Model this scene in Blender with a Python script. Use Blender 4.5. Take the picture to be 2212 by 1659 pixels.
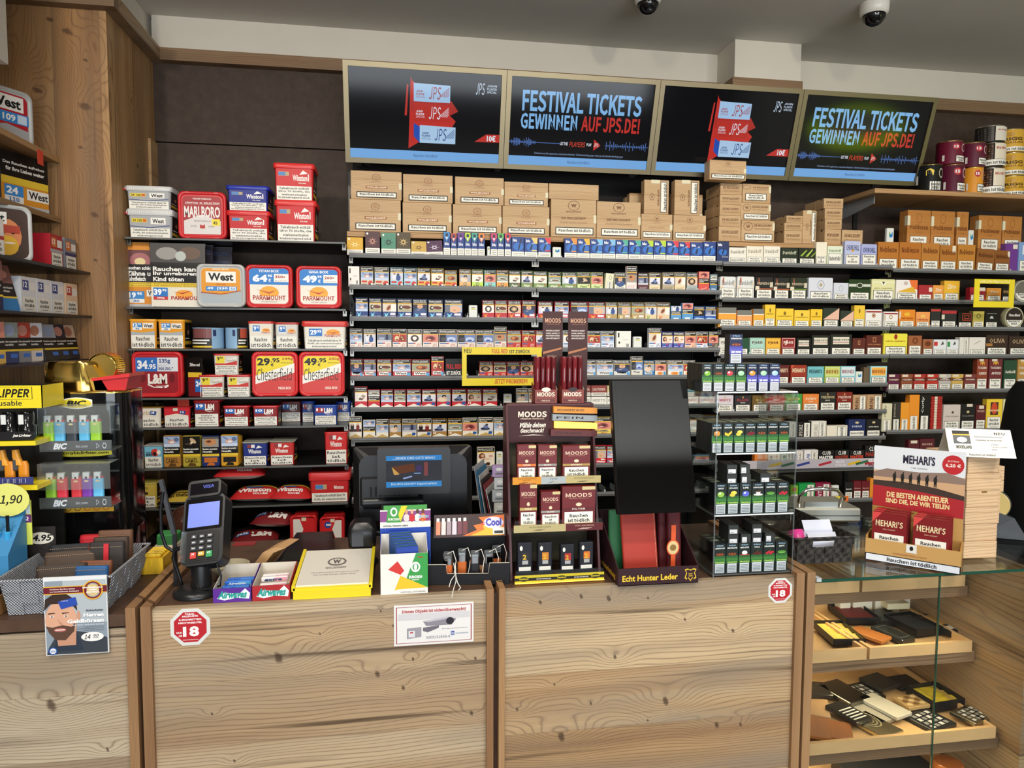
import bpy, math, random
from mathutils import Vector, Matrix
from math import sin, cos, pi, radians, sqrt
random.seed(7)
for o in list(bpy.data.objects): bpy.data.objects.remove(o)
C = bpy.context.scene.collection
SC = bpy.context.scene

# ---------------------------------------------------------------- camera
FPX = 1530.0; YAW, PIT, ROL = radians(9.05), radians(3.9), radians(.266); CAMZ = 1.6
_f = Vector((sin(YAW)*cos(PIT), cos(YAW)*cos(PIT), -sin(PIT))); _r = Vector((cos(YAW), -sin(YAW), 0)); _u = _r.cross(_f)
_R = _r*cos(ROL)+_u*sin(ROL); _U = -_r*sin(ROL)+_u*cos(ROL)
cd = bpy.data.cameras.new('camera'); cam = bpy.data.objects.new('camera', cd); C.objects.link(cam)
cam.matrix_world = Matrix(((_R.x, _U.x, -_f.x, 0), (_R.y, _U.y, -_f.y, 0), (_R.z, _U.z, -_f.z, CAMZ), (0, 0, 0, 1)))
cd.sensor_fit = 'HORIZONTAL'; cd.sensor_width = 36; cd.lens = 36*FPX/2212; cd.clip_start = .05
SC.camera = cam
# ---------------------------------------------------------------- world, light, exposure
SC.view_settings.view_transform = 'Standard'; SC.view_settings.look = 'None'; SC.view_settings.gamma = 1
SC.view_settings.use_curve_mapping = False
SC.view_settings.exposure = 0.06
w = bpy.data.worlds.new('daylight'); SC.world = w; w.use_nodes = True
w.node_tree.nodes['Background'].inputs[0].default_value = (.80, .90, 1, 1)
w.node_tree.nodes['Background'].inputs[1].default_value = 1.1
def light(name, kind, loc, energy, size=.2, col=(1, .92, .80), aim=None, spot=None, blend=.6, size_y=None):
    d = bpy.data.lights.new(name, kind); d.energy = energy; d.color = col
    if kind == 'AREA':
        d.size = size
        if size_y: d.shape = 'RECTANGLE'; d.size_y = size_y
    else: d.shadow_soft_size = size
    if kind == 'SPOT': d.spot_size = radians(spot or 90); d.spot_blend = blend
    o = bpy.data.objects.new(name, d); C.objects.link(o); o.location = loc
    if aim: o.rotation_euler = (Vector(aim)-Vector(loc)).to_track_quat('-Z', 'Y').to_euler()
    return o
# ceiling downlights over the customer side, aimed at the shelves
for lx in (-1.3, -.1, 1.1, 2.3): light('ceiling_spot_light', 'SPOT', (lx, .75, 2.9), 60, .06, (1, .90, .76), (lx+.25, 3.2, 1.25), 100, .8)
for lx in (-.9, .9, 2.4): light('counter_spot_light', 'SPOT', (lx, .1, 2.9), 38, .08, (1, .92, .82), (lx, 1.9, .7), 90, .9)
light('shop_window_daylight', 'AREA', (.9, -4.42, 1.35), 190, 5.6, (.88, .94, 1), (.9, 3, 1.35), size_y=1.7)
for lx in (-.9, 1.9): light('ceiling_panel_light', 'AREA', (lx, -.75, 2.985), 34, 1.2, (1, .95, .87), (lx, -.4, 0), size_y=.6)

def ray(u, v): return _f*FPX + _R*(u-1106) - _U*(v-829.5)
def PY(u, v, Y): d = ray(u, v); t = Y/d.y; return d.x*t, CAMZ+d.z*t
def PZ(u, v, Z): d = ray(u, v); t = (Z-CAMZ)/d.z; return d.x*t, d.y*t
def PX(u, v, X): d = ray(u, v); t = X/d.x; return d.y*t, CAMZ+d.z*t
def RC(u0, v0, u1, v1, Y):
    """x0, x1, z0, z1 of the upright rectangle at distance Y that spans these picture corners"""
    a = PY(u0, (v0+v1)/2, Y); b = PY(u1, (v0+v1)/2, Y); m = (u0+u1)/2
    return a[0], b[0], PY(m, v1, Y)[1], PY(m, v0, Y)[1]

# ---------------------------------------------------------------- materials
def lin(h):
    if not isinstance(h, str): return tuple(h)
    h = h.lstrip('#')
    if len(h) == 3: h = ''.join(c*2 for c in h)
    return tuple(((c/12.92) if c <= .04045 else ((c+.055)/1.055)**2.4) for c in (int(h[i:i+2], 16)/255 for i in (0, 2, 4)))
MATS = {}
def mat(name, rough=.5, metal=0, attr=True, col=None, trans=0, emit=0, ior=1.45, spec=.5, alpha=None, bump=None, coat=0):
    m = bpy.data.materials.new(name); m.use_nodes = True; nt = m.node_tree; b = nt.nodes['Principled BSDF']
    b.inputs['Roughness'].default_value = rough; b.inputs['Metallic'].default_value = metal; b.inputs['IOR'].default_value = ior
    b.inputs['Specular IOR Level'].default_value = spec; b.inputs['Transmission Weight'].default_value = trans
    b.inputs['Coat Weight'].default_value = coat; b.inputs['Coat Roughness'].default_value = .08
    if attr:
        a = nt.nodes.new('ShaderNodeAttribute'); a.attribute_name = 'Col'
        if emit:
            b.inputs['Base Color'].default_value = (.004, .004, .005, 1)
            nt.links.new(a.outputs['Color'], b.inputs['Emission Color']); b.inputs['Emission Strength'].default_value = emit
        else: nt.links.new(a.outputs['Color'], b.inputs['Base Color'])
    else:
        b.inputs['Base Color'].default_value = (*lin(col), 1)
        if emit: b.inputs['Emission Color'].default_value = (*lin(col), 1); b.inputs['Emission Strength'].default_value = emit
    if bump:
        sc, st, ty = bump
        tc = nt.nodes.new('ShaderNodeTexCoord'); n = nt.nodes.new('ShaderNodeTexNoise'); n.inputs['Scale'].default_value = sc
        n.inputs['Detail'].default_value = 4; bp = nt.nodes.new('ShaderNodeBump'); bp.inputs['Strength'].default_value = st; bp.inputs['Distance'].default_value = ty
        nt.links.new(tc.outputs['Object'], n.inputs['Vector']); nt.links.new(n.outputs['Fac'], bp.inputs['Height']); nt.links.new(bp.outputs['Normal'], b.inputs['Normal'])
    if alpha is not None:
        # thin clear plastic or glass: a little gloss over a see-through sheet
        tr = nt.nodes.new('ShaderNodeBsdfTransparent'); tr.inputs[0].default_value = (.97, .985, .98, 1); mx = nt.nodes.new('ShaderNodeMixShader')
        lw = nt.nodes.new('ShaderNodeLayerWeight'); lw.inputs[0].default_value = .18; mt = nt.nodes.new('ShaderNodeMath'); mt.operation = 'MULTIPLY_ADD'
        mt.inputs[1].default_value = .6; mt.inputs[2].default_value = alpha
        nt.links.new(lw.outputs['Fresnel'], mt.inputs[0]); nt.links.new(mt.outputs[0], mx.inputs[0]); nt.links.new(tr.outputs[0], mx.inputs[1]); gb = nt.nodes.new('ShaderNodeBsdfGlossy'); gb.inputs['Roughness'].default_value = rough; gb.inputs[0].default_value = (.9, .95, .95, 1)
        if alpha > .1: m2 = nt.nodes.new('ShaderNodeMixShader'); m2.inputs[0].default_value = .35; nt.links.new(gb.outputs[0], m2.inputs[1]); nt.links.new(b.outputs[0], m2.inputs[2]); nt.links.new(m2.outputs[0], mx.inputs[2])
        else: nt.links.new(gb.outputs[0], mx.inputs[2])
        nt.links.new(mx.outputs[0], nt.nodes['Material Output'].inputs[0])
    MATS[name] = m
    return m
mat('print', .48, spec=.35)
mat('foil', .38, spec=.4)
mat('plastic', .32, spec=.5)
mat('gloss', .10, spec=.6)
mat('matte', .8, spec=.2, bump=(900, .15, .001))
mat('metal', .28, 1)
mat('brushed', .42, 1, bump=(400, .1, .001))
mat('chrome', .08, 1)
mat('goldmetal', .12, 1, attr=False, col='d9b45c')
mat('clear', .03, attr=False, col='e8f0f0', alpha=.02)
mat('clearw', .12, attr=False, col='dfe6ea', alpha=.14)
mat('glassedge', .1, attr=False, col='1f4a3c', spec=.6)
mat('screen', .09, emit=.78, spec=.32)
mat('litsign', .2, emit=13)
mat('blackscreen', .045, attr=False, col='0c0c0c', ior=2.1)
mat('leather', .55, bump=(260, .35, .002), spec=.35)
mat('glow', .5, attr=False, col='ffb648', emit=1.9)
mat('lcdglow', .3, attr=False, col='6f7fd0', emit=.22)

class G:                                       # tiny node-graph helper
    def __init__(s, nt): s.nt = nt
    def n(s, t, **kw):
        x = s.nt.nodes.new('ShaderNode'+t)
        for k, v in kw.items(): setattr(x, k, v)
        return x
    def put(s, i, v):
        if isinstance(v, (int, float)): i.default_value = v
        else: s.nt.links.new(v, i)
    def m(s, op, a, b=0, c=None):
        x = s.n('Math', operation=op); s.put(x.inputs[0], a); s.put(x.inputs[1], b)
        if c is not None: s.put(x.inputs[2], c)
        return x.outputs[0]
    def xyz(s, a, b, c):
        x = s.n('CombineXYZ'); [s.put(x.inputs[i], v) for i, v in enumerate((a, b, c))]; return x.outputs[0]
    def noise(s, v, sc=1, det=3, ro=.55):
        x = s.n('TexNoise'); s.put(x.inputs['Vector'], v); x.inputs['Scale'].default_value = sc; x.inputs['Detail'].default_value = det; x.inputs['Roughness'].default_value = ro; return x.outputs['Fac']
    def ramp(s, f, stops):
        x = s.n('ValToRGB'); s.put(x.inputs[0], f); e = x.color_ramp.elements
        while len(e) < len(stops): e.new(.5)
        for el, (p, c) in zip(e, stops): el.position = p; el.color = (*lin(c), 1)
        return x.outputs[0]
    def mix(s, f, a, b, mode='MIX'):
        x = s.n('Mix', data_type='RGBA', blend_type=mode); s.put(x.inputs[0], f)
        for i, v in ((6, a), (7, b)):
            if isinstance(v, str): x.inputs[i].default_value = (*lin(v), 1)
            else: s.nt.links.new(v, x.inputs[i])
        return x.outputs[2]

def wood(name, grain='x', cols=('d8bd92', 'c09c6c', '8a6440'), knots=(), freq=105, plank=.16, rough=.5, seed=0., kn=1.0, vor=True, across='z', bumpk=.25, dark='3c2a1c', greys='8f8474', line='644630'):
    """planked softwood with flowing grain; knots = (along, across, radius) in metres"""
    m = bpy.data.materials.new(name); m.use_nodes = True; nt = m.node_tree; g = G(nt); b = nt.nodes['Principled BSDF']
    tc = g.n('TexCoord'); sp = g.n('SeparateXYZ'); nt.links.new(tc.outputs['Object'], sp.inputs[0]); ax = dict(x=sp.outputs[0], y=sp.outputs[1], z=sp.outputs[2])
    U = g.m('ADD', ax[grain], seed*3.17); V = ax[across] if across != 'xy' else g.m('ADD', ax['x'], ax['y'])
    V = g.m('ADD', V, 0)
    pk = g.m('FLOOR', g.m('DIVIDE', g.m('ADD', V, seed), plank))
    wn = g.n('TexWhiteNoise', noise_dimensions='1D'); g.put(wn.inputs['W'], g.m('ADD', pk, seed*7)); pr = wn.outputs['Value']
    U2 = g.m('ADD', U, g.m('MULTIPLY', pr, 5.3))
    warp = g.noise(g.xyz(g.m('MULTIPLY', U2, 1.3), g.m('MULTIPLY', V, 7), seed), 1, 2)
    s = g.m('ADD', g.m('MULTIPLY', V, freq), g.m('MULTIPLY', warp, 9.0))
    s = g.m('ADD', s, g.m('MULTIPLY', g.m('SINE', g.m('MULTIPLY', U, 3.1)), .5))
    rag = g.m('MULTIPLY', g.noise(tc.outputs['Object'], 70, 4, .75), 1.1); darkm = 0.0
    U1 = g.m('SUBTRACT', U, seed*3.17)
    def knot(du, dv, r, dk):
        nonlocal s, darkm
        d2 = g.m('ADD', g.m('POWER', g.m('DIVIDE', du, r*1.9), 2), g.m('POWER', g.m('DIVIDE', dv, r), 2))
        e = g.m('EXPONENT', g.m('MULTIPLY', d2, -.42)); s = g.m('ADD', s, g.m('MULTIPLY', e, 5.5*(r/.03)**.9))
        d3 = g.m('ADD', g.m('POWER', g.m('DIVIDE', du, r*.36), 2), g.m('POWER', g.m('DIVIDE', g.m('ADD', dv, g.m('MULTIPLY', du, .5)), r*.5), 2))
        e2 = g.m('MULTIPLY', g.m('MINIMUM', g.m('MAXIMUM', g.m('MULTIPLY', g.m('SUBTRACT', g.m('ADD', g.m('MULTIPLY', rag, 1.6), .05), d3), 1.3), 0), 1), dk)
        darkm = e2 if isinstance(darkm, float) else g.m('MAXIMUM', darkm, e2)
    for (ku, kv, kr) in knots: knot(g.m('SUBTRACT', U1, ku), g.m('SUBTRACT', V, kv), kr, .8)
    if vor:
        vo = g.n('TexVoronoi', feature='F1'); vo.inputs['Scale'].default_value = 1; vo.inputs['Randomness'].default_value = .95
        g.put(vo.inputs['Vector'], g.xyz(g.m('MULTIPLY', U, 2.2), g.m('MULTIPLY', V, 5.6), seed))
        d = vo.outputs['Distance']
        e = g.m('EXPONENT', g.m('MULTIPLY', g.m('POWER', g.m('MULTIPLY', d, 5.0), 2), -1)); s = g.m('ADD', s, g.m('MULTIPLY', e, 3.2*kn))
        e2 = g.m('MULTIPLY', g.m('EXPONENT', g.m('MULTIPLY', g.m('POWER', g.m('MULTIPLY', d, 14), 2), -1)), .85*kn)
        darkm = e2 if isinstance(darkm, float) else g.m('MAXIMUM', darkm, e2)
    fr = g.m('FRACT', s)
    late = g.m('POWER', g.m('ABSOLUTE', g.m('SUBTRACT', g.m('MULTIPLY', fr, 2), 1)), 5)
    wide = g.noise(g.xyz(g.m('MULTIPLY', U2, .8), g.m('MULTIPLY', V, 16), seed+4), 1, 3)
    fine = g.noise(g.xyz(g.m('MULTIPLY', U2, 9), g.m('MULTIPLY', V, 420), seed+2), 1, 3, .7)
    tone = g.m('ADD', g.m('MULTIPLY', wide, .9), g.m('MULTIPLY', g.m('SUBTRACT', pr, .5), .45))
    base = g.ramp(tone, [(.18, cols[0]), (.5, cols[1]), (.85, cols[2])])
    lm = g.m('MULTIPLY', late, g.m('ADD', g.m('MULTIPLY', fine, .8), .32))
    base = g.mix(g.m('MINIMUM', lm, .9), base, line)
    base = g.mix(g.m('MULTIPLY', g.m('SUBTRACT', fine, .35), .5), base, cols[2])
    gm = g.m('MULTIPLY', g.m('POWER', g.noise(g.xyz(g.m('MULTIPLY', U2, 1.1), g.m('MULTIPLY', V, 9), seed+9), 1, 2), 3), 2.2)
    base = g.mix(g.m('MINIMUM', gm, .7), base, greys)
    # long dark resin streaks and the plank joints
    st = g.noise(g.xyz(g.m('MULTIPLY', U2, .9), g.m('MULTIPLY', V, 30), seed+12), 1, 2)
    sm = g.m('MINIMUM', g.m('MAXIMUM', g.m('MULTIPLY', g.m('SUBTRACT', st, .62), 9), 0), .75)
    base = g.mix(sm, base, dark)
    jf = g.m('FRACT', g.m('DIVIDE', g.m('ADD', V, seed), plank)); jm = g.m('MULTIPLY', g.m('LESS_THAN', jf, .008), .35)
    base = g.mix(jm, base, dark)
    if not isinstance(darkm, float): base = g.mix(g.m('MINIMUM', darkm, .93), base, dark)
    nt.links.new(base, b.inputs['Base Color']); b.inputs['Roughness'].default_value = rough; b.inputs['Specular IOR Level'].default_value = .3
    bp = g.n('Bump'); bp.inputs['Strength'].default_value = bumpk; bp.inputs['Distance'].default_value = .002
    nt.links.new(g.m('SUBTRACT', 1, g.m('ADD', g.m('MULTIPLY', fine, .6), lm)), bp.inputs['Height']); nt.links.new(bp.outputs[0], b.inputs['Normal'])
    MATS[name] = m; return m
def plain(name, col, col2, sc=3, rough=.7, bump=(60, .1), spec=.3, stretch=(1, 1, 1)):
    m = bpy.data.materials.new(name); m.use_nodes = True; nt = m.node_tree; g = G(nt); b = nt.nodes['Principled BSDF']
    tc = g.n('TexCoord'); mp = g.n('Mapping'); mp.inputs['Scale'].default_value = stretch; nt.links.new(tc.outputs['Object'], mp.inputs[0])
    n = g.noise(mp.outputs[0], sc, 5, .6); c = g.ramp(n, [(.3, col), (.7, col2)]); nt.links.new(c, b.inputs['Base Color'])
    n2 = g.noise(mp.outputs[0], bump[0], 3); bp = g.n('Bump'); bp.inputs['Strength'].default_value = bump[1]; bp.inputs['Distance'].default_value = .002
    nt.links.new(n2, bp.inputs['Height']); nt.links.new(bp.outputs[0], b.inputs['Normal'])
    b.inputs['Roughness'].default_value = rough; b.inputs['Specular IOR Level'].default_value = spec; MATS[name] = m; return m
def weave(name, ca, cb, sc=55, cc='111111'):
    m = bpy.data.materials.new(name); m.use_nodes = True; nt = m.node_tree; g = G(nt); b = nt.nodes['Principled BSDF']
    tc = g.n('TexCoord'); sp = g.n('SeparateXYZ'); nt.links.new(tc.outputs['Object'], sp.inputs[0])
    h = g.m('ADD', sp.outputs[0], sp.outputs[1]); v = sp.outputs[2]
    a = g.m('SINE', g.m('MULTIPLY', h, sc*6.28)); c = g.m('SINE', g.m('MULTIPLY', v, sc*6.28*1.0)); f = g.m('MULTIPLY_ADD', g.m('MULTIPLY', a, c), .5, .5)
    f = g.m('ADD', g.m('MULTIPLY', f, .8), g.m('MULTIPLY', g.noise(tc.outputs['Object'], 60, 3), .2))
    nt.links.new(g.ramp(f, [(.25, cc), (.45, ca), (.75, cb)]), b.inputs['Base Color']); b.inputs['Roughness'].default_value = .75
    bp = g.n('Bump'); bp.inputs['Strength'].default_value = .5; bp.inputs['Distance'].default_value = .002; nt.links.new(f, bp.inputs['Height']); nt.links.new(bp.outputs[0], b.inputs['Normal'])
    MATS[name] = m; return m

# ---------------------------------------------------------------- text to polygons
_TX = {}
try: FONT = bpy.data.fonts.load(bpy.utils.system_resource('DATAFILES')+'/fonts/Noto Sans CJK Regular.woff2')     # ships with Blender
except Exception: FONT = None
def glyphs(s, bold=0, shear=0, res=2):
    k = (s, bold, shear, res)
    if k in _TX: return _TX[k]
    c = bpy.data.curves.new('lettering', 'FONT'); c.body = s; c.size = 1; c.offset = bold; c.shear = shear; c.resolution_u = res; c.dimensions = '2D'; c.fill_mode = 'FRONT'
    
    if FONT and bold < .03: c.font = FONT; c.offset = bold*.6
    o = bpy.data.objects.new('lettering', c); C.objects.link(o)
    me = bpy.data.meshes.new_from_object(o.evaluated_get(bpy.context.evaluated_depsgraph_get()))
    v = [(p.co.x, p.co.y) for p in me.vertices]; f = [tuple(p.vertices) for p in me.polygons]
    bpy.data.objects.remove(o); bpy.data.curves.remove(c); bpy.data.meshes.remove(me)
    if v:
        x0 = min(p[0] for p in v); x1 = max(p[0] for p in v); y0 = min(p[1] for p in v); y1 = max(p[1] for p in v)
        v = [((p[0]-x0)/max(1e-6, x1-x0), (p[1]-y0)/max(1e-6, y1-y0)) for p in v]
        asp = (x1-x0)/max(1e-6, y1-y0)
    else: asp = 1
    # some letter faces come wound the other way: turn them all the same way
    f2 = []
    for t in f:
        a = sum(v[t[i]][0]*v[t[(i+1) % len(t)]][1]-v[t[(i+1) % len(t)]][0]*v[t[i]][1] for i in range(len(t)))
        f2.append(t if a > 0 else t[::-1])
    _TX[k] = (v, f2, asp)
    return _TX[k]

class Fr:
    """a face frame for flat printing: o corner, ex / ey full width and height vectors"""
    def __init__(s, m, o, ex, ey, L=0, mt='print', eps=.00022, bend=None):
        s.m, s.o, s.ex, s.ey, s.mt, s.L, s.eps, s.bend = m, Vector(o), Vector(ex), Vector(ey), mt, L, eps, bend
        s.nn = s.ex.cross(s.ey).normalized()
    def P(s, u, v, l):
        p = s.o+s.ex*u+s.ey*v+s.nn*(s.eps*(l+s.L))
        return s.bend(p, u, v) if s.bend else p
    def sub(s, a, b, c, d, L=1): return Fr(s.m, s.o+s.ex*a+s.ey*b, s.ex*(c-a), s.ey*(d-b), s.L+L, s.mt, s.eps)
    def rect(s, a, b, c, d, col, l=1): s.m.face([s.P(a, b, l), s.P(c, b, l), s.P(c, d, l), s.P(a, d, l)], col, s.mt)
    def poly(s, pts, col, l=1): s.m.face([s.P(u, v, l) for u, v in pts], col, s.mt)
    def ell(s, cx, cy, rx, ry, col, l=1, n=14, rot=0):
        s.poly([(cx+rx*cos(t)*cos(rot)-ry*sin(t)*sin(rot), cy+rx*cos(t)*sin(rot)+ry*sin(t)*cos(rot)) for t in (2*pi*i/n for i in range(n))], col, l)
    def ring(s, cx, cy, rx, ry, th, col, l=1, n=18):
        for i in range(n):
            a, b = 2*pi*i/n, 2*pi*(i+1)/n
            s.poly([(cx+rx*(1-th)*cos(a), cy+ry*(1-th)*sin(a)), (cx+rx*cos(a), cy+ry*sin(a)), (cx+rx*cos(b), cy+ry*sin(b)), (cx+rx*(1-th)*cos(b), cy+ry*(1-th)*sin(b))], col, l)
    def frame(s, a, b, c, d, t, col, l=1, tv=None):
        tv = tv or t
        s.rect(a, b, c, b+tv, col, l); s.rect(a, d-tv, c, d, col, l); s.rect(a, b+tv, a+t, d-tv, col, l); s.rect(c-t, b+tv, c, d-tv, col, l)
    def text(s, t, a, b, c, d, col, l=2, bold=0, shear=0, res=2):
        v, f, asp = glyphs(t, bold, shear, res); base = len(s.m.v)
        s.m.v += [s.P(a+(c-a)*x, b+(d-b)*y, l) for x, y in v]
        cc = lin(col); mi = s.m.mi(s.mt)
        for q in f: s.m.f.append(tuple(base+i for i in q)); s.m.c.append(cc); s.m.k.append(mi)
    def draw(s, ops, l=1):
        for i, op in enumerate(ops):
            k = op[0]; a = op[1:]
            if k == 'r': s.rect(*a[:4], a[4], l+i*.5)
            elif k == 'e': s.ell(*a[:4], a[4], l+i*.5, rot=a[5] if len(a) > 5 else 0)
            elif k == 'p': s.poly(a[0], a[1], l+i*.5)
            elif k == 't': s.text(*a[:5], a[5], l+i*.5, *(a[6:]))
            elif k == 'o': s.ring(*a[:5], a[5], l+i*.5)
            elif k == 'f': s.frame(*a[:5], a[5], l+i*.5)

class MB:
    def __init__(s): s.v = []; s.f = []; s.c = []; s.k = []; s.mn = []; s.sm = set()
    def mi(s, n):
        if n not in s.mn: s.mn.append(n)
        return s.mn.index(n)
    def face(s, pts, col='fff', mt='print', smooth=False):
        b = len(s.v); s.v += [Vector(p) for p in pts]; s.f.append(tuple(range(b, b+len(pts)))); s.c.append(lin(col)); s.k.append(s.mi(mt))
    def addmesh(s, vs, fs, col='fff', mt='print', smooth=False):
        b = len(s.v); s.v += [Vector(p) for p in vs]; cc = lin(col); mi = s.mi(mt)
        for q in fs:
            if smooth: s.sm.add(len(s.f))
            s.f.append(tuple(b+i for i in q)); s.c.append(cc); s.k.append(mi)
    def box(s, x0, x1, y0, y1, z0, z1, col='fff', mt='print', bev=0):
        if bev:
            bev = min(bev, (x1-x0)/2.2, (y1-y0)/2.2, (z1-z0)/2.2); P = []; idx = {}
            for i, X in enumerate((x0, x1)):
                for j, Y in enumerate((y0, y1)):
                    for k, Z in enumerate((z0, z1)):
                        sx, sy, sz = (1, -1)[i]*bev, (1, -1)[j]*bev, (1, -1)[k]*bev
                        for a, p in enumerate(((X, Y+sy, Z+sz), (X+sx, Y, Z+sz), (X+sx, Y+sy, Z))): idx[(i, j, k, a)] = len(P); P.append(p)
            F = []; I = lambda i, j, k, a: idx[(i, j, k, a)]
            F += [(I(0,0,0,0), I(0,0,1,0), I(0,1,1,0), I(0,1,0,0)), (I(1,0,0,0), I(1,1,0,0), I(1,1,1,0), I(1,0,1,0)),
                  (I(0,0,0,1), I(1,0,0,1), I(1,0,1,1), I(0,0,1,1)), (I(0,1,0,1), I(0,1,1,1), I(1,1,1,1), I(1,1,0,1)),
                  (I(0,0,0,2), I(0,1,0,2), I(1,1,0,2), I(1,0,0,2)), (I(0,0,1,2), I(1,0,1,2), I(1,1,1,2), I(0,1,1,2))]
            for j in (0, 1):
                for k in (0, 1): F.append((I(0,j,k,1), I(1,j,k,1), I(1,j,k,2), I(0,j,k,2)))
            for i in (0, 1):
                for k in (0, 1): F.append((I(i,0,k,0), I(i,1,k,0), I(i,1,k,2), I(i,0,k,2)))
                for j in (0, 1): F.append((I(i,j,0,0), I(i,j,1,0), I(i,j,1,1), I(i,j,0,1)))
            for i in (0, 1):
                for j in (0, 1):
                    for k in (0, 1): F.append((I(i,j,k,0), I(i,j,k,1), I(i,j,k,2)))
            ct = Vector(((x0+x1)/2, (y0+y1)/2, (z0+z1)/2)); F2 = []
            for q in F:
                p = [Vector(P[i]) for i in q]; nn = (p[1]-p[0]).cross(p[2]-p[0]); md = sum(p, Vector())/len(p)
                F2.append(q if nn.dot(md-ct) > 0 else q[::-1])
            s.addmesh(P, F2, col, mt); return
        P = [(x0,y0,z0),(x1,y0,z0),(x1,y1,z0),(x0,y1,z0),(x0,y0,z1),(x1,y0,z1),(x1,y1,z1),(x0,y1,z1)]
        s.addmesh(P, [(0,3,2,1),(4,5,6,7),(0,1,5,4),(1,2,6,5),(2,3,7,6),(3,0,4,7)], col, mt)
    def hexa(s, P, col='fff', mt='print'):     # eight corners: bottom ring then top ring, both anticlockwise from above
        s.addmesh(P, [(0,3,2,1),(4,5,6,7),(0,1,5,4),(1,2,6,5),(2,3,7,6),(3,0,4,7)], col, mt)
    def loft(s, rings, col='fff', mt='print', cap=(1, 1), smooth=True):
        n = len(rings[0]); P = [p for r in rings for p in r]; F = []
        for i in range(len(rings)-1):
            for j in range(n): F.append((i*n+j, i*n+(j+1) % n, (i+1)*n+(j+1) % n, (i+1)*n+j))
        s.addmesh(P, F, col, mt, smooth); 
        if cap[0]: s.addmesh(rings[0], [tuple(range(n-1, -1, -1))], col, mt)
        if cap[1]: s.addmesh(rings[-1], [tuple(range(n))], col, mt)
    def lathe(s, prof, c=(0, 0, 0), col='fff', mt='plastic', n=24, axis='z', cap=(1, 1)):
        R = []
        for r, h in prof:
            ring = []
            for i in range(n):
                a = 2*pi*i/n
                p = (r*cos(a), r*sin(a), h)
                if axis == 'y': p = (r*cos(a), -h, r*sin(a))
                if axis == 'x': p = (h, r*cos(a), r*sin(a))
                ring.append(Vector(c)+Vector(p))
            R.append(ring)
        s.loft(R, col, mt, cap)
    def tube(s, pts, r, col='fff', mt='plastic', n=8):
        pts = [Vector(p) for p in pts]; R = []; up = Vector((0, 0, 1))
        for i, p in enumerate(pts):
            t = (pts[min(i+1, len(pts)-1)]-pts[max(i-1, 0)]).normalized()
            if abs(t.dot(up)) > .95: up = Vector((1, 0, 0)) if abs(t.x) < .9 else Vector((0, 1, 0))
            a = t.cross(up).normalized(); b = t.cross(a).normalized(); up = -b if (-b).dot(up) > 0 else b
            up = a.cross(t) if a.cross(t).length > .1 else up
            rr = r[i] if isinstance(r, (list, tuple)) else r
            R.append([p+a*(rr*cos(2*pi*k/n))+t.cross(a)*(rr*sin(2*pi*k/n)) for k in range(n)])
        s.loft(R, col, mt)
    def prism(s, pts, o, ex, ey, depth, col='fff', mt='print'):
        """2D outline (anticlockwise seen against the normal) pushed back by depth"""
        o, ex, ey = Vector(o), Vector(ex), Vector(ey); nn = ex.cross(ey).normalized(); n = len(pts)
        f = [o+ex*a+ey*b for a, b in pts]; k = [p-nn*depth for p in f]
        s.loft([k, f], col, mt, (1, 1), False)
    def fr(s, x0, x1, z0, z1, y=0, mt='print', L=0): return Fr(s, (x0, y, z0), (x1-x0, 0, 0), (0, 0, z1-z0), L, mt)
    def build(s, name, parent=None, loc=(0, 0, 0), rz=0, rx=0, ry=0):
        me = bpy.data.meshes.new(name); me.from_pydata([tuple(p) for p in s.v], [], s.f)
        for n in s.mn: me.materials.append(MATS[n])
        me.polygons.foreach_set('material_index', s.k)
        if s.sm: me.polygons.foreach_set('use_smooth', [i in s.sm for i in range(len(s.f))])
        at = me.attributes.new('Col', 'FLOAT_COLOR', 'CORNER'); buf = []
        for q, c in zip(s.f, s.c):
            buf += [c[0], c[1], c[2], 1.0]*len(q)
        at.data.foreach_set('color', buf); me.update()
        o = bpy.data.objects.new(name, me); C.objects.link(o); o.location = loc; o.rotation_euler = (rx, ry, rz)
        if parent is not None: o.parent = parent
        return o

def rr(w, h, r, n=4, cx=0, cy=0):
    """rounded rectangle outline, anticlockwise"""
    P = []; r = min(r, w/2.01, h/2.01)
    for (sx, sy, a0) in ((1, -1, -pi/2), (1, 1, 0), (-1, 1, pi/2), (-1, -1, pi)):
        for i in range(n+1):
            a = a0+pi/2*i/n; P.append((cx+sx*(w/2-r)+r*cos(a), cy+sy*(h/2-r)+r*sin(a)))
    return P
def ringz(w, d, r, z, n=4): return [(x, y, z) for x, y in rr(w, d, r, n)]

def tag(o, label, cat, group=None, kind=None):
    o['label'] = label; o['category'] = cat
    if group: o['group'] = group
    if kind: o['kind'] = kind
    return o
def thing(name, loc=(0, 0, 0), rz=0, rx=0):
    o = bpy.data.objects.new(name, None); C.objects.link(o); o.location = loc; o.rotation_euler = (rx, 0, rz); o.empty_display_size = .05
    return o
def struct(name, m, **kw):
    o = m.build(name, **kw); o['kind'] = 'structure'; return o
ORD = 'first second third fourth fifth sixth seventh eighth ninth tenth eleventh twelfth thirteenth fourteenth fifteenth sixteenth seventeenth eighteenth nineteenth twentieth twenty-first twenty-second twenty-third twenty-fourth twenty-fifth twenty-sixth twenty-seventh twenty-eighth twenty-ninth thirtieth thirty-first thirty-second thirty-third thirty-fourth thirty-fifth thirty-sixth thirty-seventh thirty-eighth thirty-ninth fortieth'.split()

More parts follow.
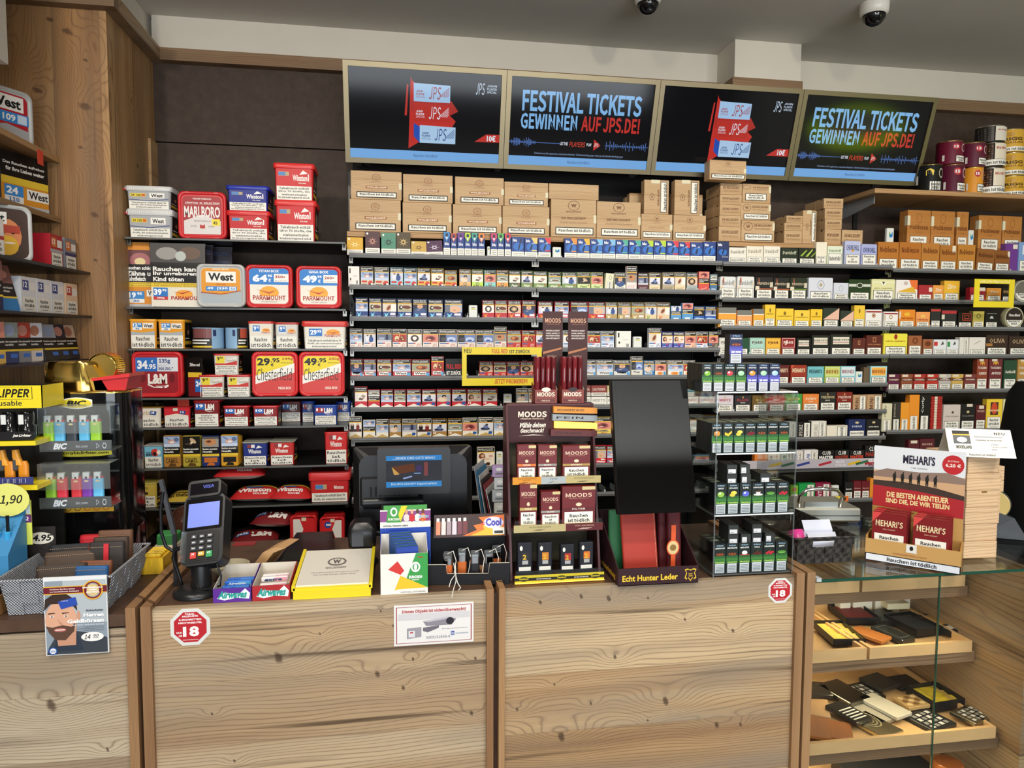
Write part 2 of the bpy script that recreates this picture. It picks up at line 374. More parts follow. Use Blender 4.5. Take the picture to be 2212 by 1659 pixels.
# ================================================================ THE ROOM
YB = 3.45; YS = 3.15; XP = -1.075; YP = 2.94; ZC = 3.01
wood('oldpine_counter1','x',('d8c3a2','bda07a','8c7056'),[(-.30,.80,.035),(-.06,.742,.022),(.03,.775,.012),(.005,.70,.015),(.18,.62,.018),(-.46,.67,.010),(-.2,.855,.010),(-.02,.865,.011),(-.05,.905,.008),(-.41,.545,.010),(-.44,.50,.012),(.19,.765,.012)],seed=.37,vor=False)
wood('oldpine_counter2','x',('d6bb92','bb986c','8b6a4a'),[(.36,.905,.016),(.47,.915,.016),(.545,.905,.020),(.655,.90,.012),(.565,.745,.016),(.76,.835,.012),(.90,.795,.014),(.40,.68,.010),(.50,.62,.012),(.71,.61,.030),(.42,.535,.032),(.86,.53,.022),(.93,.525,.014),(.66,.56,.010),(.30,.62,.014)],seed=1.21,vor=False)
wood('oldpine_counter0','x',('d3c2a6','b9a282','8a735a'),[(-.82,.72,.036),(-.99,.66,.012),(-1.0,.55,.014),(-.7,.6,.012)],seed=2.3,vor=False)
wood('oldpine_pillar','z',('c69e6c','a97c4c','775231'),[(2.76,1.67,.03),(2.72,1.73,.045),(2.45,1.78,.05),(2.05,1.80,.035),(2.86,1.80,.05),(2.5,1.62,.04),(2.62,1.79,.02),(1.88,1.80,.02),(2.3,1.76,.02),(2.55,2.1,.02),(2.3,2.15,.03),(2.72,1.52,.02)],seed=.8,across='xy',plank=.165,freq=70,greys='7d6750',line='6b4525',dark='4a3220')
wood('oldpine_trim','x',('a08262','876a4c','634a34'),seed=1.9,kn=.7,plank=.3,greys='6d5a48')
wood('oldpine_side','y',('c6a97a','a88658','765636'),seed=2.7,kn=1.0,plank=.18,freq=48)
wood('shelfwood','x',('d4b083','c39a6a','a37a4e'),seed=3.3,vor=False,freq=90,plank=.4,bumpk=.08,greys='a98d68')
wood('plyedge','z',('c29c6e','a87f56','7a583c'),seed=.5,vor=False,freq=330,plank=.5,across='xy',greys='7d6048')
wood('boxwood','x',('dcc09a','cfae84','bb966b'),seed=4.1,vor=False,freq=160,plank=3,bumpk=.05,dark='a07a50',greys='c2a47c')
wood('cedar','x',('c98a48','b57434','97592a'),seed=5.1,vor=False,freq=180,plank=3,bumpk=.05,dark='8a5024',greys='a8702f')
wood('palebox','x',('ddc2a0','d2b28e','bd9872'),seed=6.1,vor=False,freq=120,plank=3,bumpk=.05,dark='a98360',greys='c9ab88')
plain('brownpanel','3a2d25','463930',30,.62,(300,.1),stretch=(1,1,1))
plain('blackpanel','080707','0d0c0b',5,.7)
plain('plaster','cdc7ba','d4cec1',2,.9,(180,.25))
plain('ceilpaint','c9c5bd','cfcbc3',2,.9,(180,.2))
plain('laminate','4b372b','5d4637',14,.5,(500,.08))
plain('beigeboard','caa573','d2ae7c',6,.6,(200,.05),stretch=(1,4,4))
plain('floorstone','5a544d','68625a',4,.45)

m = MB(); m.box(-3.2,5.2,-4.6,YB+.3,-.1,0,mt='floorstone'); struct('floor',m)
m = MB(); m.box(-3.2,5.2,-4.6,YB+.3,ZC,ZC+.1,mt='ceilpaint'); struct('ceiling',m)
m = MB(); m.box(-3.2,5.2,YB+.06,YB+.2,0,ZC,mt='plaster')
m.box(XP,3.9,YB,YB+.08,PY(740,128,YB)[1]-.03,ZC,mt='plaster')
struct('wall_back',m)
seam = PY(600,318,YB)[1]
m = MB(); zt = PY(740,155,YB)[1]
m.box(XP,-.21,YB,YB+.05,seam+.003,zt+.03,mt='brownpanel'); m.box(XP,-.21,YB,YB+.05,0,seam-.003,mt='brownpanel')
m.box(1.5,2.3,YB,YB+.05,0,zt+.03,mt='brownpanel'); m.box(2.3,3.9,YB,YB+.05,0,zt+.03,mt='brownpanel')
m.box(-.21,1.5,YB,YB+.05,0,zt+.03,mt='blackpanel'); struct('wall_rear_panelling',m)
m = MB(); m.box(-3.2,-3.1,-4.6,YB,0,ZC,mt='plaster'); struct('wall_left',m)
m = MB(); m.box(5.1,5.2,-4.6,YB,0,ZC,mt='plaster'); struct('wall_right',m)
# front of the shop behind the viewer: big window, solid parts round it
m = MB(); [m.box(a,b,-4.6,-4.5,c,d,mt='brownpanel') for a,b,c,d in ((-3.2,-2,0,ZC),(3.8,5.2,0,ZC),(-2,3.8,0,.45),(-2,3.8,2.25,ZC))]; struct('wall_front',m)
# pillar: boarded box in the left corner
m = MB(); m.box(-1.75,XP,YP,YB+.05,0,2.86,mt='oldpine_pillar'); m.box(-1.75,XP-.02,YP+.02,YB+.05,2.86,ZC,mt='plaster'); struct('pillar_left',m)
m = MB(); zc0,zc1 = PY(356,128,YB-.05)[1],PY(356,101,YB-.05)[1]
m.box(-1.75,XP+.045,YP-.045,YP,zc0,zc1,mt='oldpine_trim'); struct('trim_1',m)
m = MB(); m.box(XP,XP+.045,YP,YB,zc0,zc1,mt='oldpine_side'); struct('trim_2',m)
m = MB(); m.box(XP+.045,1.66,YB-.045,YB,zc0,zc1,mt='oldpine_trim'); m.box(2.02,3.9,YB-.045,YB,zc0-.01,zc1-.005,mt='oldpine_trim'); struct('trim_3',m)
# boxed column under the ceiling, over the third screen
a = PY(1587,140,3.26); b = PY(1730,140,3.26)
zb = PY(1660,171,3.26)[1]
m = MB(); m.box(a[0],b[0],3.26,YB,zb,ZC,mt='plaster'); struct('beam_box',m)
m = MB(); m.box(a[0]-.01,b[0]+.01,3.255,YB,zb-.085,zb-.001,mt='oldpine_trim'); struct('trim_4',m)
# white bulkhead top left, near the viewer
x,z = PY(18,140,2.6); m = MB(); m.box(-2.2,x,2.1,2.6,z,ZC,mt='plaster'); struct('wall_bulkhead',m)
# side wall behind the left shelves
m = MB(); m.box(-1.6,-1.5,.4,YP-.001,0,2.55,mt='oldpine_side'); struct('wall_side',m)
# slim pine batten and slotted rail in the corner
x0,z0 = PY(311,470,3.37); x1,z1 = PY(322,300,3.37)
m = MB(); m.box(x0+.012,x0+.04,3.36,YB-.001,.2,z1,mt='shelfwood'); struct('trim_5',m)

# ================================================================ SHELVES
m = MB()
def shelf_unit(x0,x1,z,label,group,ndiv=0,wood_=False,yf=YS,yb=YB-.012,rail=True,boardcol=None,gt='glass_shelf',th=.008,edge='5c5d5b'):
    t = thing(gt,((x0+x1)/2,yb,z)); hw = (x1-x0)/2-.002; d = yb-yf
    m = MB(); m.box(-hw,hw,-d-.012,0,-th,-.0004,col='15171a',mt='shelfwood' if wood_ else 'plastic')
    if not wood_: m.box(-hw,hw,-d-.0145,-d-.012,-th,-.0005,col=edge,mt='plastic')
    m.build('board',t)
    if not wood_:
        for sx in (-1,1):
            k = MB(); xx = sx*(hw-.006)
            k.hexa([(xx-.002,-d+.02,-th-.012),(xx+.002,-d+.02,-th-.012),(xx+.002,-.001,-th-.05),(xx-.002,-.001,-th-.05),(xx-.002,-d+.02,-th-.0004),(xx+.002,-d+.02,-th-.0004),(xx+.002,-.001,-th-.0004),(xx-.002,-.001,-th-.0004)],col='2a2b2c',mt='plastic')
            k.box(xx-.008,xx+.008,-d+.02,-d+.028,-th-.022,-th-.0005,col='77746e',mt='metal'); k.build('bracket',t)
    if ndiv:
        k = MB(); k.box(-hw,hw,-d-.014,-d-.011,.0005,.012,col='77787a',mt='print'); k.box(-hw,hw,-d-.010,-d+.004,0,.003,col='8a8b88',mt='plastic'); k.build('price_rail',t)
        k = MB(); k.box(-.0006,.0006,-.10,0,.0,.028,mt='clearw'); k.box(-.003,.003,-.1015,-.098,0,.016,col='c8c9c5',mt='plastic')
        first = None
        for i in range(ndiv):
            X = -hw+.004+(2*hw-.008)*(i+.0)/(ndiv-1)
            if first is None: first = k.build('divider',t,(X,-d+.098,.0035))
            else:
                o = first.copy(); C.objects.link(o); o.location = (X,-d+.098,.0035); o.parent = t
    tag(t,label,'shelf',group); return t
YL = 3.05
ZS = [1.996,1.712,1.540,1.335,1.209,1.037,.868,.697]
ZS = [1.6+(q-1.6)*YL/3.15 for q in ZS]
for i,z in enumerate(ZS): shelf_unit(XP+.002,-.2175,z,f'dark glass shelf, {ORD[i]} from top in the tub bay beside the pillar','shelves of the tobacco tub bay',yf=YL,yb=YB-.016)
ZM = [1.940,1.805,1.669,1.537,1.410,1.274,1.140,1.003,.868]
xm = PY(1158,600,YS)[0]
for i,z in enumerate(ZM):
    shelf_unit(-.212,xm,z,f'black shelf with clear pushers, {ORD[i]} from top in the left cigarette bay','shelves of the cigarette bays',17)
    shelf_unit(xm,1.492,z,f'black shelf with clear pushers, {ORD[i]} from top in the right cigarette bay','shelves of the cigarette bays',17)
ZR = [1.938,1.772,1.641,1.507,1.368,1.236,1.106,.955,.798]
xr = 2.37
for i,z in enumerate(ZR): shelf_unit(1.492,xr,z,f'black shelf with clear pushers, {ORD[i]} from top in the near cigarillo bay','shelves of the cigarillo bays',13)
ZQ = [1.925,1.776,1.643,1.507,1.334,1.132,.955,.80]
for i,z in enumerate(ZQ): shelf_unit(xr,3.4,z,f'black shelf with clear pushers, {ORD[i]} from top in the far right bay','shelves of the cigarillo bays',15)
# wood display shelves over the packs
shelf_unit(-.222,1.445,2.047,'long light wood shelf carrying the large cigar boxes','wooden shelves',wood_=True,gt='wooden_shelf',th=.022,yf=YS+.03)
shelf_unit(1.447,2.36,2.047,'light wood shelf under the tall stacks of small cigar boxes','wooden shelves',wood_=True,gt='wooden_shelf',th=.022,yf=YS+.03)
shelf_unit(2.362,3.4,2.030,'light wood shelf under the reddish cedar cigar boxes','wooden shelves',wood_=True,gt='wooden_shelf',th=.02,yf=YS+.03)
t = shelf_unit(2.235,3.6,PY(1875,410,YS)[1],'raised wood shelf carrying the round tobacco tins','wooden shelves',wood_=True,gt='wooden_shelf',th=.022,yf=3.12)
k = MB(); k.hexa([(-.64,-.27,-.06),(-.636,-.27,-.06),(-.636,0,-.10),(-.64,0,-.10),(-.64,-.27,-.024),(-.636,-.27,-.024),(-.636,0,-.024),(-.64,0,-.024)],col='8b8f92',mt='plastic'); k.build('bracket',t)
# slotted uprights between the bays
for i,(X,z1) in enumerate(((-1.118,2.50),(-.219,2.36),(xm,2.30),(1.492,2.30),(2.37,2.28))):
    k = MB(); k.box(X-.012,X+.012,YB-.012,YB-.0005,.1,z1,col='4c4a47' if i == 0 else '1c1b1a',mt='plastic')
    for j in range(40):
        zz = z1-.06-j*.05
        if zz > .2: k.box(X-.003,X+.003,YB-.0130,YB-.0118,zz-.016,zz,col='050505',mt='print')
    tag(k.build('slotted_upright'),['grey slotted shelf upright in the corner by the pillar','dark slotted upright between tub bay and cigarettes','dark slotted upright between the two cigarette bays','dark slotted upright between cigarettes and cigarillos','dark slotted upright right of the small wooden boxes'][i],'shelf upright','slotted uprights')

# ================================================================ PACKS ON THE SHELVES
# warning pictures: code -> (words, background, shapes)
S1_,S2_ = 'd9a184','b9785c'
PICS = dict(
 a=('patient','9db3d6',[('r',0,0,1,.3,'c9d8ee'),('e',.5,.5,.26,.22,'d7a79a',.3),('e',.52,.45,.14,.1,'e8eef5'),('e',.8,.7,.16,.2,'5d6f95'),('p',[(.1,.9),(.4,.6),(.44,.64),(.14,.95)],'4e5c7c')]),
 b=('lungs','b63a2b',[('e',.3,.48,.16,.34,'e9cfa4',-.1),('e',.3,.3,.08,.12,'7d4634'),('e',.7,.48,.17,.34,'6b2a1c',.1),('e',.66,.62,.08,.1,'d8a45e'),('e',.75,.35,.07,.12,'e0b672'),('r',.48,.6,.52,1,'e7c39d')]),
 c=('child','2a2a3c',[('e',.5,.12,.42,.45,'3b5488'),('e',.5,.72,.2,.3,'dfb294'),('e',.5,.9,.19,.14,'c9a070'),('r',.3,.22,.46,.3,'e3b89b'),('e',.5,.62,.06,.05,'b5705c')]),
 d=('eye','e3bfa4',[('e',.45,.5,.36,.46,'1c1512'),('e',.47,.52,.22,.3,'b99266'),('e',.47,.52,.12,.16,'d7c3a2'),('p',[(0,.8),(.3,1),(.15,1),(0,.9)],'6d4634')]),
 e=('seated man','dfe0ea',[('e',.45,.25,.34,.2,'28304f'),('e',.5,.5,.17,.24,'6d7fae',.3),('e',.56,.78,.1,.14,'3a2a22'),('r',0,0,1,.1,'b9b7c4')]),
 f=('stubbed cigarette','efe9e0',[('p',[(.3,.2),(.62,.15),(.9,.62),(.6,.78)],'a98f80'),('p',[(.3,.2),(.62,.15),(.66,.3),(.38,.42)],'54372c'),('e',.55,.45,.1,.1,'e8dfd2',.8)]),
 g=('foot','8d9a93',[('e',.5,.5,.44,.24,'c9cabc',-.1),('e',.55,.47,.3,.12,'7c6a55',-.1),('r',0,0,1,.2,'e4e6e0')]),
 h=('throat','dd8f7d',[('e',.5,.5,.34,.36,'a04a45',.5),('e',.55,.55,.16,.2,'5e2328'),('e',.4,.35,.14,.1,'e9b3a4')]),
 i=('couple','cfd3e2',[('e',.62,.35,.2,.4,'34508f'),('e',.3,.45,.16,.4,'e6e8ef'),('e',.62,.8,.1,.14,'3a2b24'),('e',.32,.86,.08,.11,'7a5742')]),
 j=('bandaged leg','cdbfa4',[('e',.62,.6,.34,.22,'6b3423',-.2),('e',.22,.55,.14,.3,'2c2421'),('e',.26,.6,.07,.12,'efe9df'),('e',.5,.22,.5,.12,'a8ad86')]),
 k=('bent man','a9adb8',[('e',.4,.3,.34,.36,'ead3bb'),('e',.52,.72,.17,.2,'241b1a'),('e',.6,.5,.1,.26,'dcb99c',.5)]),
 l=('dark smoke','15110f',[('e',.6,.6,.14,.3,'c9ad86',.5),('e',.5,.4,.08,.2,'e2cfae',-.5),('e',.3,.3,.2,.08,'4d3b2b')]),
 m=('diseased organ','a5a88c',[('e',.55,.55,.34,.3,'a8512c'),('e',.45,.6,.13,.16,'d48a4c'),('e',.66,.48,.12,.14,'6b2a18'),('r',0,0,1,.16,'c7b592')]),
 n=('mother and baby','efe3d3',[('e',.26,.55,.2,.4,'6e3f28'),('e',.3,.6,.11,.2,'dba787'),('e',.45,.2,.3,.16,'e9c4a7'),('e',.78,.55,.13,.16,'d9a78f')]),
 o=('operation','6f86bb',[('r',0,0,.38,1,'1e2026'),('e',.25,.4,.18,.26,'4d4a55'),('e',.68,.4,.26,.3,'c3d2ee'),('e',.68,.25,.14,.12,'3d57a6')]),
 p=('white tooth','f0ece6',[('e',.5,.5,.3,.46,'4a3028'),('e',.5,.55,.16,.2,'f4f1ea'),('e',.5,.35,.1,.12,'f4f1ea')]),
 q=('ear','dfd2c2',[('e',.45,.5,.16,.4,'b77b50',-.3),('e',.45,.5,.08,.24,'6a3520',-.3),('r',.62,0,1,1,'f0ebe2')]),
 r=('mourners','ece6df',[('r',0,.0,1,.3,'40231c'),('e',.24,.55,.15,.4,'1b1614'),('e',.7,.5,.14,.46,'7d1f1f'),('e',.24,.8,.08,.12,'dcae90'),('e',.7,.82,.08,.12,'dcae90')]),
 s=('tubed hand','9a968f',[('e',.5,.5,.36,.36,'c68a5b',-.3),('e',.4,.55,.16,.12,'6c3a22'),('r',0,.8,1,1,'5f5c58')]),
 t=('bare shoulder','b4b7c0',[('e',.58,.4,.34,.46,'e4b795'),('r',0,0,.3,1,'6f747f'),('e',.55,.3,.1,.1,'cf9a78')]),
 u=('grey coffin','6f7691',[('r',.6,.1,.78,1,'1e2b49'),('r',0,0,1,.25,'cfcdd4'),('r',.1,.3,.5,.6,'aab0c3')]),
)
WARN = {'a': ('Rauchen verursacht','Herzanfälle'),'b': ('Rauchen schädigt','Ihre Lunge'),'c': ('Rauchen kann Ihr','ungeborenes Kind töten'),'d': ('Rauchen erhöht das','Risiko zu erblinden'),'e': ('Rauchen bedroht','Ihre Potenz'),
        'g': ('Rauchen verstopft','Ihre Arterien'),'h': ('Rauchen verursacht','Mundkrebs'),'i': ('Rauchen mindert','Ihre Fruchtbarkeit')}
W0 = ('Rauchen verursacht','9 von 10 Lungenkarzinomen')
def blue_tag(x,y,s): return [('p',[(x-.08*s,y-.12*s),(x+.07*s,y-.12*s),(x+.1*s,y+.12*s),(x-.06*s,y+.14*s)],'1f56a8')]
# brands: code -> (words for a label, base colour, shapes in the brand field)
def gau(bg,fg,words,tg=0): return (words,bg,[('p',[(.05,.15),(.2,.45),(.12,.85),(.3,.62),(.45,.95),(.36,.45),(.2,.1)],fg),('t','GAULOISES',.25,.12,.95,.36,'e8e8ee',.03)]+([('r',.55,.5,.92,.85,'e9e4ea')] if tg else []))
def jps(bg,fg,words): return (words,bg,[('r',.05,.72,.42,.9,'3f6fae'),('r',.42,.72,.55,.9,'c33'),('t','JPS',.58,.18,.92,.8,fg,0,.3),('r',.06,.42,.4,.47,fg),('r',.06,.2,.5,.24,fg)])
def marl(bg,roof,words,txt=None,tg=None):
    d = [('p',[(0,0),(1,0),(1,.3),(.5,.72),(0,.3)],roof)]
    if txt: d.append(('t',txt,.06,.6,.26,.92,'fff',.04))
    if tg: d += blue_tag(.8,.68,1.6)
    return (words,bg,d)
def west(bg,sw,words,tg=1): return (words,bg,[('p',[(0,.0),(1,0),(1,.3),(.5,.12),(0,.3)],sw),('r',.12,.42,.8,.9,'f3f1ec'),('t','West',.16,.5,.76,.86,'141414',.03)]+([('r',.78,.3,.98,.8,'5fa8dc')] if tg else []))
def spirit(bg,words): return (words,bg,[('r',.08,.62,.5,.9,'c8362a'),('t','SPIRIT',.06,.12,.5,.4,'5a2a1c',.05),('e',.78,.5,.2,.42,'d23a33'),('e',.88,.32,.1,.26,'f1ece6'),('e',.74,.3,.08,.2,'222')])
def pueblo(bg,words): return (words,bg,[('t','PUEBLO',.12,.12,.88,.48,'5d3b1a',.04),('o',.5,.68,.16,.24,.3,'2e6d74'),('e',.5,.66,.07,.1,'e0a536')])
def pepe(bg,words,fg='eef0dc'): return (words,bg,[('t','Pepe',.2,.25,.75,.75,fg,.02,.35),('e',.86,.75,.06,.12,'c9574c')])
def scr(bg,fg,words,t='Davidoff'): return (words,bg,[('t',t,.15,.35,.85,.65,fg,0,.35)])
def winst(bg,words): return (words,bg,[('t','Winston',.25,.3,.9,.6,'fff',.03),('p',[(.55,.65),(.95,.75),(.75,.9),(.6,.85)],'fff'),('r',.05,.35,.2,.7,'5f8ed0')])
def camel(bg,words,fg='3f3f5a'): return (words,bg,[('t','CAMEL',.15,.55,.85,.85,fg,.03),('p',[(.3,.1),(.35,.35),(.5,.5),(.6,.35),(.75,.45),(.7,.1)],'c98a3a')])
BR = dict(
 G=gau('27407f','7fd0ea','navy blue'),Gt=gau('27407f','7fd0ea','navy blue',1),R=gau('c32c34','e8963c','crimson'),Rt=gau('c32c34','e8963c','crimson',1),
 Y=gau('b69a5d','e6dcb9','tan gold'),Yt=gau('b69a5d','e6dcb9','tan gold',1),Yc=gau('e3cfa2','8cae4f','cream and gold'),Yp=gau('e0c6a4','d67c3b','cream and orange'),
 J=jps('efe4da','b8402f','white and red'),JR=jps('cf3b30','f4e9e2','bright red'),JB=jps('e9eef6','2c3f8c','white and blue'),JP=jps('4a4aa5','e8e8ff','violet blue'),JO=jps('efd0b8','b8402f','peach'),JK=jps('5b564a','cfc9b6','dark grey'),
 M=marl('cb2431','f1ece2','red and white'),Mt=marl('cb2431','f1ece2','red and white tagged',None,1),M15=marl('cb2431','f1ece2','red and white fifteen-euro',"15"),
 L=marl('f2ede0','c9a862','white and gold'),Lt=marl('f2ede0','c9a862','white and gold tagged',None,1),LG=marl('b08340','f2ede0','gold and white'),L10=marl('b08340','f2ede0','gold ten-euro','10'),
 W=west('b72c2f','dfd5d3','red and silver'),WS=west('dcdfdf','b8bdc0','silver white'),WB=west('2f7fc0','dfe8ef','blue and silver',0),WT=west('d9d5c8','c9c08f','cream white',0),
 S=spirit('d9cdb5','beige'),SB=spirit('9fd0e2','light blue'),SY=spirit('ecc04a','yellow'),SO=spirit('e0a23a','amber'),
 PO=pueblo('efb877','light orange'),PL=pueblo('c3e05a','lime green'),PC=pueblo('93d3cf','turquoise'),PA=pueblo('eda34f','orange'),
 PG=pepe('4f6440','dark green'),PM=pepe('7f9a5a','mid green'),PB=pepe('d3e0a0','pale lime','6d8a3f'),
 WL=scr('f0eede','3b4436','white woodland','WOODLAND'),EV=scr('f3e2dd','c98c8c','slim pink and white','EVE'),DM=scr('5d2f36','d9c7c2','maroon'),DB=scr('e8d6ad','8a7a5a','cream'),DT=scr('b8a98b','6e624c','taupe'),DG=scr('a9b2b0','6b7472','silver grey'),
 RR=('coral red','d6524a',[('p',[(.2,.2),(.8,.5),(.78,.56),(.18,.3)],'f2b8a8')]),BB=('steel blue','47719a',[('r',.2,.3,.8,.5,'b9cbdc')]),LB=('light blue','5a9bd0',[('r',.25,.25,.75,.5,'e3eef6')]),NV=('cobalt blue','2a5cae',[('p',[(0,.1),(.4,.3),(1,.2),(1,.5),(.3,.7),(0,.4)],'a9c4e8')]),
 PT=('white with orange bird','f2e9dc',[('e',.45,.55,.26,.3,'eda24a'),('p',[(.15,.7),(.5,.5),(.75,.8),(.5,.62)],'c0392b'),('r',.1,.12,.7,.26,'b9402e'),('r',.76,.2,.96,.9,'4d97cf')]),
 WR=winst('d0222c','red'),CY=camel('e8cc5f','yellow'),CB=camel('86bfe6','sky blue'),LM=('blue and white','2b4c98',[('t','L&M',.3,.15,.9,.8,'fff',.05),('r',0,0,1,.12,'e6e6ea')]),CH=('cream with crest','efe6d2',[('r',.1,.3,.35,.75,'d2622a'),('e',.62,.5,.12,.25,'4c2a1c')]),
)
def cigpack(w,h,b,pic,rev=0):
    m = MB(); words,bg,ops = BR[b]; d = .023
    m.box(-w/2,w/2,0,d,0,h,bg,'foil')
    f = m.fr(-w/2,w/2,0,h,0,'foil')
    pw,pb,po = PICS[pic]; wt = WARN.get(pic,W0); v1 = .34
    def blk(lo,hi):
        f.rect(.015,lo,.985,hi,'14120f',1)
        f.text(wt[0],.06,lo+(hi-lo)*.52,.9,lo+(hi-lo)*.84,'f4f2ec',2,.03,0,1); f.text(wt[1],.06,lo+(hi-lo)*.12,.06+.048*len(wt[1]) if len(wt[1]) < 17 else .92,lo+(hi-lo)*.42,'f4f2ec',2,.03,0,1)
        f.rect(.015,lo-.045,.985,lo,'ecb93a',1)
    if rev:
        f.sub(.015,.66,.985,.985,1).draw([('r',0,0,1,1,pb)]+po); blk(.44,.655)
        f.sub(0,0,1,v1+.05,1).draw(ops)
    else:
        blk(.775,.985); f.sub(.015,v1,.985,.73,1).draw([('r',0,0,1,1,pb)]+po)
        f.sub(0,0,1,v1,1).draw(ops)
    m.fr(-w/2,w/2,0,1,0)
    return m
def rit(f,a,b,c,d,lines=2,fg='1a1a1a',bw=.012,border=1,tone='eeebe0',rot=0):
    """the white 'Rauchen ist tödlich' box"""
    asp = f.ey.length/f.ex.length*1.0
    f.rect(a,b,c,d,'1c1a18' if border else tone,3); 
    if border: f.rect(a+.018,b+.018/asp,c-.018,d-.018/asp,tone,4)
    W,H = c-a,d-b
    if rot:
        T = Fr(f.m,f.P(a,b,0),f.ex*0+f.ey*H,-f.ex*W,f.L,f.mt,f.eps); T.o = f.o+f.ex*c+f.ey*b; T.ex = f.ey*H; T.ey = -f.ex*W; T.nn = f.nn
        T.text('Rauchen ist tödlich',.08,.3,.92,.72,fg,5,.02,0,1); return
    if lines == 1: f.text('Rauchen ist tödlich',a+W*.08,b+H*.38,c-W*.08,d-H*.22,fg,5,.02,0,1)
    elif lines == 2:
        f.text('Rauchen',a+W*.18,b+H*.60,c-W*.18,d-H*.14,fg,5,.02,0,1); f.text('ist tödlich',a+W*.12,b+H*.26,c-W*.12,b+H*.52,fg,5,.02,0,1); f.rect(a+W*.2,b+H*.1,c-W*.2,b+H*.14,'6b6862',5)
    else:
        f.text('Rauchen',a+W*.14,b+H*.72,c-W*.14,d-H*.08,fg,5,.02,0,1); f.text('ist',a+W*.4,b+H*.48,c-W*.4,b+H*.66,fg,5,.02,0,1); f.text('tödlich',a+W*.16,b+H*.22,c-W*.16,b+H*.42,fg,5,.02,0,1)
def cigar(w,h,bg,tx,tc,ops=(),lines=2,wb=.40,tin=0,side='',d=.026,tb=.62,tt=.84,border=1):
    m = MB()
    if tin:
        R = [[(x,y,z) for x,z in rr(w*k,h*k2,.006,3,0,h/2)] for k,k2,y in ((.97,.98,d),(1,1,d-.002),(1,1,.002),(.975,.985,0))]
        m.loft([r for r in R],bg,'foil',(1,1),False)
    else: m.box(-w/2,w/2,0,d,0,h,bg,'foil')
    f = m.fr(-w/2,w/2,0,h,-.0002 if tin else 0,'foil')
    f.draw(list(ops),1)
    if tx: f.text(tx,.5-min(.4,.07*len(tx)),tb,.5+min(.4,.07*len(tx)),tt,tc,4,.015,0,1)
    if side != 'n': rit(f,.07,.04,.93,wb,lines,border=border)
    return m
def device(w,h,txt='blau'):
    m = MB(); m.box(-w/2,w/2,0,.018,0,h,'dfe3dd','plastic',.003); f = m.fr(-w/2,w/2,0,h,-.0002)
    if txt == 'blau': f.poly([(.3,.6),(.5,.55),(.8,.6),(.75,.85),(.55,.7),(.3,.8)],'2b7bc4',1); f.poly([(.3,.6),(.5,.7),(.3,.85)],'4ea04a',2)
    else: f.rect(.25,.68,.75,.76,'d9c64a',1); f.rect(.3,.8,.7,.85,'555',1)
    return m
def backpack_(w,h):
    m = MB(); m.box(-w/2,w/2,0,.022,0,h,'efece4','foil'); f = m.fr(-w/2,w/2,0,h,0)
    f.rect(.1,.65,.2,.9,'222',1); f.rect(.68,.12,.86,.3,'333',1)
    for i in range(5): f.rect(.7+.03*i,.12,.712+.03*i,.3,'eee',2)
    f.rect(.15,.3,.25,.42,'222',1); f.rect(.45,.5,.8,.52,'777',1); return m

A_,B_,C_,D_,E_,F_,G_,H_,I_,J_ = (740,360,4.0963),(1180,360,4.0963),(1660,380,4.007),(740,560,5.267),(1140,560,5.267),(1540,570,3.292),(740,740,5.267),(1240,720,4.608),(1660,780,4.007),(740,900,3.95)
ROWCOUNT = {}
def put(m,cr,x0,x1,top,z,name,phrase,cat,row,rz=0,y=YS-.004,ry=0,sx=.5):
    ox,oy,s = cr; u0,u1,v = ox+x0/s,ox+x1/s,oy+top/s
    n = ROWCOUNT[row] = ROWCOUNT.get(row,0)+1
    a = PY(u0,v,y)[0]; b = PY(u1,v,y)[0]
    o = m.build(name,None,((a+b)/2,y,z),rz,0,ry)
    return tag(o,f'{phrase}, {ORD[n-1]} from left, {row[4:] if row[:4] == "the " else row}',cat,('things on '+row))
def dims(cr,x0,x1,top,z,y=YS-.004):
    ox,oy,s = cr; u0,u1,v = ox+x0/s,ox+x1/s,oy+top/s
    return PY(u1,v,y)[0]-PY(u0,v,y)[0],PY((u0+u1)/2,v,y)[1]-z
def cigs(cr,z,row,data):
    for it in data.split():
        q = it.split(','); x0,x1,tp = map(float,q[:3]); b = q[3]; w_,h_ = dims(cr,x0,x1,tp,z)
        if b == '_': ROWCOUNT[row] = ROWCOUNT.get(row,0)+int(q[4]) if len(q) > 4 else ROWCOUNT.get(row,0); continue
        if b == 'dev': put(device(w_,h_,'y'),cr,x0,x1,tp,z,'shelf_price_device','slim white plastic spacer device','device',row); continue
        if b == 'back': put(backpack_(w_,h_),cr,x0,x1,tp,z,'cigarette_pack','white pack turned back to front','cigarette pack',row); continue
        rev = len(q) > 5; words = BR[b][0]
        put(cigpack(w_-.002,h_,b,q[4],rev),cr,x0,x1,tp,z,'cigarette_pack',f'{words} cigarette pack, {PICS[q[4]][0]} picture','cigarette pack',row)
r2 = 'the second cigarette shelf'; Z_ = .004
cigs(D_,ZM[1]+Z_,r2,'65,190,80,back 203,350,85,S,a 362,528,92,S,a 540,690,95,SB,i 697,845,100,SB,a 852,1000,102,SY,e 1007,1152,108,SY,f 1160,1303,128,SO,m 1328,1460,118,PO,k 1470,1602,120,PL,f 1612,1745,125,PC,h 1752,1887,125,PA,g 1893,2025,130,PG,f 2033,2165,132,PM,e')
cigs(E_,ZM[1]+Z_,r2,'65,222,140,PM,f 233,380,148,PM,g 390,560,148,PM,i 565,715,150,PB,l 722,857,150,PB,h')
ox,oy,s = E_
w_,h_ = dims(E_,878,968,160,ZM[1]+Z_); m = MB(); m.box(-w_/2,w_/2,0,.03,0,h_,'e3e2c4','foil'); f = m.fr(-w_/2,w_/2,0,h_); f.ring(.6,.75,.2,.12,.3,'9aa27e',1); rit(f,.25,.05,.85,.5,2,rot=1)
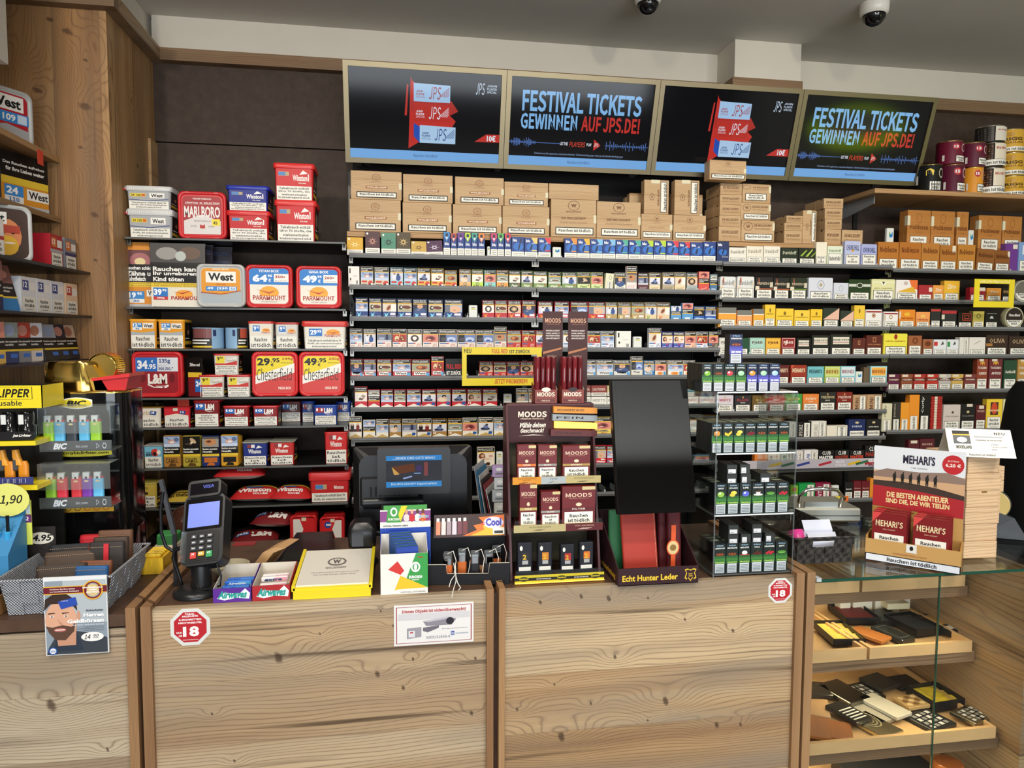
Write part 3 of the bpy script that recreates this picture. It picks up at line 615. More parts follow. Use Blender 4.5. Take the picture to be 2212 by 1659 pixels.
put(m,E_,878,968,160,ZM[1]+Z_,'cigarette_pack','tilted cream pack seen edge-on','cigarette pack',r2,ry=radians(4))
cigs(E_,ZM[1]+Z_,r2,'990,1118,155,WL,c 1125,1245,80,EV,s 1255,1375,155,DM,u 1385,1513,155,DB,e 1535,1672,150,DT,e 1675,1798,150,DB,q 1812,1935,155,DG,d 1945,2070,140,RR,h,r 2074,2160,172,BB,g,r')
r3 = 'the third cigarette shelf'
cigs(D_,ZM[2]+Z_,r3,'145,290,438,G,a 300,445,442,G,j 450,615,448,Gt,q 622,790,450,Gt,j 797,965,455,Gt,c 973,1143,460,Gt,j 1158,1365,460,Gt,t 1437,1535,522,dev 1590,1728,465,R,p 1733,1873,467,R,j 1880,2033,470,Rt,d 2042,2197,470,Rt,c')
cigs(E_,ZM[2]+Z_,r3,'118,283,483,R,i 305,470,483,Rt,a 487,685,485,Rt,o 690,885,488,Rt,t 888,1020,490,Y,i 1025,1175,492,Yt,t 1180,1335,492,Yt,m 1338,1470,492,Yc,i 1473,1620,495,Yp,q 1630,1750,532,LB,i,r 1757,1885,498,LB,h,r 1890,2015,535,NV,l 2020,2145,535,NV,u')
r4 = 'the fourth cigarette shelf'
cigs(D_,ZM[3]+Z_,r4,'80,225,792,J,a 237,378,795,J,i 390,558,793,J,u 565,730,795,J,b 737,903,798,J,p 910,1092,800,J,h 1095,1305,800,J,o 1308,1515,803,J,o 1520,1722,805,J,o 1728,1867,770,J,s 1872,2033,808,JR,m 2038,2195,808,JR,b')
cigs(E_,ZM[3]+Z_,r4,'92,240,810,JR,e 262,390,812,JB,p 402,540,810,JB,p 548,672,815,JB,g 680,830,818,JB,b 837,985,818,JB,a 1010,1175,818,back 1203,1300,880,dev 1378,1520,783,JB,q 1527,1653,825,JP,n 1658,1785,825,JP,n 1790,1917,825,JO,h 1922,2050,825,JB,b 2058,2172,820,JK,h')
r5 = 'the fifth cigarette shelf'
cigs(G_,ZM[4]+Z_,r5,'85,230,188,W,c 237,382,190,W,u 390,558,190,W,j 567,778,190,W,a 785,995,193,W,m 1007,1155,155,W,b')
w_,h_ = dims(G_,1172,1356,185,ZM[4]+Z_); m = MB(); m.box(-w_/2,w_/2,0,.02,0,h_,'121212','foil'); f = m.fr(-w_/2,w_/2,0,h_)
f.text('FULL RED',.06,.46,.98,.72,'c8322e',2,.04); f.text('IST ZURÜCK',.06,.14,.96,.38,'f2f0ea',2,.04)
put(m,G_,1172,1356,185,ZM[4]+Z_,'cigarette_pack','black card with red lettering','display card',r5)
cigs(G_,ZM[4]+Z_,r5,'1555,1712,218,JR,d 1717,1865,220,JR,j 1870,2018,220,JR,c 2022,2172,218,JR,d')
w_,h_ = dims(H_,-50,98,260,ZM[4]+Z_)
cigs(H_,ZM[4]+Z_,r5,'-120,-10,262,WS,b 0,105,262,M,f 112,218,265,WS,a 225,392,265,WS,a 398,563,268,WS,c 570,688,230,WT,o 692,803,268,WB,k 808,920,268,PT,h 937,1088,268,PT,a 1092,1205,270,PT,b')
r6 = 'the sixth cigarette shelf'
cigs(G_,ZM[5]+Z_,r6,'135,282,502,M,f 288,425,537,M,g,r 433,577,535,M,a 583,720,535,M,g 728,893,533,Mt,a 902,1063,535,Mt,e 1070,1233,530,Mt,k 1243,1410,530,Mt,e 1418,1583,530,M15,n 1593,1762,530,M15,f 1833,1925,585,dev 1978,2115,525,L,k 2120,2200,525,L,n')
r7 = 'the seventh cigarette shelf'
cigs(G_,ZM[6]+Z_,r7,'72,218,845,L,r 232,372,883,L,a,r 380,522,878,L,a 530,668,873,LG,k 677,842,873,Lt,u 848,1013,870,Lt,r 1020,1187,870,L10,e 1197,1362,868,L10,g 1365,1537,860,Lt,h 1547,1715,855,Lt,e 1722,1860,858,L,a')
cigs(H_,ZM[6]+Z_,r7,'60,195,833,CY,n 208,372,835,CY,h')
r8 = 'the eighth cigarette shelf'
cigs(J_,ZM[7]+Z_,r8,'1148,1300,262,CH,n 1313,1368,300,dev')
cigs(H_,ZM[7]+Z_,r8,'60,190,1120,WR,t 195,323,1118,WR,t 328,420,1118,WR,a'); 
cigs(J_,ZM[8]+Z_,'the lowest cigarette shelf','1165,1285,485,LM,r')
m = MB(); 
def lowbox(cr,x0,x1,top,z,bg,tx,tc,phrase,row,wb=.32,name='tobacco_stick_box'):
    w_,h_ = dims(cr,x0,x1,top,z); m = MB(); m.box(-w_/2,w_/2,0,.03,0,h_,bg,'foil'); f = m.fr(-w_/2,w_/2,0,h_); f.rect(0,0,1,wb,'e9e7de',1); f.rect(.1,wb*.6,.9,wb*.7,'444',2); f.rect(.1,wb*.3,.9,wb*.4,'444',2)
    f.text(tx,.1,.5,.9,.76,tc,2,.01); return put(m,cr,x0,x1,top,z,name,phrase,'stick box',row)
row = 'the sixth shelf behind the black monitor'
for (x0,x1,tp,zb,bg,tx,tc,ph) in ((60,165,520,622,'7d3a30','TERA','e3d2c8','brown red low box'),(172,325,520,622,'8d3b30','LAUTERBA','e3d2c8','wide brown red low box'),(332,420,522,622,'cfc68e','7','333','pale yellow low box'),(1110,1196,510,622,'1f7f94','LIFE','cfe6e8','teal low box')):
    z = PY(H_[0]+(x0+x1)/2/H_[2],H_[1]+zb/H_[2],YS-.004)[1]; lowbox(H_,x0,x1,tp,z,bg,tx,tc,ph,row)
row = 'the sixth cigarette shelf, lower layer'
for (x0,x1,tp) in ((60,166,632),(172,325,632),(332,420,634),(1110,1236,630),(1250,1400,632)):
    lowbox(H_,x0,x1,tp,ZM[5]+Z_,'eceae2','HEETS','8f8f8a','white stick box',row)
# a dark board carries the upper layer
lowbox(H_,1155,1225,870,ZM[6]+Z_,'dfeeea','EVO','6d8f8a','pale mint box',r7); lowbox(H_,1228,1285,872,ZM[6]+Z_,'e9e6da','V','8f8f8a','cream box',r7)
cigs(H_,ZM[7]+Z_,r8,'1200,1345,1215,CB,h')

# top pack shelf: vapes, pods
r1 = 'the top pack shelf'
def vape(w,h,bg,deco,dc):
    m = MB(); m.box(-w/2,w/2,0,.022,0,h,bg,'foil'); f = m.fr(-w/2,w/2,0,h,0,'foil'); f.rect(0,0,1,.3,'ece9df',1)
    for k in range(3): f.rect(.12,.07+.07*k,.88,.09+.07*k,'5b5852',2)
    f.ell(.14,.9,.07,.05,'f0eee8',2)
    for k in range(deco): a = 2*pi*k/deco; f.poly([(.5+.06*cos(a+.5),.58+.05*sin(a+.5)),(.5+.36*cos(a),.58+.2*sin(a)),(.5+.06*cos(a-.5),.58+.05*sin(a-.5))],dc,2)
    f.ell(.5,.58,.15,.1,dc,3); f.ell(.5,.58,.08,.055,bg,4); return m
def pod(w,h,ac,pen=0,bar=0):
    m = MB(); m.box(-w/2,w/2,0,.02,0,h,'1d3f86','foil'); f = m.fr(-w/2,w/2,0,h,0,'foil')
    if bar:
        f.rect(0,0,1,.36,'ece9df',1); f.poly([(.1,1),(0,.85),(.5,.62),(1,.85),(.9,1)],ac,1); f.ell(.5,.88,.22,.07,'2a2f45',2); f.poly([(.3,.8),(.5,.68),(.7,.8)],'dfe3ea',2)
        f.text('blu',.2,.47,.82,.6,'f0f2f8',3,.03); 
        for k in range(4): f.rect(.15,.07+.07*k,.85,.085+.07*k,'5b5852',2)
        return m
    f.rect(0,0,1,.32,'ece9df',1); f.ell(.55,.55,.42,.2,'2f6fc4',1)
    if ac != '1d3f86' and not pen: f.poly([(.5,1),(1,1),(1,.72),(.78,.72)],ac,2); f.rect(.55,.36,.95,.42,ac,2)
    if pen: f.poly([(.5,.38),(.6,.38),(.82,.92),(.74,.96)],'1c1e26',3)
    else: f.poly([(.38,.42),(.52,.40),(.64,.66),(.54,.7)],'1b2233',3); f.poly([(.56,.7),(.76,.74),(.78,.80),(.62,.78)],'b0b6c4',3)
    f.text('blu',.1,.78,.42,.92,'f0f2f8',3,.04)
    for k in range(3): f.rect(.12,.08+.07*k,.88,.095+.07*k,'5b5852',2)
    return m
z = ZM[0]+Z_
for x0,x1,tp,bg,dc,ph,n,ry in ((38,180,625,'dba92c','f0dca0','yellow',6,0),(200,328,572,'4d2a2e','c98f7c','dark maroon',8,0),(342,470,585,'4d8a72','1d2b26','mottled green',7,0),(475,600,580,'4d3f20','d8b876','dark olive',8,0),(607,742,660,'c9a44c','7d5d20','gold star',5,0),(745,888,655,'4b2346','cfc3cf','tilted purple',6,-3)):
    w_,h_ = dims(A_,x0,x1,tp,z); put(vape(w_,h_,bg,n,dc),A_,x0,x1,tp,z,'vape_box',ph+' vape box','vape box',r1,ry=radians(ry))
for x0,x1,tp,ac,ph in ((893,950,577,'3a8ac8','blue'),(957,1010,590,'b8493c','rust red'),(1017,1075,585,'7b3f9a','violet'),(1080,1135,585,'b5d23c','lime'),(1140,1195,587,'3fa890','teal'),(1200,1258,590,'e8852c','orange'),(1312,1368,590,'d63a68','pink'),(1372,1428,590,'5bb548','green'),(1435,1490,590,'d8404a','red')):
    if x0 == 1312: w_,h_ = dims(A_,1280,1306,705,z); put(device(w_,h_,'n'),A_,1280,1306,705,z,'shelf_price_device','slim grey plastic spacer device','device',r1)
    w_,h_ = dims(A_,x0,x1,tp,z); put(pod(w_,h_,ac,0,1),A_,x0,x1,tp,z,'vape_stick_box',f'narrow navy vape box, {ph} tip','vape box',r1)
for x0,x1,tp,ac,ph,pn in ((1497,1605,622,'3a8ac8','large pen',1),(1612,1725,630,'eccb7a','cream corner',0),(1733,1843,630,'d83a48','red corner',0)):
    w_,h_ = dims(A_,x0,x1,tp,z); put(pod(w_,h_,ac,pn),A_,x0,x1,tp,z,'vape_pod_box',f'blue pod box with {ph}','vape box',r1)
w_,h_ = dims(A_,1860,1935,710,z); put(device(w_,h_),A_,1860,1935,710,z,'shelf_price_device','white spacer device with logo','device',r1)
PC = ['e8963c','eeb83c','7fc0e8','7fc0e8','4fb09a','4fb09a','b8d43c','b8d43c','d83a48','d83a48','1d3f86','1d3f86']; PN = ['orange','amber','sky','sky','teal','teal','lime','lime','red','red','plain','plain']
for i,(x0,x1,tp) in enumerate(((163,272,635),(276,385,640),(390,500,642),(503,613,645),(617,725,648),(730,837,652),(840,948,655),(952,1060,655),(1065,1172,658),(1175,1273,668),(1278,1385,670),(1392,1500,665),(1512,1618,663))):
    w_,h_ = dims(B_,x0,x1,tp,z)
    if i == 12:
        m = MB(); m.box(-w_/2,w_/2,0,.02,0,h_,'1a2c5e','foil'); f = m.fr(-w_/2,w_/2,0,h_); f.text('blu',.1,.78,.42,.92,'f0f2f8',2,.04); f.ell(.5,.5,.35,.15,'2f6fc4',1); f.poly([(.42,.42),(.52,.40),(.64,.66),(.54,.7)],'10182a',2); f.text('BLUE ICE',.45,.25,.95,.33,'cfd8ec',2)
        put(m,B_,x0,x1,tp,z,'vape_pod_box','all dark blue pod box','vape box',r1); continue
    put(pod(w_,h_,PC[i]),B_,x0,x1,tp,z,'vape_pod_box',f'blue pod box, {PN[i]} corner','vape box',r1)

# cigarillo bays -------------------------------------------------
def cgs(cr,z,row,data,name='cigarillo_box',cat='cigarillo box'):
    for x0,x1,tp,bg,tx,tc,ph,*o in data:
        o = dict(o[0]) if o else {}; rz_ = o.pop('ry',0); y = o.pop('y',YS-.004); rot = o.pop('rot',0)
        w_,h_ = dims(cr,x0,x1,tp,z,y)
        if bg == 'dev': put(device(w_,h_),cr,x0,x1,tp,z,'shelf_price_device','white spacer device with logo','device',row); continue
        if rot:
            m = MB(); m.box(-w_/2,w_/2,0,.03,0,h_,bg,'foil'); f = m.fr(-w_/2,w_/2,0,h_,0,'foil'); rit(f,.5,.06,.93,.94,rot=1) if rot == 1 else rit(f,.12,.03,.85,.42,rot=1)
            T = Fr(m,(-w_/2+w_*.42,0,h_*(.12 if rot == 1 else .5)),(0,0,h_*(.7 if rot == 1 else .44)),(-w_*.26,0,0),0,'foil'); T.nn = Vector((0,-1,0)); T.text(tx or ' ',0,0,1,1,tc,4,.01,0,1) if tx else None
        else: m = cigar(w_-.0015,h_,bg,tx,tc,**o)
        put(m,cr,x0,x1,tp,z,name,ph,cat,row,ry=radians(rz_),y=y)
L3 = dict(lines=3)
def stripe(c,a=.44,b=.50): return ('r',0,a,1,b,c)
W1 = dict(lines=1,wb=.36)
rr1 = 'the top cigarillo shelf'
cgs(B_,ZR[0]+Z_,rr1,[(1618,1770,715,'e8e4d8','Davidoff','8a8577','cream cigarillo box',W1),(1774,1920,705,'e9e3d2','Davidoff','a09a88','taller cream cigarillo box'),(1925,2072,705,'ebe6d8','Davidoff','a09a88','second tall cream box')])
cgs(C_,ZR[0]+Z_,rr1,[(110,258,625,'1f2b1c','Davidoff','c9c9b0','black green cigarillo box'),(262,410,625,'20241a','','fff','black box with leaves',dict(ops=[('p',[(.1,.55),(.45,.9),(.5,.85),(.2,.5)],'8fb03c'),('p',[(.4,.5),(.8,.95),(.85,.9),(.55,.5)],'a7c24e'),('p',[(.7,.5),(1,.8),(1,.7),(.8,.48)],'7f9a35')])),
  (414,508,573,'ede6d0','','fff','narrow cream cigarillo box',L3),(512,645,608,'dfe8cf','Davidoff','7f8a6a','pale green cigarillo box',dict(lines=1,wb=.62,tb=.7,tt=.85)),
  (662,802,562,'b9bfdf','CHURCHILL','4d5582','tall lilac tin',dict(lines=3,wb=.46,tin=1,ops=[('e',.5,.62,.08,.06,'d9a832')])),(805,943,590,'aab0dc','CHURCHILL','4d5582','shorter lilac tin',dict(lines=3,wb=.54,tin=1))])
cgs(C_,ZQ[0]+Z_,rr1,[(950,1132,572,'b5732f','Noblesse','6b3512','wide amber wood pack'),(1136,1325,575,'b5702c','Noblesse','6b3512','amber wood pack'),(1328,1484,582,'b87a36','Noblesse','6b3512','lighter amber pack',dict(wb=.36)),(1488,1636,600,'b07330','Noblesse','6b3512','amber pack with seal',dict(wb=.38,ops=[('r',.72,.72,.92,.98,'e6dcc8')])),(1642,1794,595,'bd7f33','Noblesse','6b3512','golden brown pack'),(1799,1955,632,'8f5a2a','Noblesse','5a2c10','dark tilted wood pack',dict(ry=3)),(1962,2093,645,'8a5528','Noblesse','5a2c10','small dark wood pack',dict(ops=[('r',.85,.7,1,.95,'e6dcc8')]))])
w_,h_ = dims(C_,2100,2165,585,ZQ[0]+Z_); m = MB(); m.box(-w_/2-.03,w_/2,0,.03,0,h_,'6d3a8c','foil'); f = m.fr(-w_/2,w_/2,0,h_,0); f.rect(.3,.82,.9,.97,'e6dcc8',1)
put(m,C_,2100,2165,585,ZQ[0]+Z_,'cigarillo_box','purple cigarillo carton','cigarillo box',rr1,y=YS+.002)
cgs(C_,ZQ[0]+Z_,rr1,[(2170,2330,575,'7f9fd0','','fff','light blue box at the end',dict(ops=[('r',.2,.6,.8,.9,'dfe4ee')]))])
rr2 = 'the second cigarillo shelf'; bw = dict(ops=[('e',.2,.8,.05,.18,'a8502c'),('r',0,.42,.22,.6,'e2d5be'),('r',.82,.55,1,.78,'d8cdb8')])
def band(c): return dict(ops=[('e',.2,.8,.05,.18,'8a4a34'),('r',.82,.55,1,.78,'cfc4ae'),stripe(c,.46,.5),('r',0,.42,.22,.6,'e2d5be')],wb=.45,tt=.78,tb=.66)
cgs(F_,ZR[1]+Z_,rr2,[(52,165,90,'dfe0de','Davidoff','8d8f90','white cigarillo tin',dict(bw,tin=1,wb=.5)),(173,297,90,'e2e2df','Davidoff','8d8f90','second white tin',dict(bw,tin=1,wb=.5)),(303,430,95,'1b1a19','PRIMEROS','c9b9a0','black tin with orange line',band('c8673a')),(433,548,100,'1d1b19','PRIMEROS','c9b9a0','second black tin',band('c8673a')),(552,672,100,'222b18','PRIMEROS','c9b9a0','dark green tin',band('7f9a4a')),
  (682,857,98,'d5d8e2','','fff','large silver white tin',dict(tin=1,ops=[('o',.5,.68,.14,.2,.12,'7d8296'),('e',.5,.68,.06,.08,'b3a273')])),(860,966,135,'d2d5df','','fff','small silver white tin',dict(ops=[('o',.5,.68,.14,.16,.12,'7d8296')],wb=.38)),(968,1124,110,'233818','','fff','dark green banded tin',dict(tin=1,ops=[('r',0,.66,1,.78,'c9cfc4'),('e',.5,.72,.16,.14,'2c3a26'),('o',.5,.72,.14,.12,.2,'dfe3d9')])),(1130,1298,108,'e2dfa8','AVO CLASSIC','8a8450','pale yellow cigarillo tin',dict(tin=1,wb=.5,tb=.56,tt=.61,ops=[('r',0,.84,1,.87,'f2f0d8'),('e',.5,.82,.12,.1,'efeed0'),('p',[(.44,.88),(.5,.74),(.56,.88)],'4a4630')])),
  (1303,1458,115,'efe9e4','','fff','white and orange box',dict(ops=[('p',[(.6,1),(1,1),(1,.55),(.75,.62)],'e8743a'),('p',[(.05,.45),(.8,.7),(.95,.42)],'e0b13a'),('e',.45,.85,.1,.09,'c9b8b4')])),(1463,1563,150,'a82b33','','fff','red cigarillo box',dict(wb=.44,ops=[('r',.75,.6,1,.85,'e6dcc8')])),(1567,1643,152,'eba04a','Zino','f6ead0','narrow orange box',dict(wb=.5)),(1646,1757,120,'ecb83a','Zino','f6ead0','golden yellow box',dict(wb=.42))])
cgs(F_,ZQ[1]+Z_,rr2,[(1828,1938,168,'b02a36','','fff','deep red box behind frame',dict(wb=.5,ops=[('r',.6,.75,1,1,'e6dcc8')])),(1948,2052,172,'e5983c','Zino','f6ead0','orange box behind frame',dict(wb=.46)),(2058,2135,172,'1f1a16','WOKABA','b9985c','black box behind frame',dict(wb=.4))])
rr3 = 'the third cigarillo shelf'; coh = dict(ops=[('r',0,.72,1,1,'77776f'),('r',0,.68,1,.72,'efe9dc')]); dg = dict(ops=[('p',[(0,.42),(1,1),(1,.42)],'e3b8a0')]); mc = dict(tb=.56,tt=.63,ops=[('e',.5,.75,.08,.1,'8a6a1c')])
cgs(F_,ZR[2]+Z_,rr3,[(40,168,310,'eea33a','','fff','orange box, grey top',coh),(174,280,330,'eea66a','','fff','peach box, grey top',coh),(288,366,320,'eeaa3a','','fff','small orange box, grey top',coh),(371,446,290,'ecc63c','PETIT','8a6a1c','tall yellow box',dict(mc,lines=3,wb=.4)),(450,575,318,'efc93c','MONTECRISTO','8a6a1c','wide yellow box',mc),(580,690,330,'efca46','MONTECRISTO','8a6a1c','yellow box',mc),(696,780,322,'efc434','MONTECRISTO','8a6a1c','narrow yellow box',mc),
  (784,900,315,'2b352c','','fff','black and pink diagonal box',dg),(906,1003,333,'2b352c','','fff','smaller diagonal box',dg),(1006,1083,295,'ecc340','','fff','tall mustard box',dict(mc,lines=3)),(1087,1203,325,'ece8e4','','fff','white crested box',dict(ops=[('r',.02,.84,.98,.93,'9a2b30'),('o',.5,.68,.12,.12,.4,'a8803a'),('e',.5,.68,.05,.06,'9a2b30')])),(1215,1318,340,'ece8e4','','fff','smaller white crested box',dict(ops=[('r',.02,.84,.98,.93,'9a2b30'),('o',.5,.68,.12,.12,.4,'a8803a'),('r',0,.45,.15,.8,'cfc4ae')])),
  (1325,1440,325,'e58a2c','PARTAGAS','8a2a1c','orange gold box',dict(tb=.48,tt=.58,ops=[('e',.5,.75,.18,.1,'eab93a'),('r',0,.5,.12,.9,'dccfb4')])),(1446,1545,342,'ee9d5a','PARTAGAS','8a2a1c','light orange box',dict(tb=.48,tt=.58,ops=[('e',.5,.75,.18,.1,'f0c060')]))])
cgs(F_,ZR[2]+Z_,rr3,[(1551,1622,318,'2b2a2c','','fff','black box, red top',dict(lines=3,ops=[('r',0,.86,1,.97,'c23c34')])),(1628,1735,328,'2e2d2f','','fff','wide black box, red top',dict(ops=[('r',0,.8,1,.96,'b8333a'),('r',0,.5,.2,.75,'d8ccb8')])),(1744,1846,345,'1c1412','','fff','black red maze box',dict(ops=[('f',.3,.5,.95,.95,.05,'b8442e'),('f',.45,.6,.8,.85,.05,'b8442e')]))])
cgs(F_,ZQ[2]+Z_,rr3,[(1851,1932,337,'cdbb5a','','fff','gold green box',dict(ops=[('o',.5,.72,.2,.14,.3,'6d6a2c')])),(1938,2030,345,'1d1c1b','GUANTANAMERA','cfc9bb','black box, white dome',dict(tb=.9,tt=.95,ops=[('p',[(.34,.62),(.66,.62),(.6,.74),(.5,.78),(.4,.74)],'e9e6de')]))])
rr4 = 'the fourth cigarillo shelf'
def petit(c,bg): return dict(ops=[('f',.04,.46,.96,.97,.02,c),('p',[(.25,.6),(.35,.85),(.45,.85),(.35,.6)],c)],tb=.66,tt=.82)
def bene(x): return dict(ops=[('r',.12,.54,.88,.88,'ddd6c4'),('r',.12,.62,.88,.64,'a03a30')],tb=.7,tt=.79,wb=.38)
cgs(F_,ZR[3]+Z_,rr4,[(45,135,525,'dcdad0','Petit','5b1f24','white box, red script',petit('b9b6aa',0)),(150,256,527,'1e4a30','','fff','dark green box half hidden'),(264,372,525,'a9cfc0','Petit','5b1f24','mint green box',petit('8fb8a8',0)),(378,483,527,'e9b441','Petit','5b1f24','amber box',petit('cf9a30',0)),(488,588,525,'8f2529','Petit','f1e6dc','dark red box',petit('e9d8ce',0)),(597,697,530,'201f1e','BENE-PETA','4d4a44','small black box',bene(0)),(703,833,508,'1e1d1c','BENE-PETA','4d4a44','medium black box',bene(0)),(836,990,502,'232220','BENE-PETA','4d4a44','large black box',bene(0)),
  (994,1088,528,'5a2320','','fff','small maroon box',dict(ops=[('f',.42,.62,.58,.85,.03,'c98a5a')])),(1092,1208,508,'5c221e','LEON JIMENES','c98a5a','large maroon box',dict(tb=.52,tt=.58,ops=[('f',.4,.66,.6,.9,.03,'c98a5a')])),(1216,1387,495,'eadf4a','LEON JIMENES','9a3a20','bright yellow tin',dict(tin=1,tb=.62,tt=.68,wb=.42,ops=[('e',.5,.85,.07,.12,'a02c22')])),(1391,1488,510,'9a5c38','','fff','brown medallion box',dict(ops=[('e',.5,.75,.2,.16,'6b3318'),('e',.5,.75,.1,.1,'9a5c38')],wb=.5))])
cgs(F_,ZR[3]+Z_,rr4,[(1495,1566,535,'9a6040','','fff','small brown medallion box',dict(ops=[('e',.5,.72,.3,.16,'6b3318')],wb=.42)),(1571,1664,537,'dfe2e4','','fff','white tin, red leaf',dict(tin=1,ops=[('r',.02,.6,.3,.85,'c8322e'),('p',[(.55,.65),(.7,.9),(.8,.7)],'444')])),(1667,1750,537,'dfe2e4','','fff','white tin, green leaf',dict(tin=1,ops=[('r',.02,.55,.25,.85,'3a8a4a'),('p',[(.5,.65),(.65,.9),(.75,.7)],'444')]))])
cgs(F_,ZQ[3]+Z_,rr4,[(1756,1820,522,'dfdbd2','','fff','white box turned sideways',dict(rot=1)),(1824,1940,522,'e3ded4','','fff','plain white box',dict(wb=.34,ops=[('p',[(.3,.6),(.7,.8),(.68,.83),(.3,.63)],'9a968c')])),(1944,2100,507,'3a2a22','OLIVA','b79a78','dark brown box',dict(ops=[('r',0,.46,.3,.6,'a8743a')])),(2106,2260,515,'3b2b23','OLIVA','b79a78','second dark brown box')])
rr5 = 'the fifth cigarillo shelf'
def bid(c): return dict(ops=[('r',.06,.46,.94,.94,c),('f',.06,.46,.94,.94,.02,'e9e6da')],tb=.6,tt=.8)
cgs(F_,ZR[4]+Z_,rr5,[(440,545,720,'5d1c1c',"MEHARI'S",'e6c8a8','half hidden maroon box'),(554,668,720,'96301f',"MEHARI'S",'f0e0b8','brick red box',dict(ops=[('p',[(0,1),(0,.8),(.25,1)],'c8503a')])),(674,790,730,'6fb6bd',"MEHARI'S",'1f2f36','turquoise box'),(796,907,728,'a9c45e','BIDDIES','8a2a20','olive green box',bid('c9cf6a')),(909,1016,727,'8cc4d6','BIDDIES','8a2a20','sky blue box',bid('d3e2e6')),(1019,1066,765,'dev','','',''),(1074,1116,735,'6b5a44','','fff','row of brown box edges',dict(side='n',ops=[('r',.2,0,.25,1,'3a2e22'),('r',.5,0,.55,1,'3a2e22'),('r',.78,0,.83,1,'3a2e22')])),(1121,1240,727,'9accd0','BIDDIES','8a2a20','blue and orange box',bid('eeb04a'))])
TC = [('5d1f3f','plum'),('8a4a30','brown'),('a8332c','scarlet'),('b8322a','bright red'),('b9b4ae','silver'),('c9a856','gold'),('7a3a38','rosewood')]
cgs(F_,ZQ[4]+Z_,rr5,[(x0,x0+86,785,c,'TOSCANO','f0e6da',n+' small box',dict(tb=.62,tt=.72,ops=[('r',.1,.85,.6,.98,'ddd2bd'),('p',[(0,.8),(.5,.7),(1,.8),(1,.6),(0,.6)],'5a2a1c')])) for x0,(c,n) in zip((1244,1338,1428,1519,1608,1697,1788),TC)])
def tall(t2): return dict(lines=3,wb=.37,tb=.68,tt=.76,ops=[('p',[(.3,.8),(.4,.88),(.5,.8),(.6,.88),(.7,.8),(.68,.92),(.32,.92)],'d9a23c'),('t',t2,.2,.5,.9,.58,'f0e6da',.02),('r',.2,.93,.6,1,'ddd2bd')])
cgs(F_,ZQ[4]+Z_,rr5,[(1880,1958,678,'8a3f2c','TOSCANO','f0e6da','tall rust brown box',tall('CLASSICO')),(1966,2062,678,'6b2c30','TOSCANO','f0e6da','tall dark red box',tall('ANTICO')),(2072,2164,685,'2b4a34','Garibaldi','f0e6da','tall dark green box',dict(lines=3,wb=.37,tb=.56,tt=.66)),(2170,2260,680,'b58a4a','TOSCANO','f0e6da','tall tan box',tall('MODICA'))])
rr6 = 'the sixth cigarillo shelf'
def mint(w): return dict(wb=.46,tb=.66,tt=.8,ops=[('e',.5,.88,.04,.06,'c9a05a'),('t','MINI',.36,.54,.64,.6,'e9dcc8',.01)])
cgs(H_,ZR[5]+Z_,rr6,[(1420,1588,618,'d3cbd3','WHITE','b03a48','white cigarillo box',mint(0)),(1600,1765,618,'2b2a2d','BLACK','b03a48','black cigarillo box',mint(0)),(1776,1928,618,'6b5426','GOLD','cfae62','olive gold box',mint(0)),(1938,2098,618,'9c332c','RED','efe3d8','red cigarillo box',mint(0))])
cgs(I_,ZR[5]+Z_,rr6,[(145,292,285,'3f9a3e','GREEN','d9d46a','green cigarillo box',mint(0)),(298,438,285,'e0813a','SUNNY','f0e0c0','orange cigarillo box',mint(0)),(444,585,268,'262524','PREMIUM','c9b98a','black premium box',mint(0)),(592,728,268,'7d2219','PREMIUM','e3cbb8','dark red premium box',mint(0)),(734,850,293,'b9936c','MINI','4a2c20','tan box on end',dict(rot=1)),(856,984,290,'bb9670','MINI','4a2c20','second tan box on end',dict(rot=1))])
w2 = dict(rot=2)
cgs(I_,ZQ[5]+Z_,rr6,[(988,1072,367,'d8d3b4','curly','6b6440','tall cream box',w2),(1078,1145,357,'35322e','panama','b5ab90','tall black grey box',w2),(1149,1220,360,'eb9a2c','','fff','tall amber box',w2),(1224,1310,292,'e8902a','','fff','taller amber box',w2),(1314,1404,290,'151412','Curly','f0ede4','tall black box',w2)])
w_,h_ = dims(I_,1410,1508,305,ZQ[5]+Z_); m = MB()
for k in range(13): m.box(-w_/2+(k % 2)*.002,w_/2-(k*3 % 2)*.002,0,.05,h_*k/13,h_*(k+.92)/13,'a82a26','foil'); m.box(-w_/2+.02,-w_/2+.035,-.0004,0,h_*k/13,h_*(k+.9)/13,'ddd2bd')
put(m,I_,1410,1508,305,ZQ[5]+Z_,'cigarillo_flat_stack','tower of flat red packs','cigarillo packs',rr6)
cgs(I_,ZQ[5]+Z_,rr6,[(1516,1665,378,'cfc3bb','COLLOFINO','7d746c','pale pink box',dict(tb=.52,tt=.57,wb=.36,ops=[('e',.55,.7,.07,.05,'5a4a38')])),(1668,1793,372,'1b1a1a','COLLOFINO','9a948a','plain black box',dict(tb=.52,tt=.57,wb=.36,ops=[('e',.5,.7,.1,.05,'c9b88a'),('r',.4,.9,.8,1,'ddd2bd')])),(1798,1885,380,'5a1f24','MOODS','cfae9a','maroon box',dict(tb=.7,tt=.8,ops=[('r',.3,.85,.8,.98,'ddd2bd')])),
  (1890,2028,330,'e9c63a','','fff','tall yellow emblem box',dict(wb=.42,ops=[('r',.25,.48,.75,.9,'3a2c20'),('e',.5,.7,.2,.2,'c84a2a'),('t','VASCO DA GAMA',.15,.6,.85,.66,'f0e0b0',.02)])),(2034,2165,330,'e3dcae','','fff','tall cream emblem box',dict(wb=.42,ops=[('r',.25,.48,.75,.9,'3a3c2c'),('e',.5,.7,.2,.2,'c84a2a'),('t','VASCO DA GAMA',.15,.6,.85,.66,'f0e0b0',.02)]))])
rr7 = 'the seventh cigarillo shelf'
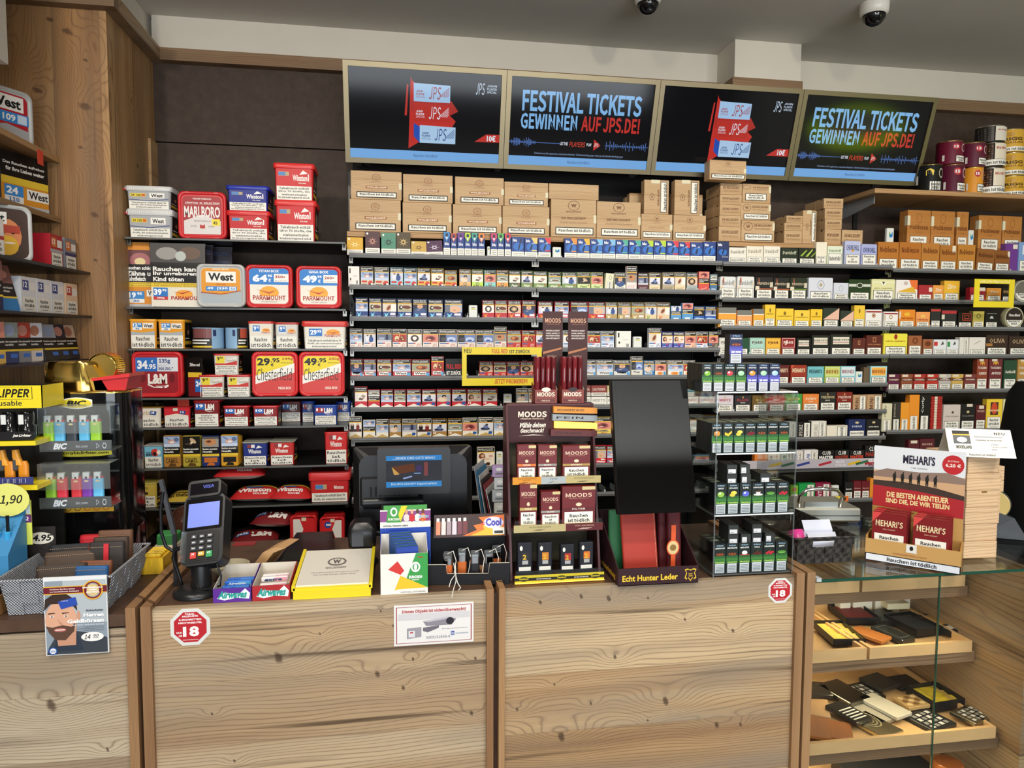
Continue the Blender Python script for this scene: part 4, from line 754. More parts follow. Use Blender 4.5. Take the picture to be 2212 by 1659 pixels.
cgs(I_,ZR[6]+Z_,rr7,[(150,240,525,'e9e6df','','fff','white box on end',dict(rot=1)),(245,370,525,'171615','SPECIALE','d9d4c6','black box on end',dict(rot=1)),(374,502,520,'e6e2d8','SPECIALE','a8a294','ivory box on end',dict(rot=1)),(508,684,558,'e9e2cf','','fff','wide low ivory box',dict(rot=1)),(694,842,505,'1d2a5c','MINI','c9cede','navy box',dict(tb=.56,tt=.66,lines=1,wb=.38,ops=[('e',.5,.82,.12,.06,'c9b88a')])),(848,976,503,'1b1a1b','SAMBA','dfdcd4','black samba box',dict(tb=.54,tt=.62,lines=1,wb=.38,ops=[('e',.5,.82,.12,.06,'c9b88a')]))])
cgs(I_,ZQ[6]+.02,'the lower far right shelf',[(1213,1308,682,'5a2028','','fff','maroon box with seal',dict(ops=[('r',.2,.85,.8,.97,'ddd2bd')])),(1313,1440,672,'5a2028','MOODS','cfae9a','wide maroon box',dict(tb=.72,tt=.82)),(1985,2108,672,'5a2028','MOODS','cfae9a','maroon box by the tent card',dict(tb=.72,tt=.82,wb=.4)),(2112,2176,680,'5a2028','MOODS','cfae9a','maroon box with orange band',dict(tb=.72,tt=.8,wb=.34,ops=[('r',0,.45,1,.58,'e07a2c')])),(2182,2300,680,'5a2028','MOODS','cfae9a','last maroon box')])
rr8 = 'the club shelf behind the striped rail'
def club(a,b): return dict(tb=.74,tt=.95,wb=.34,lines=1,ops=[('t','MASTER',.03,.5,.97,.7,b,.05)])
cgs(I_,ZR[7]+Z_,rr8,[(-120,-10,790,'e07a2c','','fff','orange box end'),(0,100,785,'e5e2dc','CLUB','555','white box, grey letters',dict(rot=1)),(110,205,785,'dfe6dc','CLUB','3a6a4a','white box, green letters',dict(rot=1)),(212,300,775,'e9e6e4','MASTER','2c4a9a','white box, blue letters',dict(rot=1)),(312,430,770,'ece9e6','CLUB','2c4a9a','second white box, blue letters',dict(rot=1)),(436,570,772,'161515','CLUB','efeee9','black box, white letters',club(0,'efeee9')),(576,700,770,'1b1a1a','CLUB','efeee9','black box, dull red letters',club(0,'a0392e')),(706,832,770,'151414','CLUB','efeee9','black box, bright red letters',club(0,'d04a38')),(838,990,730,'1d1c1d','CLUB','efeee9','taller black box',club(0,'a0392e'))])
rr9 = 'the lowest cigarillo shelf'
cgs(I_,ZR[8]+Z_,rr9,[(192,258,1078,'7ab03c','','fff','lime green box',dict(wb=.45,ops=[('e',.5,.75,.3,.14,'b8452c')])),(266,404,1060,'1f9a4a','','fff','green rounded tin',dict(tin=1,rot=1)),(411,537,1055,'8a1f42','WTF!','f0e6e6','magenta rounded tin',dict(rot=1)),(551,614,1077,'dev','','',''),(662,734,1045,'1c1b1a','BLACK','e9e6e0','small black pack',dict(wb=.42,tb=.55,tt=.62)),(738,806,1040,'6b1d26','Havana','e9cdb8','maroon pack',dict(wb=.46,tb=.58,tt=.64)),(809,878,1040,'6b1d26','Havana','e9cdb8','second maroon pack',dict(wb=.46,tb=.58,tt=.64)),(880,912,1015,'e8912c','','fff','tall orange pack edge',dict(side='n'))])
# printed rails in front of two shelves
x0,x1,z0,z1 = RC(1560,993,1898,1012,YS-.03); m = MB(); m.box(x0,x1,YS-.032,YS-.03,z0,z1,'b9b4bd','foil'); f = m.fr(x0,x1,z0,z1,YS-.032,'foil')
for i,(c,u) in enumerate((('d9b52c',.32),('2f6a44',.40),('34408c',.50),('b02a3a',.64),('d9b52c',.83),('2f6a44',.88),('b02a3a',.94))): f.poly([(u-.03,.2),(u+.05,.55),(u+.045,.8),(u-.035,.45)],c,1)
f.text('CLUB',.93,.52,.995,.9,'efeef0',3,.05); f.text('MASTER',.93,.08,.998,.44,'8f3038',3,.05); f.text('WELCOME',.715,.5,.77,.8,'e9e6ee',2,.03); f.text('TO THE CLUB',.715,.15,.78,.4,'e9e6ee',2,.03)
tag(m.build('printed_shelf_rail'),'grey shelf rail printed with coloured slanted stripes and club lettering','shelf rail')
x0,x1,z0,z1 = RC(1706,1073,1832,1085,YS-.03); m = MB(); m.box(x0,x1,YS-.032,YS-.03,z0,z1,'d8783c','foil'); f = m.fr(x0,x1,z0,z1,YS-.032,'foil')
for i,c in enumerate(('c8324a','e2cf3a','d8683c','7fb04a','c8324a','e2cf3a','e0702c')): f.rect(i/7,0,(i+1)/7,1,c,1); f.ell((i+.5)/7,.5,.03,.35,('2b2420','3a6a2a','f0d0a0')[i % 3],2,8); f.ell((i+.42)/7,.6,.012,.15,'f0e6dc',3,6)
tag(m.build('printed_shelf_rail'),'colourful fruit-print shelf rail low behind the black basket','shelf rail')
# yellow promotional frames
def pframe(u0,v0,u1,v1,iu0,iv0,iu1,iv1,Y,txts,label):
    x0,x1,z0,z1 = RC(u0,v0,u1,v1,Y); a,b,c,d = RC(iu0,iv0,iu1,iv1,Y); m = MB(); col = 'e8d22c'
    for q in ((x0,x1,z0,c),(x0,x1,d,z1),(x0,a,c,d),(b,x1,c,d)): m.box(q[0],q[1],Y,Y+.003,q[2],q[3],col,'plastic')
    f = m.fr(x0,x1,z0,z1,Y,'plastic')
    for t in txts: f.text(*t)
    m.box(x0+.01,x0+.02,Y+.003,YS-.0155,c-.01,c-.006,'d9d6c8','clearw')
    return tag(m.build('promotional_sign'),label,'promotion sign')
pframe(998,750,1170,833,1008,766,1160,817,YS-.125,[('NEU',.025,.845,.115,.96,'1a1a1a',2,.02),('FULL RED',.37,.84,.57,.95,'c8452c',2,.02),('IST ZURÜCK',.59,.84,.85,.95,'1a1a1a',2,.02),('JETZT PROBIEREN!',.40,.05,.82,.17,'c8452c',2,.02)],'yellow rectangular frame sign reading full red around four red packs')
pframe(2104.5,603,2191,664,2116,613,2180,651,YS-.125,[('LIVE LIFE FROM A TO Z',.12,.87,.88,.95,'f6efb8',2,.02)],'small yellow frame sign around orange box on the right')
# round tins, upright
def roundtin(cx,cz,r,y,cols,n=1):
    m = MB(); m.lathe([(r*.96,.0),(r,-.004),(r,-.026),(r*.97,-.03)],(0,0,0),cols[0],'foil',28,'y'); f = Fr(m,(-r,-.0003,-r),(2*r,0,0),(0,0,2*r),0,'foil')
    f.ring(.5,.5,.49,.49,.05,'c9c4a8',1,28); f.ell(.5,.5,.44,.44,cols[1],1,24)
    f.poly([(.5+.42*cos(a),.5+.42*sin(a)) for a in [pi+.25+(pi-.5)*i/12 for i in range(13)]],'ece9df',2); f.text('Rauchen ist',.2,.3,.8,.4,'1a1a1a',3,.02); f.text('tödlich',.34,.18,.66,.28,'1a1a1a',3,.02); return m,f
x,zz = PY(1540+2130/3.292,570+400/3.292,YS); r_ = .055
m,f = roundtin(0,0,r_,0,('b8b48a','2e2320')); f.text('Three Blend',.2,.56,.8,.68,'f0ede4',3,.02,.3)
tag(m.build('round_tobacco_tin',None,(x,YS-.01,ZQ[2]+Z_+r_)),'upright round dark tin with cream rim at right end of third cigarillo shelf','tobacco tin','upright round tins')
for k in range(4):
    x,zz = PY(1540+(2185+k*12)/3.292,630,YS+.02*k); m,f = roundtin(0,0,r_,0,('9a9a90',['6d6a60','1f2a20'][k % 2]))
    tag(m.build('round_tobacco_tin',None,(x,YS-.02+.035*k,ZQ[1]+Z_+r_)),f'upright round grey tin in a row cut by the right edge, {ORD[k]} from front','tobacco tin','upright round tins')

# ================================================================ TOBACCO TUBS AND POUCHES
L1_,L2_ = (240,330,4.0963),(240,680,4.0963)
def spot(cr,x0,x1,top,z,y):
    ox,oy,s = cr; a = PY(ox+x0/s,oy+top/s,y)[0]; b = PY(ox+x1/s,oy+top/s,y)[0]
    h = PY(ox+(x0+x1)/2/s,oy+top/s,y)[1]-z
    return (a+b)/2,b-a,min([h]+[q-z-.013 for q in ZS if q > z+.02 and cr[0] == 240])
WT3 = ['Tabakrauch enthält über 70','Stoffe, die erwiesenermaßen','krebserregend sind.']
WT4 = ['Tabakrauch enthält','über 70 Stoffe, die','erwiesenermaßen','krebserregend sind.']
def wtext(f,lines,a,b,c,d,l=3):
    H = (d-b)/len(lines)
    for i,t in enumerate(lines):
        W = (c-a)*min(1,.04+.96*len(t)/max(map(len,lines))); m_ = (a+c)/2
        f.text(t,m_-W/2,d-(i+.86)*H,m_+W/2,d-(i+.14)*H,'1b1a18',l,.015,0,1)
def tub(w,h,bg,lid,art,d=.125,lidh=.13,warn=.5,wl=WT3,lidmat='plastic',taper=.05,side='3a2a26'):
    """plastic tub with a snap lid, front face toward -y, origin bottom centre of the front"""
    m = MB(); tw = w*(1-taper); hb = h*(1-lidh*.55); r = .012
    sh = lambda W,D,z,rr_: [(x,y+d/2,z) for x,y in rr(W,D,rr_,3)]
    m.loft([sh(tw*.93,d*.9,0,r),sh(tw*.98,d*.96,hb,r)],bg,'plastic')
    m.loft([sh(w*.985,d,h*(1-lidh),r*1.2),sh(w,d*1.01,h*(1-lidh)+.002,r*1.2),sh(w,d*1.01,h-.003,r*1.2),sh(w*.97,d*.98,h,r)],lid,lidmat)
    z1 = h*(1-lidh)-.001; y0,y1 = d/2-d*.45,d/2-d*(.45+.03*z1/hb); hw0,hw1 = tw*.93/2-.004,tw*(.93+.05*z1/hb)/2-.004
    f = Fr(m,(-hw0,y0-.0004,.001),(2*hw0,0,0),(0,y1-y0,z1-.001),0,'foil')
    f.rect(0,warn,1,1,bg,0); f.sub(0,warn,1,1,1).draw(art)
    if warn: f.rect(.0,0,1,warn,'ece9df',1); wtext(f,wl,.05,.02,.95,warn-.02)
    # picture label down the right-hand side
    xs = tw*.955/2
    g = Fr(m,(tw*.93/2+.0005,d*.12,.004),(0,d*.74,0),(tw*.02,0,z1*.96),0,'foil'); g.rect(0,0,1,1,'191513',1); g.rect(0,.12,1,.26,'e0b53c',2); g.ell(.45,.65,.3,.22,side,2); g.ell(.5,.6,.14,.1,'b98268',3); g.rect(.08,.34,.7,.38,'e8e6df',2)
    return m
def lidface(w,h,rim,art,d=.12,clear=0,r=.024):
    """tub standing on its side: the square lid looks at the viewer"""
    m = MB(); S = lambda k,y: [(x,y,z+h/2) for x,z in rr(w*k,h*k,r*k,5)][::1]
    m.loft([S(.90,d),S(.93,.03)],rim if not clear else 'b3332e','plastic',(1,0))
    m.loft([S(.95,.03),S(1,.028),S(1,.006),S(.965,0),S(.88,.0008),S(.855,.006),S(.845,.006)],rim,'plastic' if not clear else 'plastic',(0,1))
    f = Fr(m,(-w*.43,.0052,h*.07),(w*.86,0,0),(0,0,h*.86),0,'foil')
    rp = [((x/w/.86)+.5,(z/h/.86)+.5) for x,z in rr(w*.8,h*.8,r*.7,4)]
    f.poly(rp,art[0],1); f.draw(art[1],2)
    for sx in (-.3,.3):
        for z in (.03,.965): m.box(sx*w-.008,sx*w+.008,-.0015,.001,h*z-.003,h*z+.003,rim,'plastic')
    return m
def pouch(w,h,art,bg='17140f',d=.035,lean=0):
    m = MB(); R = []
    for k in range(9):
        t = k/8; dd = d*(1-t)**.8+.003; ww = w*(1-.03*math.sin(t*pi)); R.append([(x,y+dd/2,t*h) for x,y in rr(ww,dd,dd*.45,2)])
    m.loft(R,bg,'foil'); f = m.fr(-w/2*.965,w/2*.965,.002,h*.995,-.0006,'foil'); f.rect(0,0,1,1,bg,0); f.draw(art,1); return m
def top_(o,label,cat='tobacco tub',group='tobacco tubs and pouches beside the pillar'): return tag(o,label,cat,group)
WINA = lambda c: [('t','Winston',.46,.3,.88,.66,'f4f1ec',.03),('p',[(.66,.66),(.9,.74),(.76,.92),(.7,.78)],'f4f1ec'),('r',.06,.58,.36,.82,'b9a37c'),('r',.06,.6,.26,.8,'4d86c4'),('t','VOLUME',.62,.14,.84,.22,'f0ece6',.02),('r',.9,.3,.93,.7,'f0ece6')]
WESTG = lambda n: [('r',.04,.46,.42,.76,'e8cf2e'),('t',n,.06,.5,.3,.7,'222',.03),('r',.32,.5,.41,.72,'d8602c'),('r',.52,.32,.9,.84,'f1efe9'),('t','West',.56,.4,.86,.76,'161616',.03),('p',[(0,.12),(.5,.0),(1,.2),(1,.26),(.5,.06),(0,.18)],'3a4a86')]
y_ = YL+.006; z = ZS[0]
for (x0,x1,tp,zz,n,lb) in ((128,545,497,z,'29 120','silver grey tub, lower of two stacked beside the pillar, top shelf'),(115,535,293,None,'29 125','silver grey tub, upper of two stacked beside the pillar, top shelf')):
    if zz is None: zz = zlast
    X,w_,h_ = spot(L1_,x0,x1,tp,zz,y_); m = tub(w_,h_,'a9abad','c9cbca',WESTG(n),.14,.22,.44)
    for k in range(22): m.box(-w_/2+w_*(k+.3)/22,-w_/2+w_*(k+.6)/22,-.0015,.0,h_*.83,h_*.95,'dfe0de','plastic')
    m.box(-w_/2-.004,-w_/2+.006,.0,.02,h_*.80,h_*.88,'c8322a','plastic')
    top_(m.build('tobacco_tub',None,(X,y_,zz)),lb); zlast = zz+h_+.0005
X,w_,h_ = spot(L1_,582,1013,342,z,y_)
m = lidface(w_,h_,'c9252b',('a32028',[('p',[(.06,.04),(.94,.04),(.94,.36),(.5,.52),(.06,.36)],'dcd6d3'),('t','MARLBORO',.07,.44,.93,.72,'e9e3df',.035),('t','VOLUME TOBACCOS',.28,.88,.72,.92,'efe9e5',.02),('t','CRAFTED  III  SELECTION',.1,.78,.92,.82,'efe9e5',.02),('r',.08,.765,.92,.77,'efe9e5'),('t','MISTED TOBACCOS',.3,.34,.7,.375,'7a7472',.01),('p',[(.44,.18),(.56,.18),(.56,.28),(.5,.25),(.44,.28)],'b8312c'),('t','ESTE',.22,.21,.36,.25,'8a8482',.01),('t','1908',.64,.21,.78,.25,'8a8482',.01),('p',[(.74,.24),(.93,.26),(.92,.42),(.72,.4)],'efd93a'),('t','49',.76,.28,.86,.36,'4a3a10',.02)]))
top_(m.build('tobacco_tub',None,(X,y_,z+.001)),'bright red square tub with its white-roofed lid facing out on top shelf')
X,w_,h_ = spot(L1_,1015,1405,512,z,y_); o = top_(tub(w_,h_,'c4262b','d42f30',WINA(0),.15,.16,.48,WT4,side='4d4a46').build('tobacco_tub',None,(X,y_,z)),'red tub under the blue-lidded tub on the top shelf'); zt = z+h_+.0005
X,w_,h_ = spot(L1_,1010,1398,290,zt,y_); top_(tub(w_,h_,'1f2c8a','2233a4',WINA(0),.15,.16,.40,WT4,side='2a2a3a').build('tobacco_tub',None,(X,y_,zt)),'dark blue tub stacked on a red tub on the top shelf')
X,w_,h_ = spot(L1_,1438,1815,418,z,y_); top_(tub(w_,h_,'cb262b','d8302f',WINA(0),.15,.14,.48,WT4,side='8a8478').build('tobacco_tub',None,(X,y_,z)),'tall red tub, lower of the right-hand pair on the top shelf'); zt = z+h_+.0005
X,w_,h_ = spot(L1_,1428,1800,92,zt,y_); top_(tub(w_,h_,'cb262b','d8302f',WINA(0),.15,.14,.44,WT4,side='55504a').build('tobacco_tub',None,(X,y_,zt)),'topmost red tub of all, right of the top shelf')
# second shelf
z = ZS[1]
def pwarn(l1,l2,l3,low): return [('r',0,.33,1,.66,'15120f'),('t',l1,.04,.56,.9,.63,'f2f0ea',.035),('t',l2,.04,.48,.96,.555,'f2f0ea',.035),('t',l3,.04,.40,.6,.47,'f2f0ea',.035),('r',0,.31,1,.38,'e6c33a'),('t','Wollen Sie aufhören? Die BZgA hilft',.05,.35,.8,.37,'4a3d10',.01),('t','Tel. 0800 8 313131 (kostenfrei)',.05,.32,.9,.34,'4a3d10',.01)]+low
X,w_,h_ = spot(L1_,700,1072,765,z,YL+.15); m = pouch(w_,h_,[('r',0,.6,1,1,'241f2c'),('t','VORRATSBEUTEL',.05,.86,.95,.92,'38486e',.01),('t','VORRATSBEUTEL',.05,.72,.95,.78,'38486e',.01),('e',.6,.5,.3,.2,'6b4a44')],'2a2430'); top_(m.build('tobacco_pouch',None,(X,YL+.15,z)),'dark pouch standing behind the others on the second shelf','tobacco pouch')
X,w_,h_ = spot(L1_,560,900,760,z,YL+.09); m = pouch(w_,h_,[('r',0,.6,1,1,'2b2632'),('t','VORRATSBEUTEL',.05,.86,.95,.92,'45567e',.01)],'332b38'); top_(m.build('tobacco_pouch',None,(X,YL+.09,z)),'dark pouch with blue lettering half hidden behind the cream pouch','tobacco pouch')
X,w_,h_ = spot(L1_,110,420,752,z,YL+.04); m = pouch(w_,h_,[('r',0,.0,1,.4,'d98a24'),('r',0,.88,1,1,'d98a24'),('r',0,.6,1,.88,'6b3d3c'),('e',.45,.72,.3,.12,'a8696a'),('e',.45,.7,.16,.06,'e2cf9a')]+pwarn('Rauchen schädigt','Zähne und','Zahnfleisch',[('r',.08,.12,.55,.24,'3a86c8'),('t','19',.1,.135,.3,.225,'fff',.04),('t','95',.34,.18,.48,.225,'fff',.03),('r',.1,.06,.55,.12,'eceae4'),('t','80',.22,.07,.4,.11,'2f6fb0',.02),('r',.62,.16,1,.26,'f1efe8'),('t','West',.66,.17,1,.25,'161616',.03),('r',0,0,1,.04,'b9babc')]),'1a1613'); top_(m.build('tobacco_pouch',None,(X,YL+.04,z),.05),'orange and black pouch with mouth picture next to the pillar','tobacco pouch')
X,w_,h_ = spot(L1_,335,838,800,z,YL+.004); m = pouch(w_,h_,[('r',0,0,1,.40,'e6e0d0'),('r',0,.7,1,1,'4e4a48'),('e',.3,.84,.2,.1,'9b9894'),('e',.72,.85,.2,.1,'6b5648'),('e',.55,.8,.1,.08,'b9c0ba')]+pwarn('Rauchen kann','Ihr ungeborenes','Kind töten',[('r',.04,.16,.3,.30,'2f78c4'),('t','39',.05,.18,.19,.28,'fff',.04),('t','95',.2,.24,.28,.28,'fff',.03),('r',.04,.11,.3,.16,'c8352c'),('t','205g',.1,.12,.24,.15,'fff',.02),('e',.6,.2,.16,.07,'eda23c'),('t','PARAMOUNT',.36,.11,.98,.17,'b33a2c',.02),('p',[(.4,.24),(.55,.22),(.75,.26),(.57,.2)],'b33a2c')]),'25211e',.05); top_(m.build('tobacco_pouch',None,(X,YL+.004,z)),'large silver pouch with cream base and bird logo, second shelf','tobacco pouch')
X,w_,h_ = spot(L1_,748,1180,985,z,YL-.03); m = lidface(w_,h_,'b9bab8',('e2982c',[('p',[(.02,.03),(.98,.03),(.98,.36),(.55,.26),(.02,.3)],'a9b2b8'),('r',.14,.58,.86,.88,'f2efe6'),('t','West',.2,.63,.8,.84,'161616',.035),('t','GIGA BOX',.3,.92,.7,.965,'fbeecb',.03),('r',.14,.36,.88,.48,'3b8bd4'),('t','49  |230',.17,.38,.66,.46,'fff',.03),('r',.7,.37,.86,.47,'dfe9f2'),('t','510',.73,.39,.84,.45,'2f78c4',.02),('p',[(.02,.3),(.5,.26),(.98,.36),(.98,.38),(.5,.28),(.02,.33)],'a8442c'),('t','YELLOW',.38,.52,.62,.55,'c9602c',.02)]),d=.033,clear=1)
top_(m.build('tobacco_tub',None,(X,YL-.03,z+.001)),'clear-rimmed tub with orange and grey lid facing out, second shelf')
def para(t1,pr,g): return ('ece6da',[('p',[(.02,.55),(.98,.55),(.98,.93),(.9,.985),(.1,.985),(.02,.93)],'2f7fcc'),('t',t1,.25,.88,.75,.95,'f4f4f0',.03),('t',pr,.1,.62,.46,.82,'fff',.05),('t','95',.47,.75,.58,.82,'fff',.03),('t','€',.48,.62,.55,.71,'fff',.03),('r',.62,.62,.98,.84,'f3efe8'),('t',g,.65,.7,.9,.8,'a8302c',.03),('t','BIS ZU 775 STÜCK',.65,.64,.95,.67,'8a5a50',.01),('e',.5,.33,.24,.18,'eda93c'),('r',.2,.12,.8,.24,'ece6da'),('p',[(.18,.42),(.4,.34),(.5,.3),(.68,.4),(.5,.345),(.38,.37)],'c0452c'),('t','PARAMOUNT',.1,.13,.9,.26,'ad3a2a',.02),('t','VOLUME TOBACCO',.3,.07,.7,.1,'a8786a',.01)])
X,w_,h_ = spot(L1_,1180,1603,993,z,YL-.005); top_(lidface(w_,h_,'c8282a',para('TITAN BOX','64','350g')).build('tobacco_tub',None,(X,YL-.005,z+.001)),'red tub with blue and white 64,95 lid on the second shelf')
X,w_,h_ = spot(L1_,1630,2035,1003,z,YL-.005); top_(lidface(w_,h_,'c8282a',para('GIGA BOX','49','260g')).build('tobacco_tub',None,(X,YL-.005,z+.001)),'red tub with blue and white 49,95 lid on the second shelf')
# third shelf
z = ZS[2]; RT = ['Rauchen','ist tödlich']; RT3 = ['Rauchen','ist','tödlich']
def smalltub(cr,x0,x1,tp,z,bg,lid,art,lab,wl=RT,warn=.5,y=None,d=.09,lidh=.08,taper=.02,side='3a2a26',name='tobacco_tub',lm='plastic'):
    y = y or YL+.004; X,w_,h_ = spot(cr,x0,x1,tp,z,y); m = tub(w_,h_,bg,lid,art,d,lidh,warn,wl,taper=taper,side=side,lidmat=lm); o = top_(m.build(name,None,(X,y,z)),lab); return h_
WY = [('r',.08,.42,.48,.92,'3b86c8'),('t','12',.1,.64,.3,.88,'fff',.04),('t','95',.32,.74,.44,.88,'fff',.03),('r',.08,.38,.48,.58,'e9ece9'),('t','48',.2,.4,.36,.54,'2f6fb0',.02),('r',.52,.5,.96,.9,'f1efe8'),('t','West',.55,.56,.93,.84,'161616',.03),('p',[(0,0),(1,0),(1,.3),(.5,.18),(0,.26)],'a9b0b4')]
smalltub(L2_,148,400,38,z,'e59d2c','e8a52e',WY,'orange yellow tub, left one of the 12,95 pair on third shelf')
smalltub(L2_,403,648,42,z,'e59d2c','e8a52e',WY,'orange yellow tub, right one of the 12,95 pair on third shelf',d=.12)
for (x0,x1,pic,lb,sw) in ((718,1003,'7d4a4a','round blue can with mouth picture, third shelf',0),(1008,1208,'b8503c','round blue can with orange-red picture, third shelf',1)):
    X,w_,h_ = spot(L2_,x0,x1,115,z,YL+.06); r_ = w_/2*.96; m = MB(); m.lathe([(r_,0),(r_,h_-.004),(r_*1.01,h_-.003),(r_*1.01,h_),(r_*.96,h_)],(0,0,0),'8fb3d3','foil',32)
    def bandp(a0,a1,z0,z1,c,k=0):
        n = 8
        for i in range(n):
            p,q = a0+(a1-a0)*i/n,a0+(a1-a0)*(i+1)/n; R_ = r_+.0006+k*.0003
            m.face([(R_*cos(p),R_*sin(p),z0),(R_*cos(q),R_*sin(q),z0),(R_*cos(q),R_*sin(q),z1),(R_*cos(p),R_*sin(p),z1)],c,'foil')
    q0,q1 = (radians(190),radians(295)) if not sw else (radians(285),radians(350))
    bandp(q0,q1,.0,h_*.97,'15120f'); bandp(q0,q1,.004,h_*.13,'e6c33a',1); bandp(q0+.25*(q1-q0),q1,h_*.5,h_*.95,pic,1)
    bandp(q0+.1,q1-.15,h_*.36,h_*.43,'efede6',1); bandp(q0+.1,q1-.3,h_*.22,h_*.29,'efede6',1)
    f = m.fr(-.01 if not sw else -.035,.012 if not sw else -.013,h_*.4,h_*.9,-r_-.001); bandp(radians(300 if not sw else 262),radians(312 if not sw else 276),h_*.6,h_*.9,'22345e',1)
    tag(m.build('tobacco_can',None,(X,YL+.06,z)),lb,'tobacco can','tobacco tubs and pouches beside the pillar')
PA9 = [('r',.14,.38,.46,.86,'2f78c4'),('t','9',.18,.46,.3,.8,'fff',.04),('t','95',.32,.6,.42,.8,'fff',.03),('r',.14,.26,.46,.38,'e9e6e0'),('e',.75,.45,.18,.18,'eda23c'),('r',.55,.22,.98,.36,'e9e4d8'),('t','PARAMOUNT',.55,.22,.97,.36,'b33a2c',.02),('p',[(.6,.6),(.75,.5),(.95,.55),(.76,.42)],'c0452c')]
smalltub(L2_,1205,1435,58,z,'e4ddce','c8342c',PA9,'white tub with red lid, 9,95 price tag, nearer of two')
smalltub(L2_,1440,1658,66,z,'d5d2cb','b83630',PA9,'greyer white tub with red lid, beside its brighter twin',y=YL+.04)
smalltub(L2_,1682,2088,56,z,'e2ded2','cf3a34',[('r',.1,.2,.44,.85,'2f78c4'),('t','29',.13,.32,.3,.75,'fff',.04),('t','95',.31,.5,.42,.75,'fff',.03),('e',.72,.5,.18,.3,'eda23c'),('r',.5,.12,.95,.34,'e2ded2'),('t','PARAMOUNT',.5,.14,.93,.38,'b33a2c',.02),('p',[(.55,.6),(.7,.5),(.92,.62),(.72,.42)],'c0452c')],'wide white tub with red lid at right end of third shelf',WT3,.46,d=.15,lidh=.2,taper=.05)
# fourth shelf
z = ZS[3]
X,w_,h_ = spot(L2_,172,628,328,z,YL-.012); m = lidface(w_,h_,'c9252b',('96202a',[('r',.01,.58,.5,.93,'2f6fc0'),('r',.5,.58,.97,.93,'dfe2ea'),('t','34',.05,.64,.28,.86,'f2f4fa',.05),('t','.95',.28,.64,.47,.77,'f2f4fa',.04),('t','€',.36,.8,.41,.87,'f2f4fa',.03),('t','135g',.54,.77,.8,.9,'27407f',.02),('t','300 ZIG.*',.52,.61,.86,.69,'27407f',.02),('t','BIS ZU',.52,.71,.7,.74,'9aa2c0',.01),('t','L&M',.28,.26,.72,.52,'f2ece6',.05),('p',[(.26,.24),(.4,.17),(.62,.16),(.6,.19),(.42,.19),(.3,.26)],'f2ece6'),('e',.7,.2,.06,.03,'f2ece6',.6),('t','TOBACCO',.46,.19,.68,.22,'f2ece6',.02),('e',.17,.42,.06,.12,'6f1820'),('e',.83,.42,.06,.12,'6f1820')]))
top_(m.build('tobacco_tub',None,(X,YL-.012,z+.001)),'big red tub with blue 34,95 lid facing out, fourth shelf')
X,w_,h_ = spot(L2_,632,815,378,z,YL+.02); m = pouch(w_,h_,[('r',.2,0,1,.5,'7d2026'),('r',.2,.5,1,.62,'e6c33a'),('t','Zähne und',.3,.78,.9,.86,'f2f0ea',.03),('r',.6,.12,1,.44,'2f6fc0'),('t','24',.64,.26,.98,.4,'fff',.04)],'15110f',.06); top_(m.build('tobacco_pouch',None,(X,YL+.02,z),-.35),'dark red and black pouch angled beside the 34,95 tub','tobacco pouch')
CHS = [('r',.06,.2,.44,.94,'e9d53c'),('t','9',.1,.5,.22,.88,'222',.04),('t','95',.24,.66,.36,.88,'222',.03),('p',[(.44,.2),(1,.5),(1,.86),(.44,.58)],'eae6dc'),('t','Chesterfield',.48,.36,.96,.66,'222',.0,.2),('p',[(0,0),(1,0),(1,.45),(.5,.18),(0,.18)],'c83a34')]
h1 = smalltub(L2_,765,1000,533,z,'d8d2c6','c8302e',CHS,'small red-lidded tub, lower left of the three stacked',WT4,.5)
smalltub(L2_,1012,1232,533,z,'d8d2c6','c8302e',CHS,'small red-lidded tub, lower right of the three stacked',WT4,.5)
smalltub(L2_,897,1130,345,z+h1+.0008,'d8d2c6','c8302e',CHS,'small red-lidded tub stacked across the other two',WT4,.5)
def chf(pr,g,b): return ('ebd42e',[('p',[(.02,.03),(.98,.03),(.98,.62),(.02,.36)],'cf3f3a'),('p',[(.01,.24),(.99,.54),(.99,.78),(.01,.46)],'efece4'),('t','Chesterfield',.05,.33,.93,.66,'1f1c1a',.0,.15),('t',pr,.06,.72,.38,.92,'1f1c1a',.04),('t','.95',.4,.8,.62,.92,'1f1c1a',.03),('t','€',.4,.7,.47,.78,'1f1c1a',.02),('t',g,.68,.85,.96,.93,'b0502c',.02),('t','BIS ZU 325 ZIG.*',.66,.78,.96,.81,'6b5a20',.01),('t',b,.58,.1,.9,.17,'f4e9dc',.03)])
X,w_,h_ = spot(L2_,1238,1650,328,z,YL-.012); top_(lidface(w_,h_,'cf2b2c',chf('29','144g','MEGA BOX')).build('tobacco_tub',None,(X,YL-.012,z+.001)),'red tub with yellow 29,95 lid facing out')
X,w_,h_ = spot(L2_,1657,2062,328,z,YL-.012); top_(lidface(w_,h_,'cf2b2c',chf('49','260g','GIGA BOX')).build('tobacco_tub',None,(X,YL-.012,z+.001)),'red tub with yellow 49,95 lid facing out')
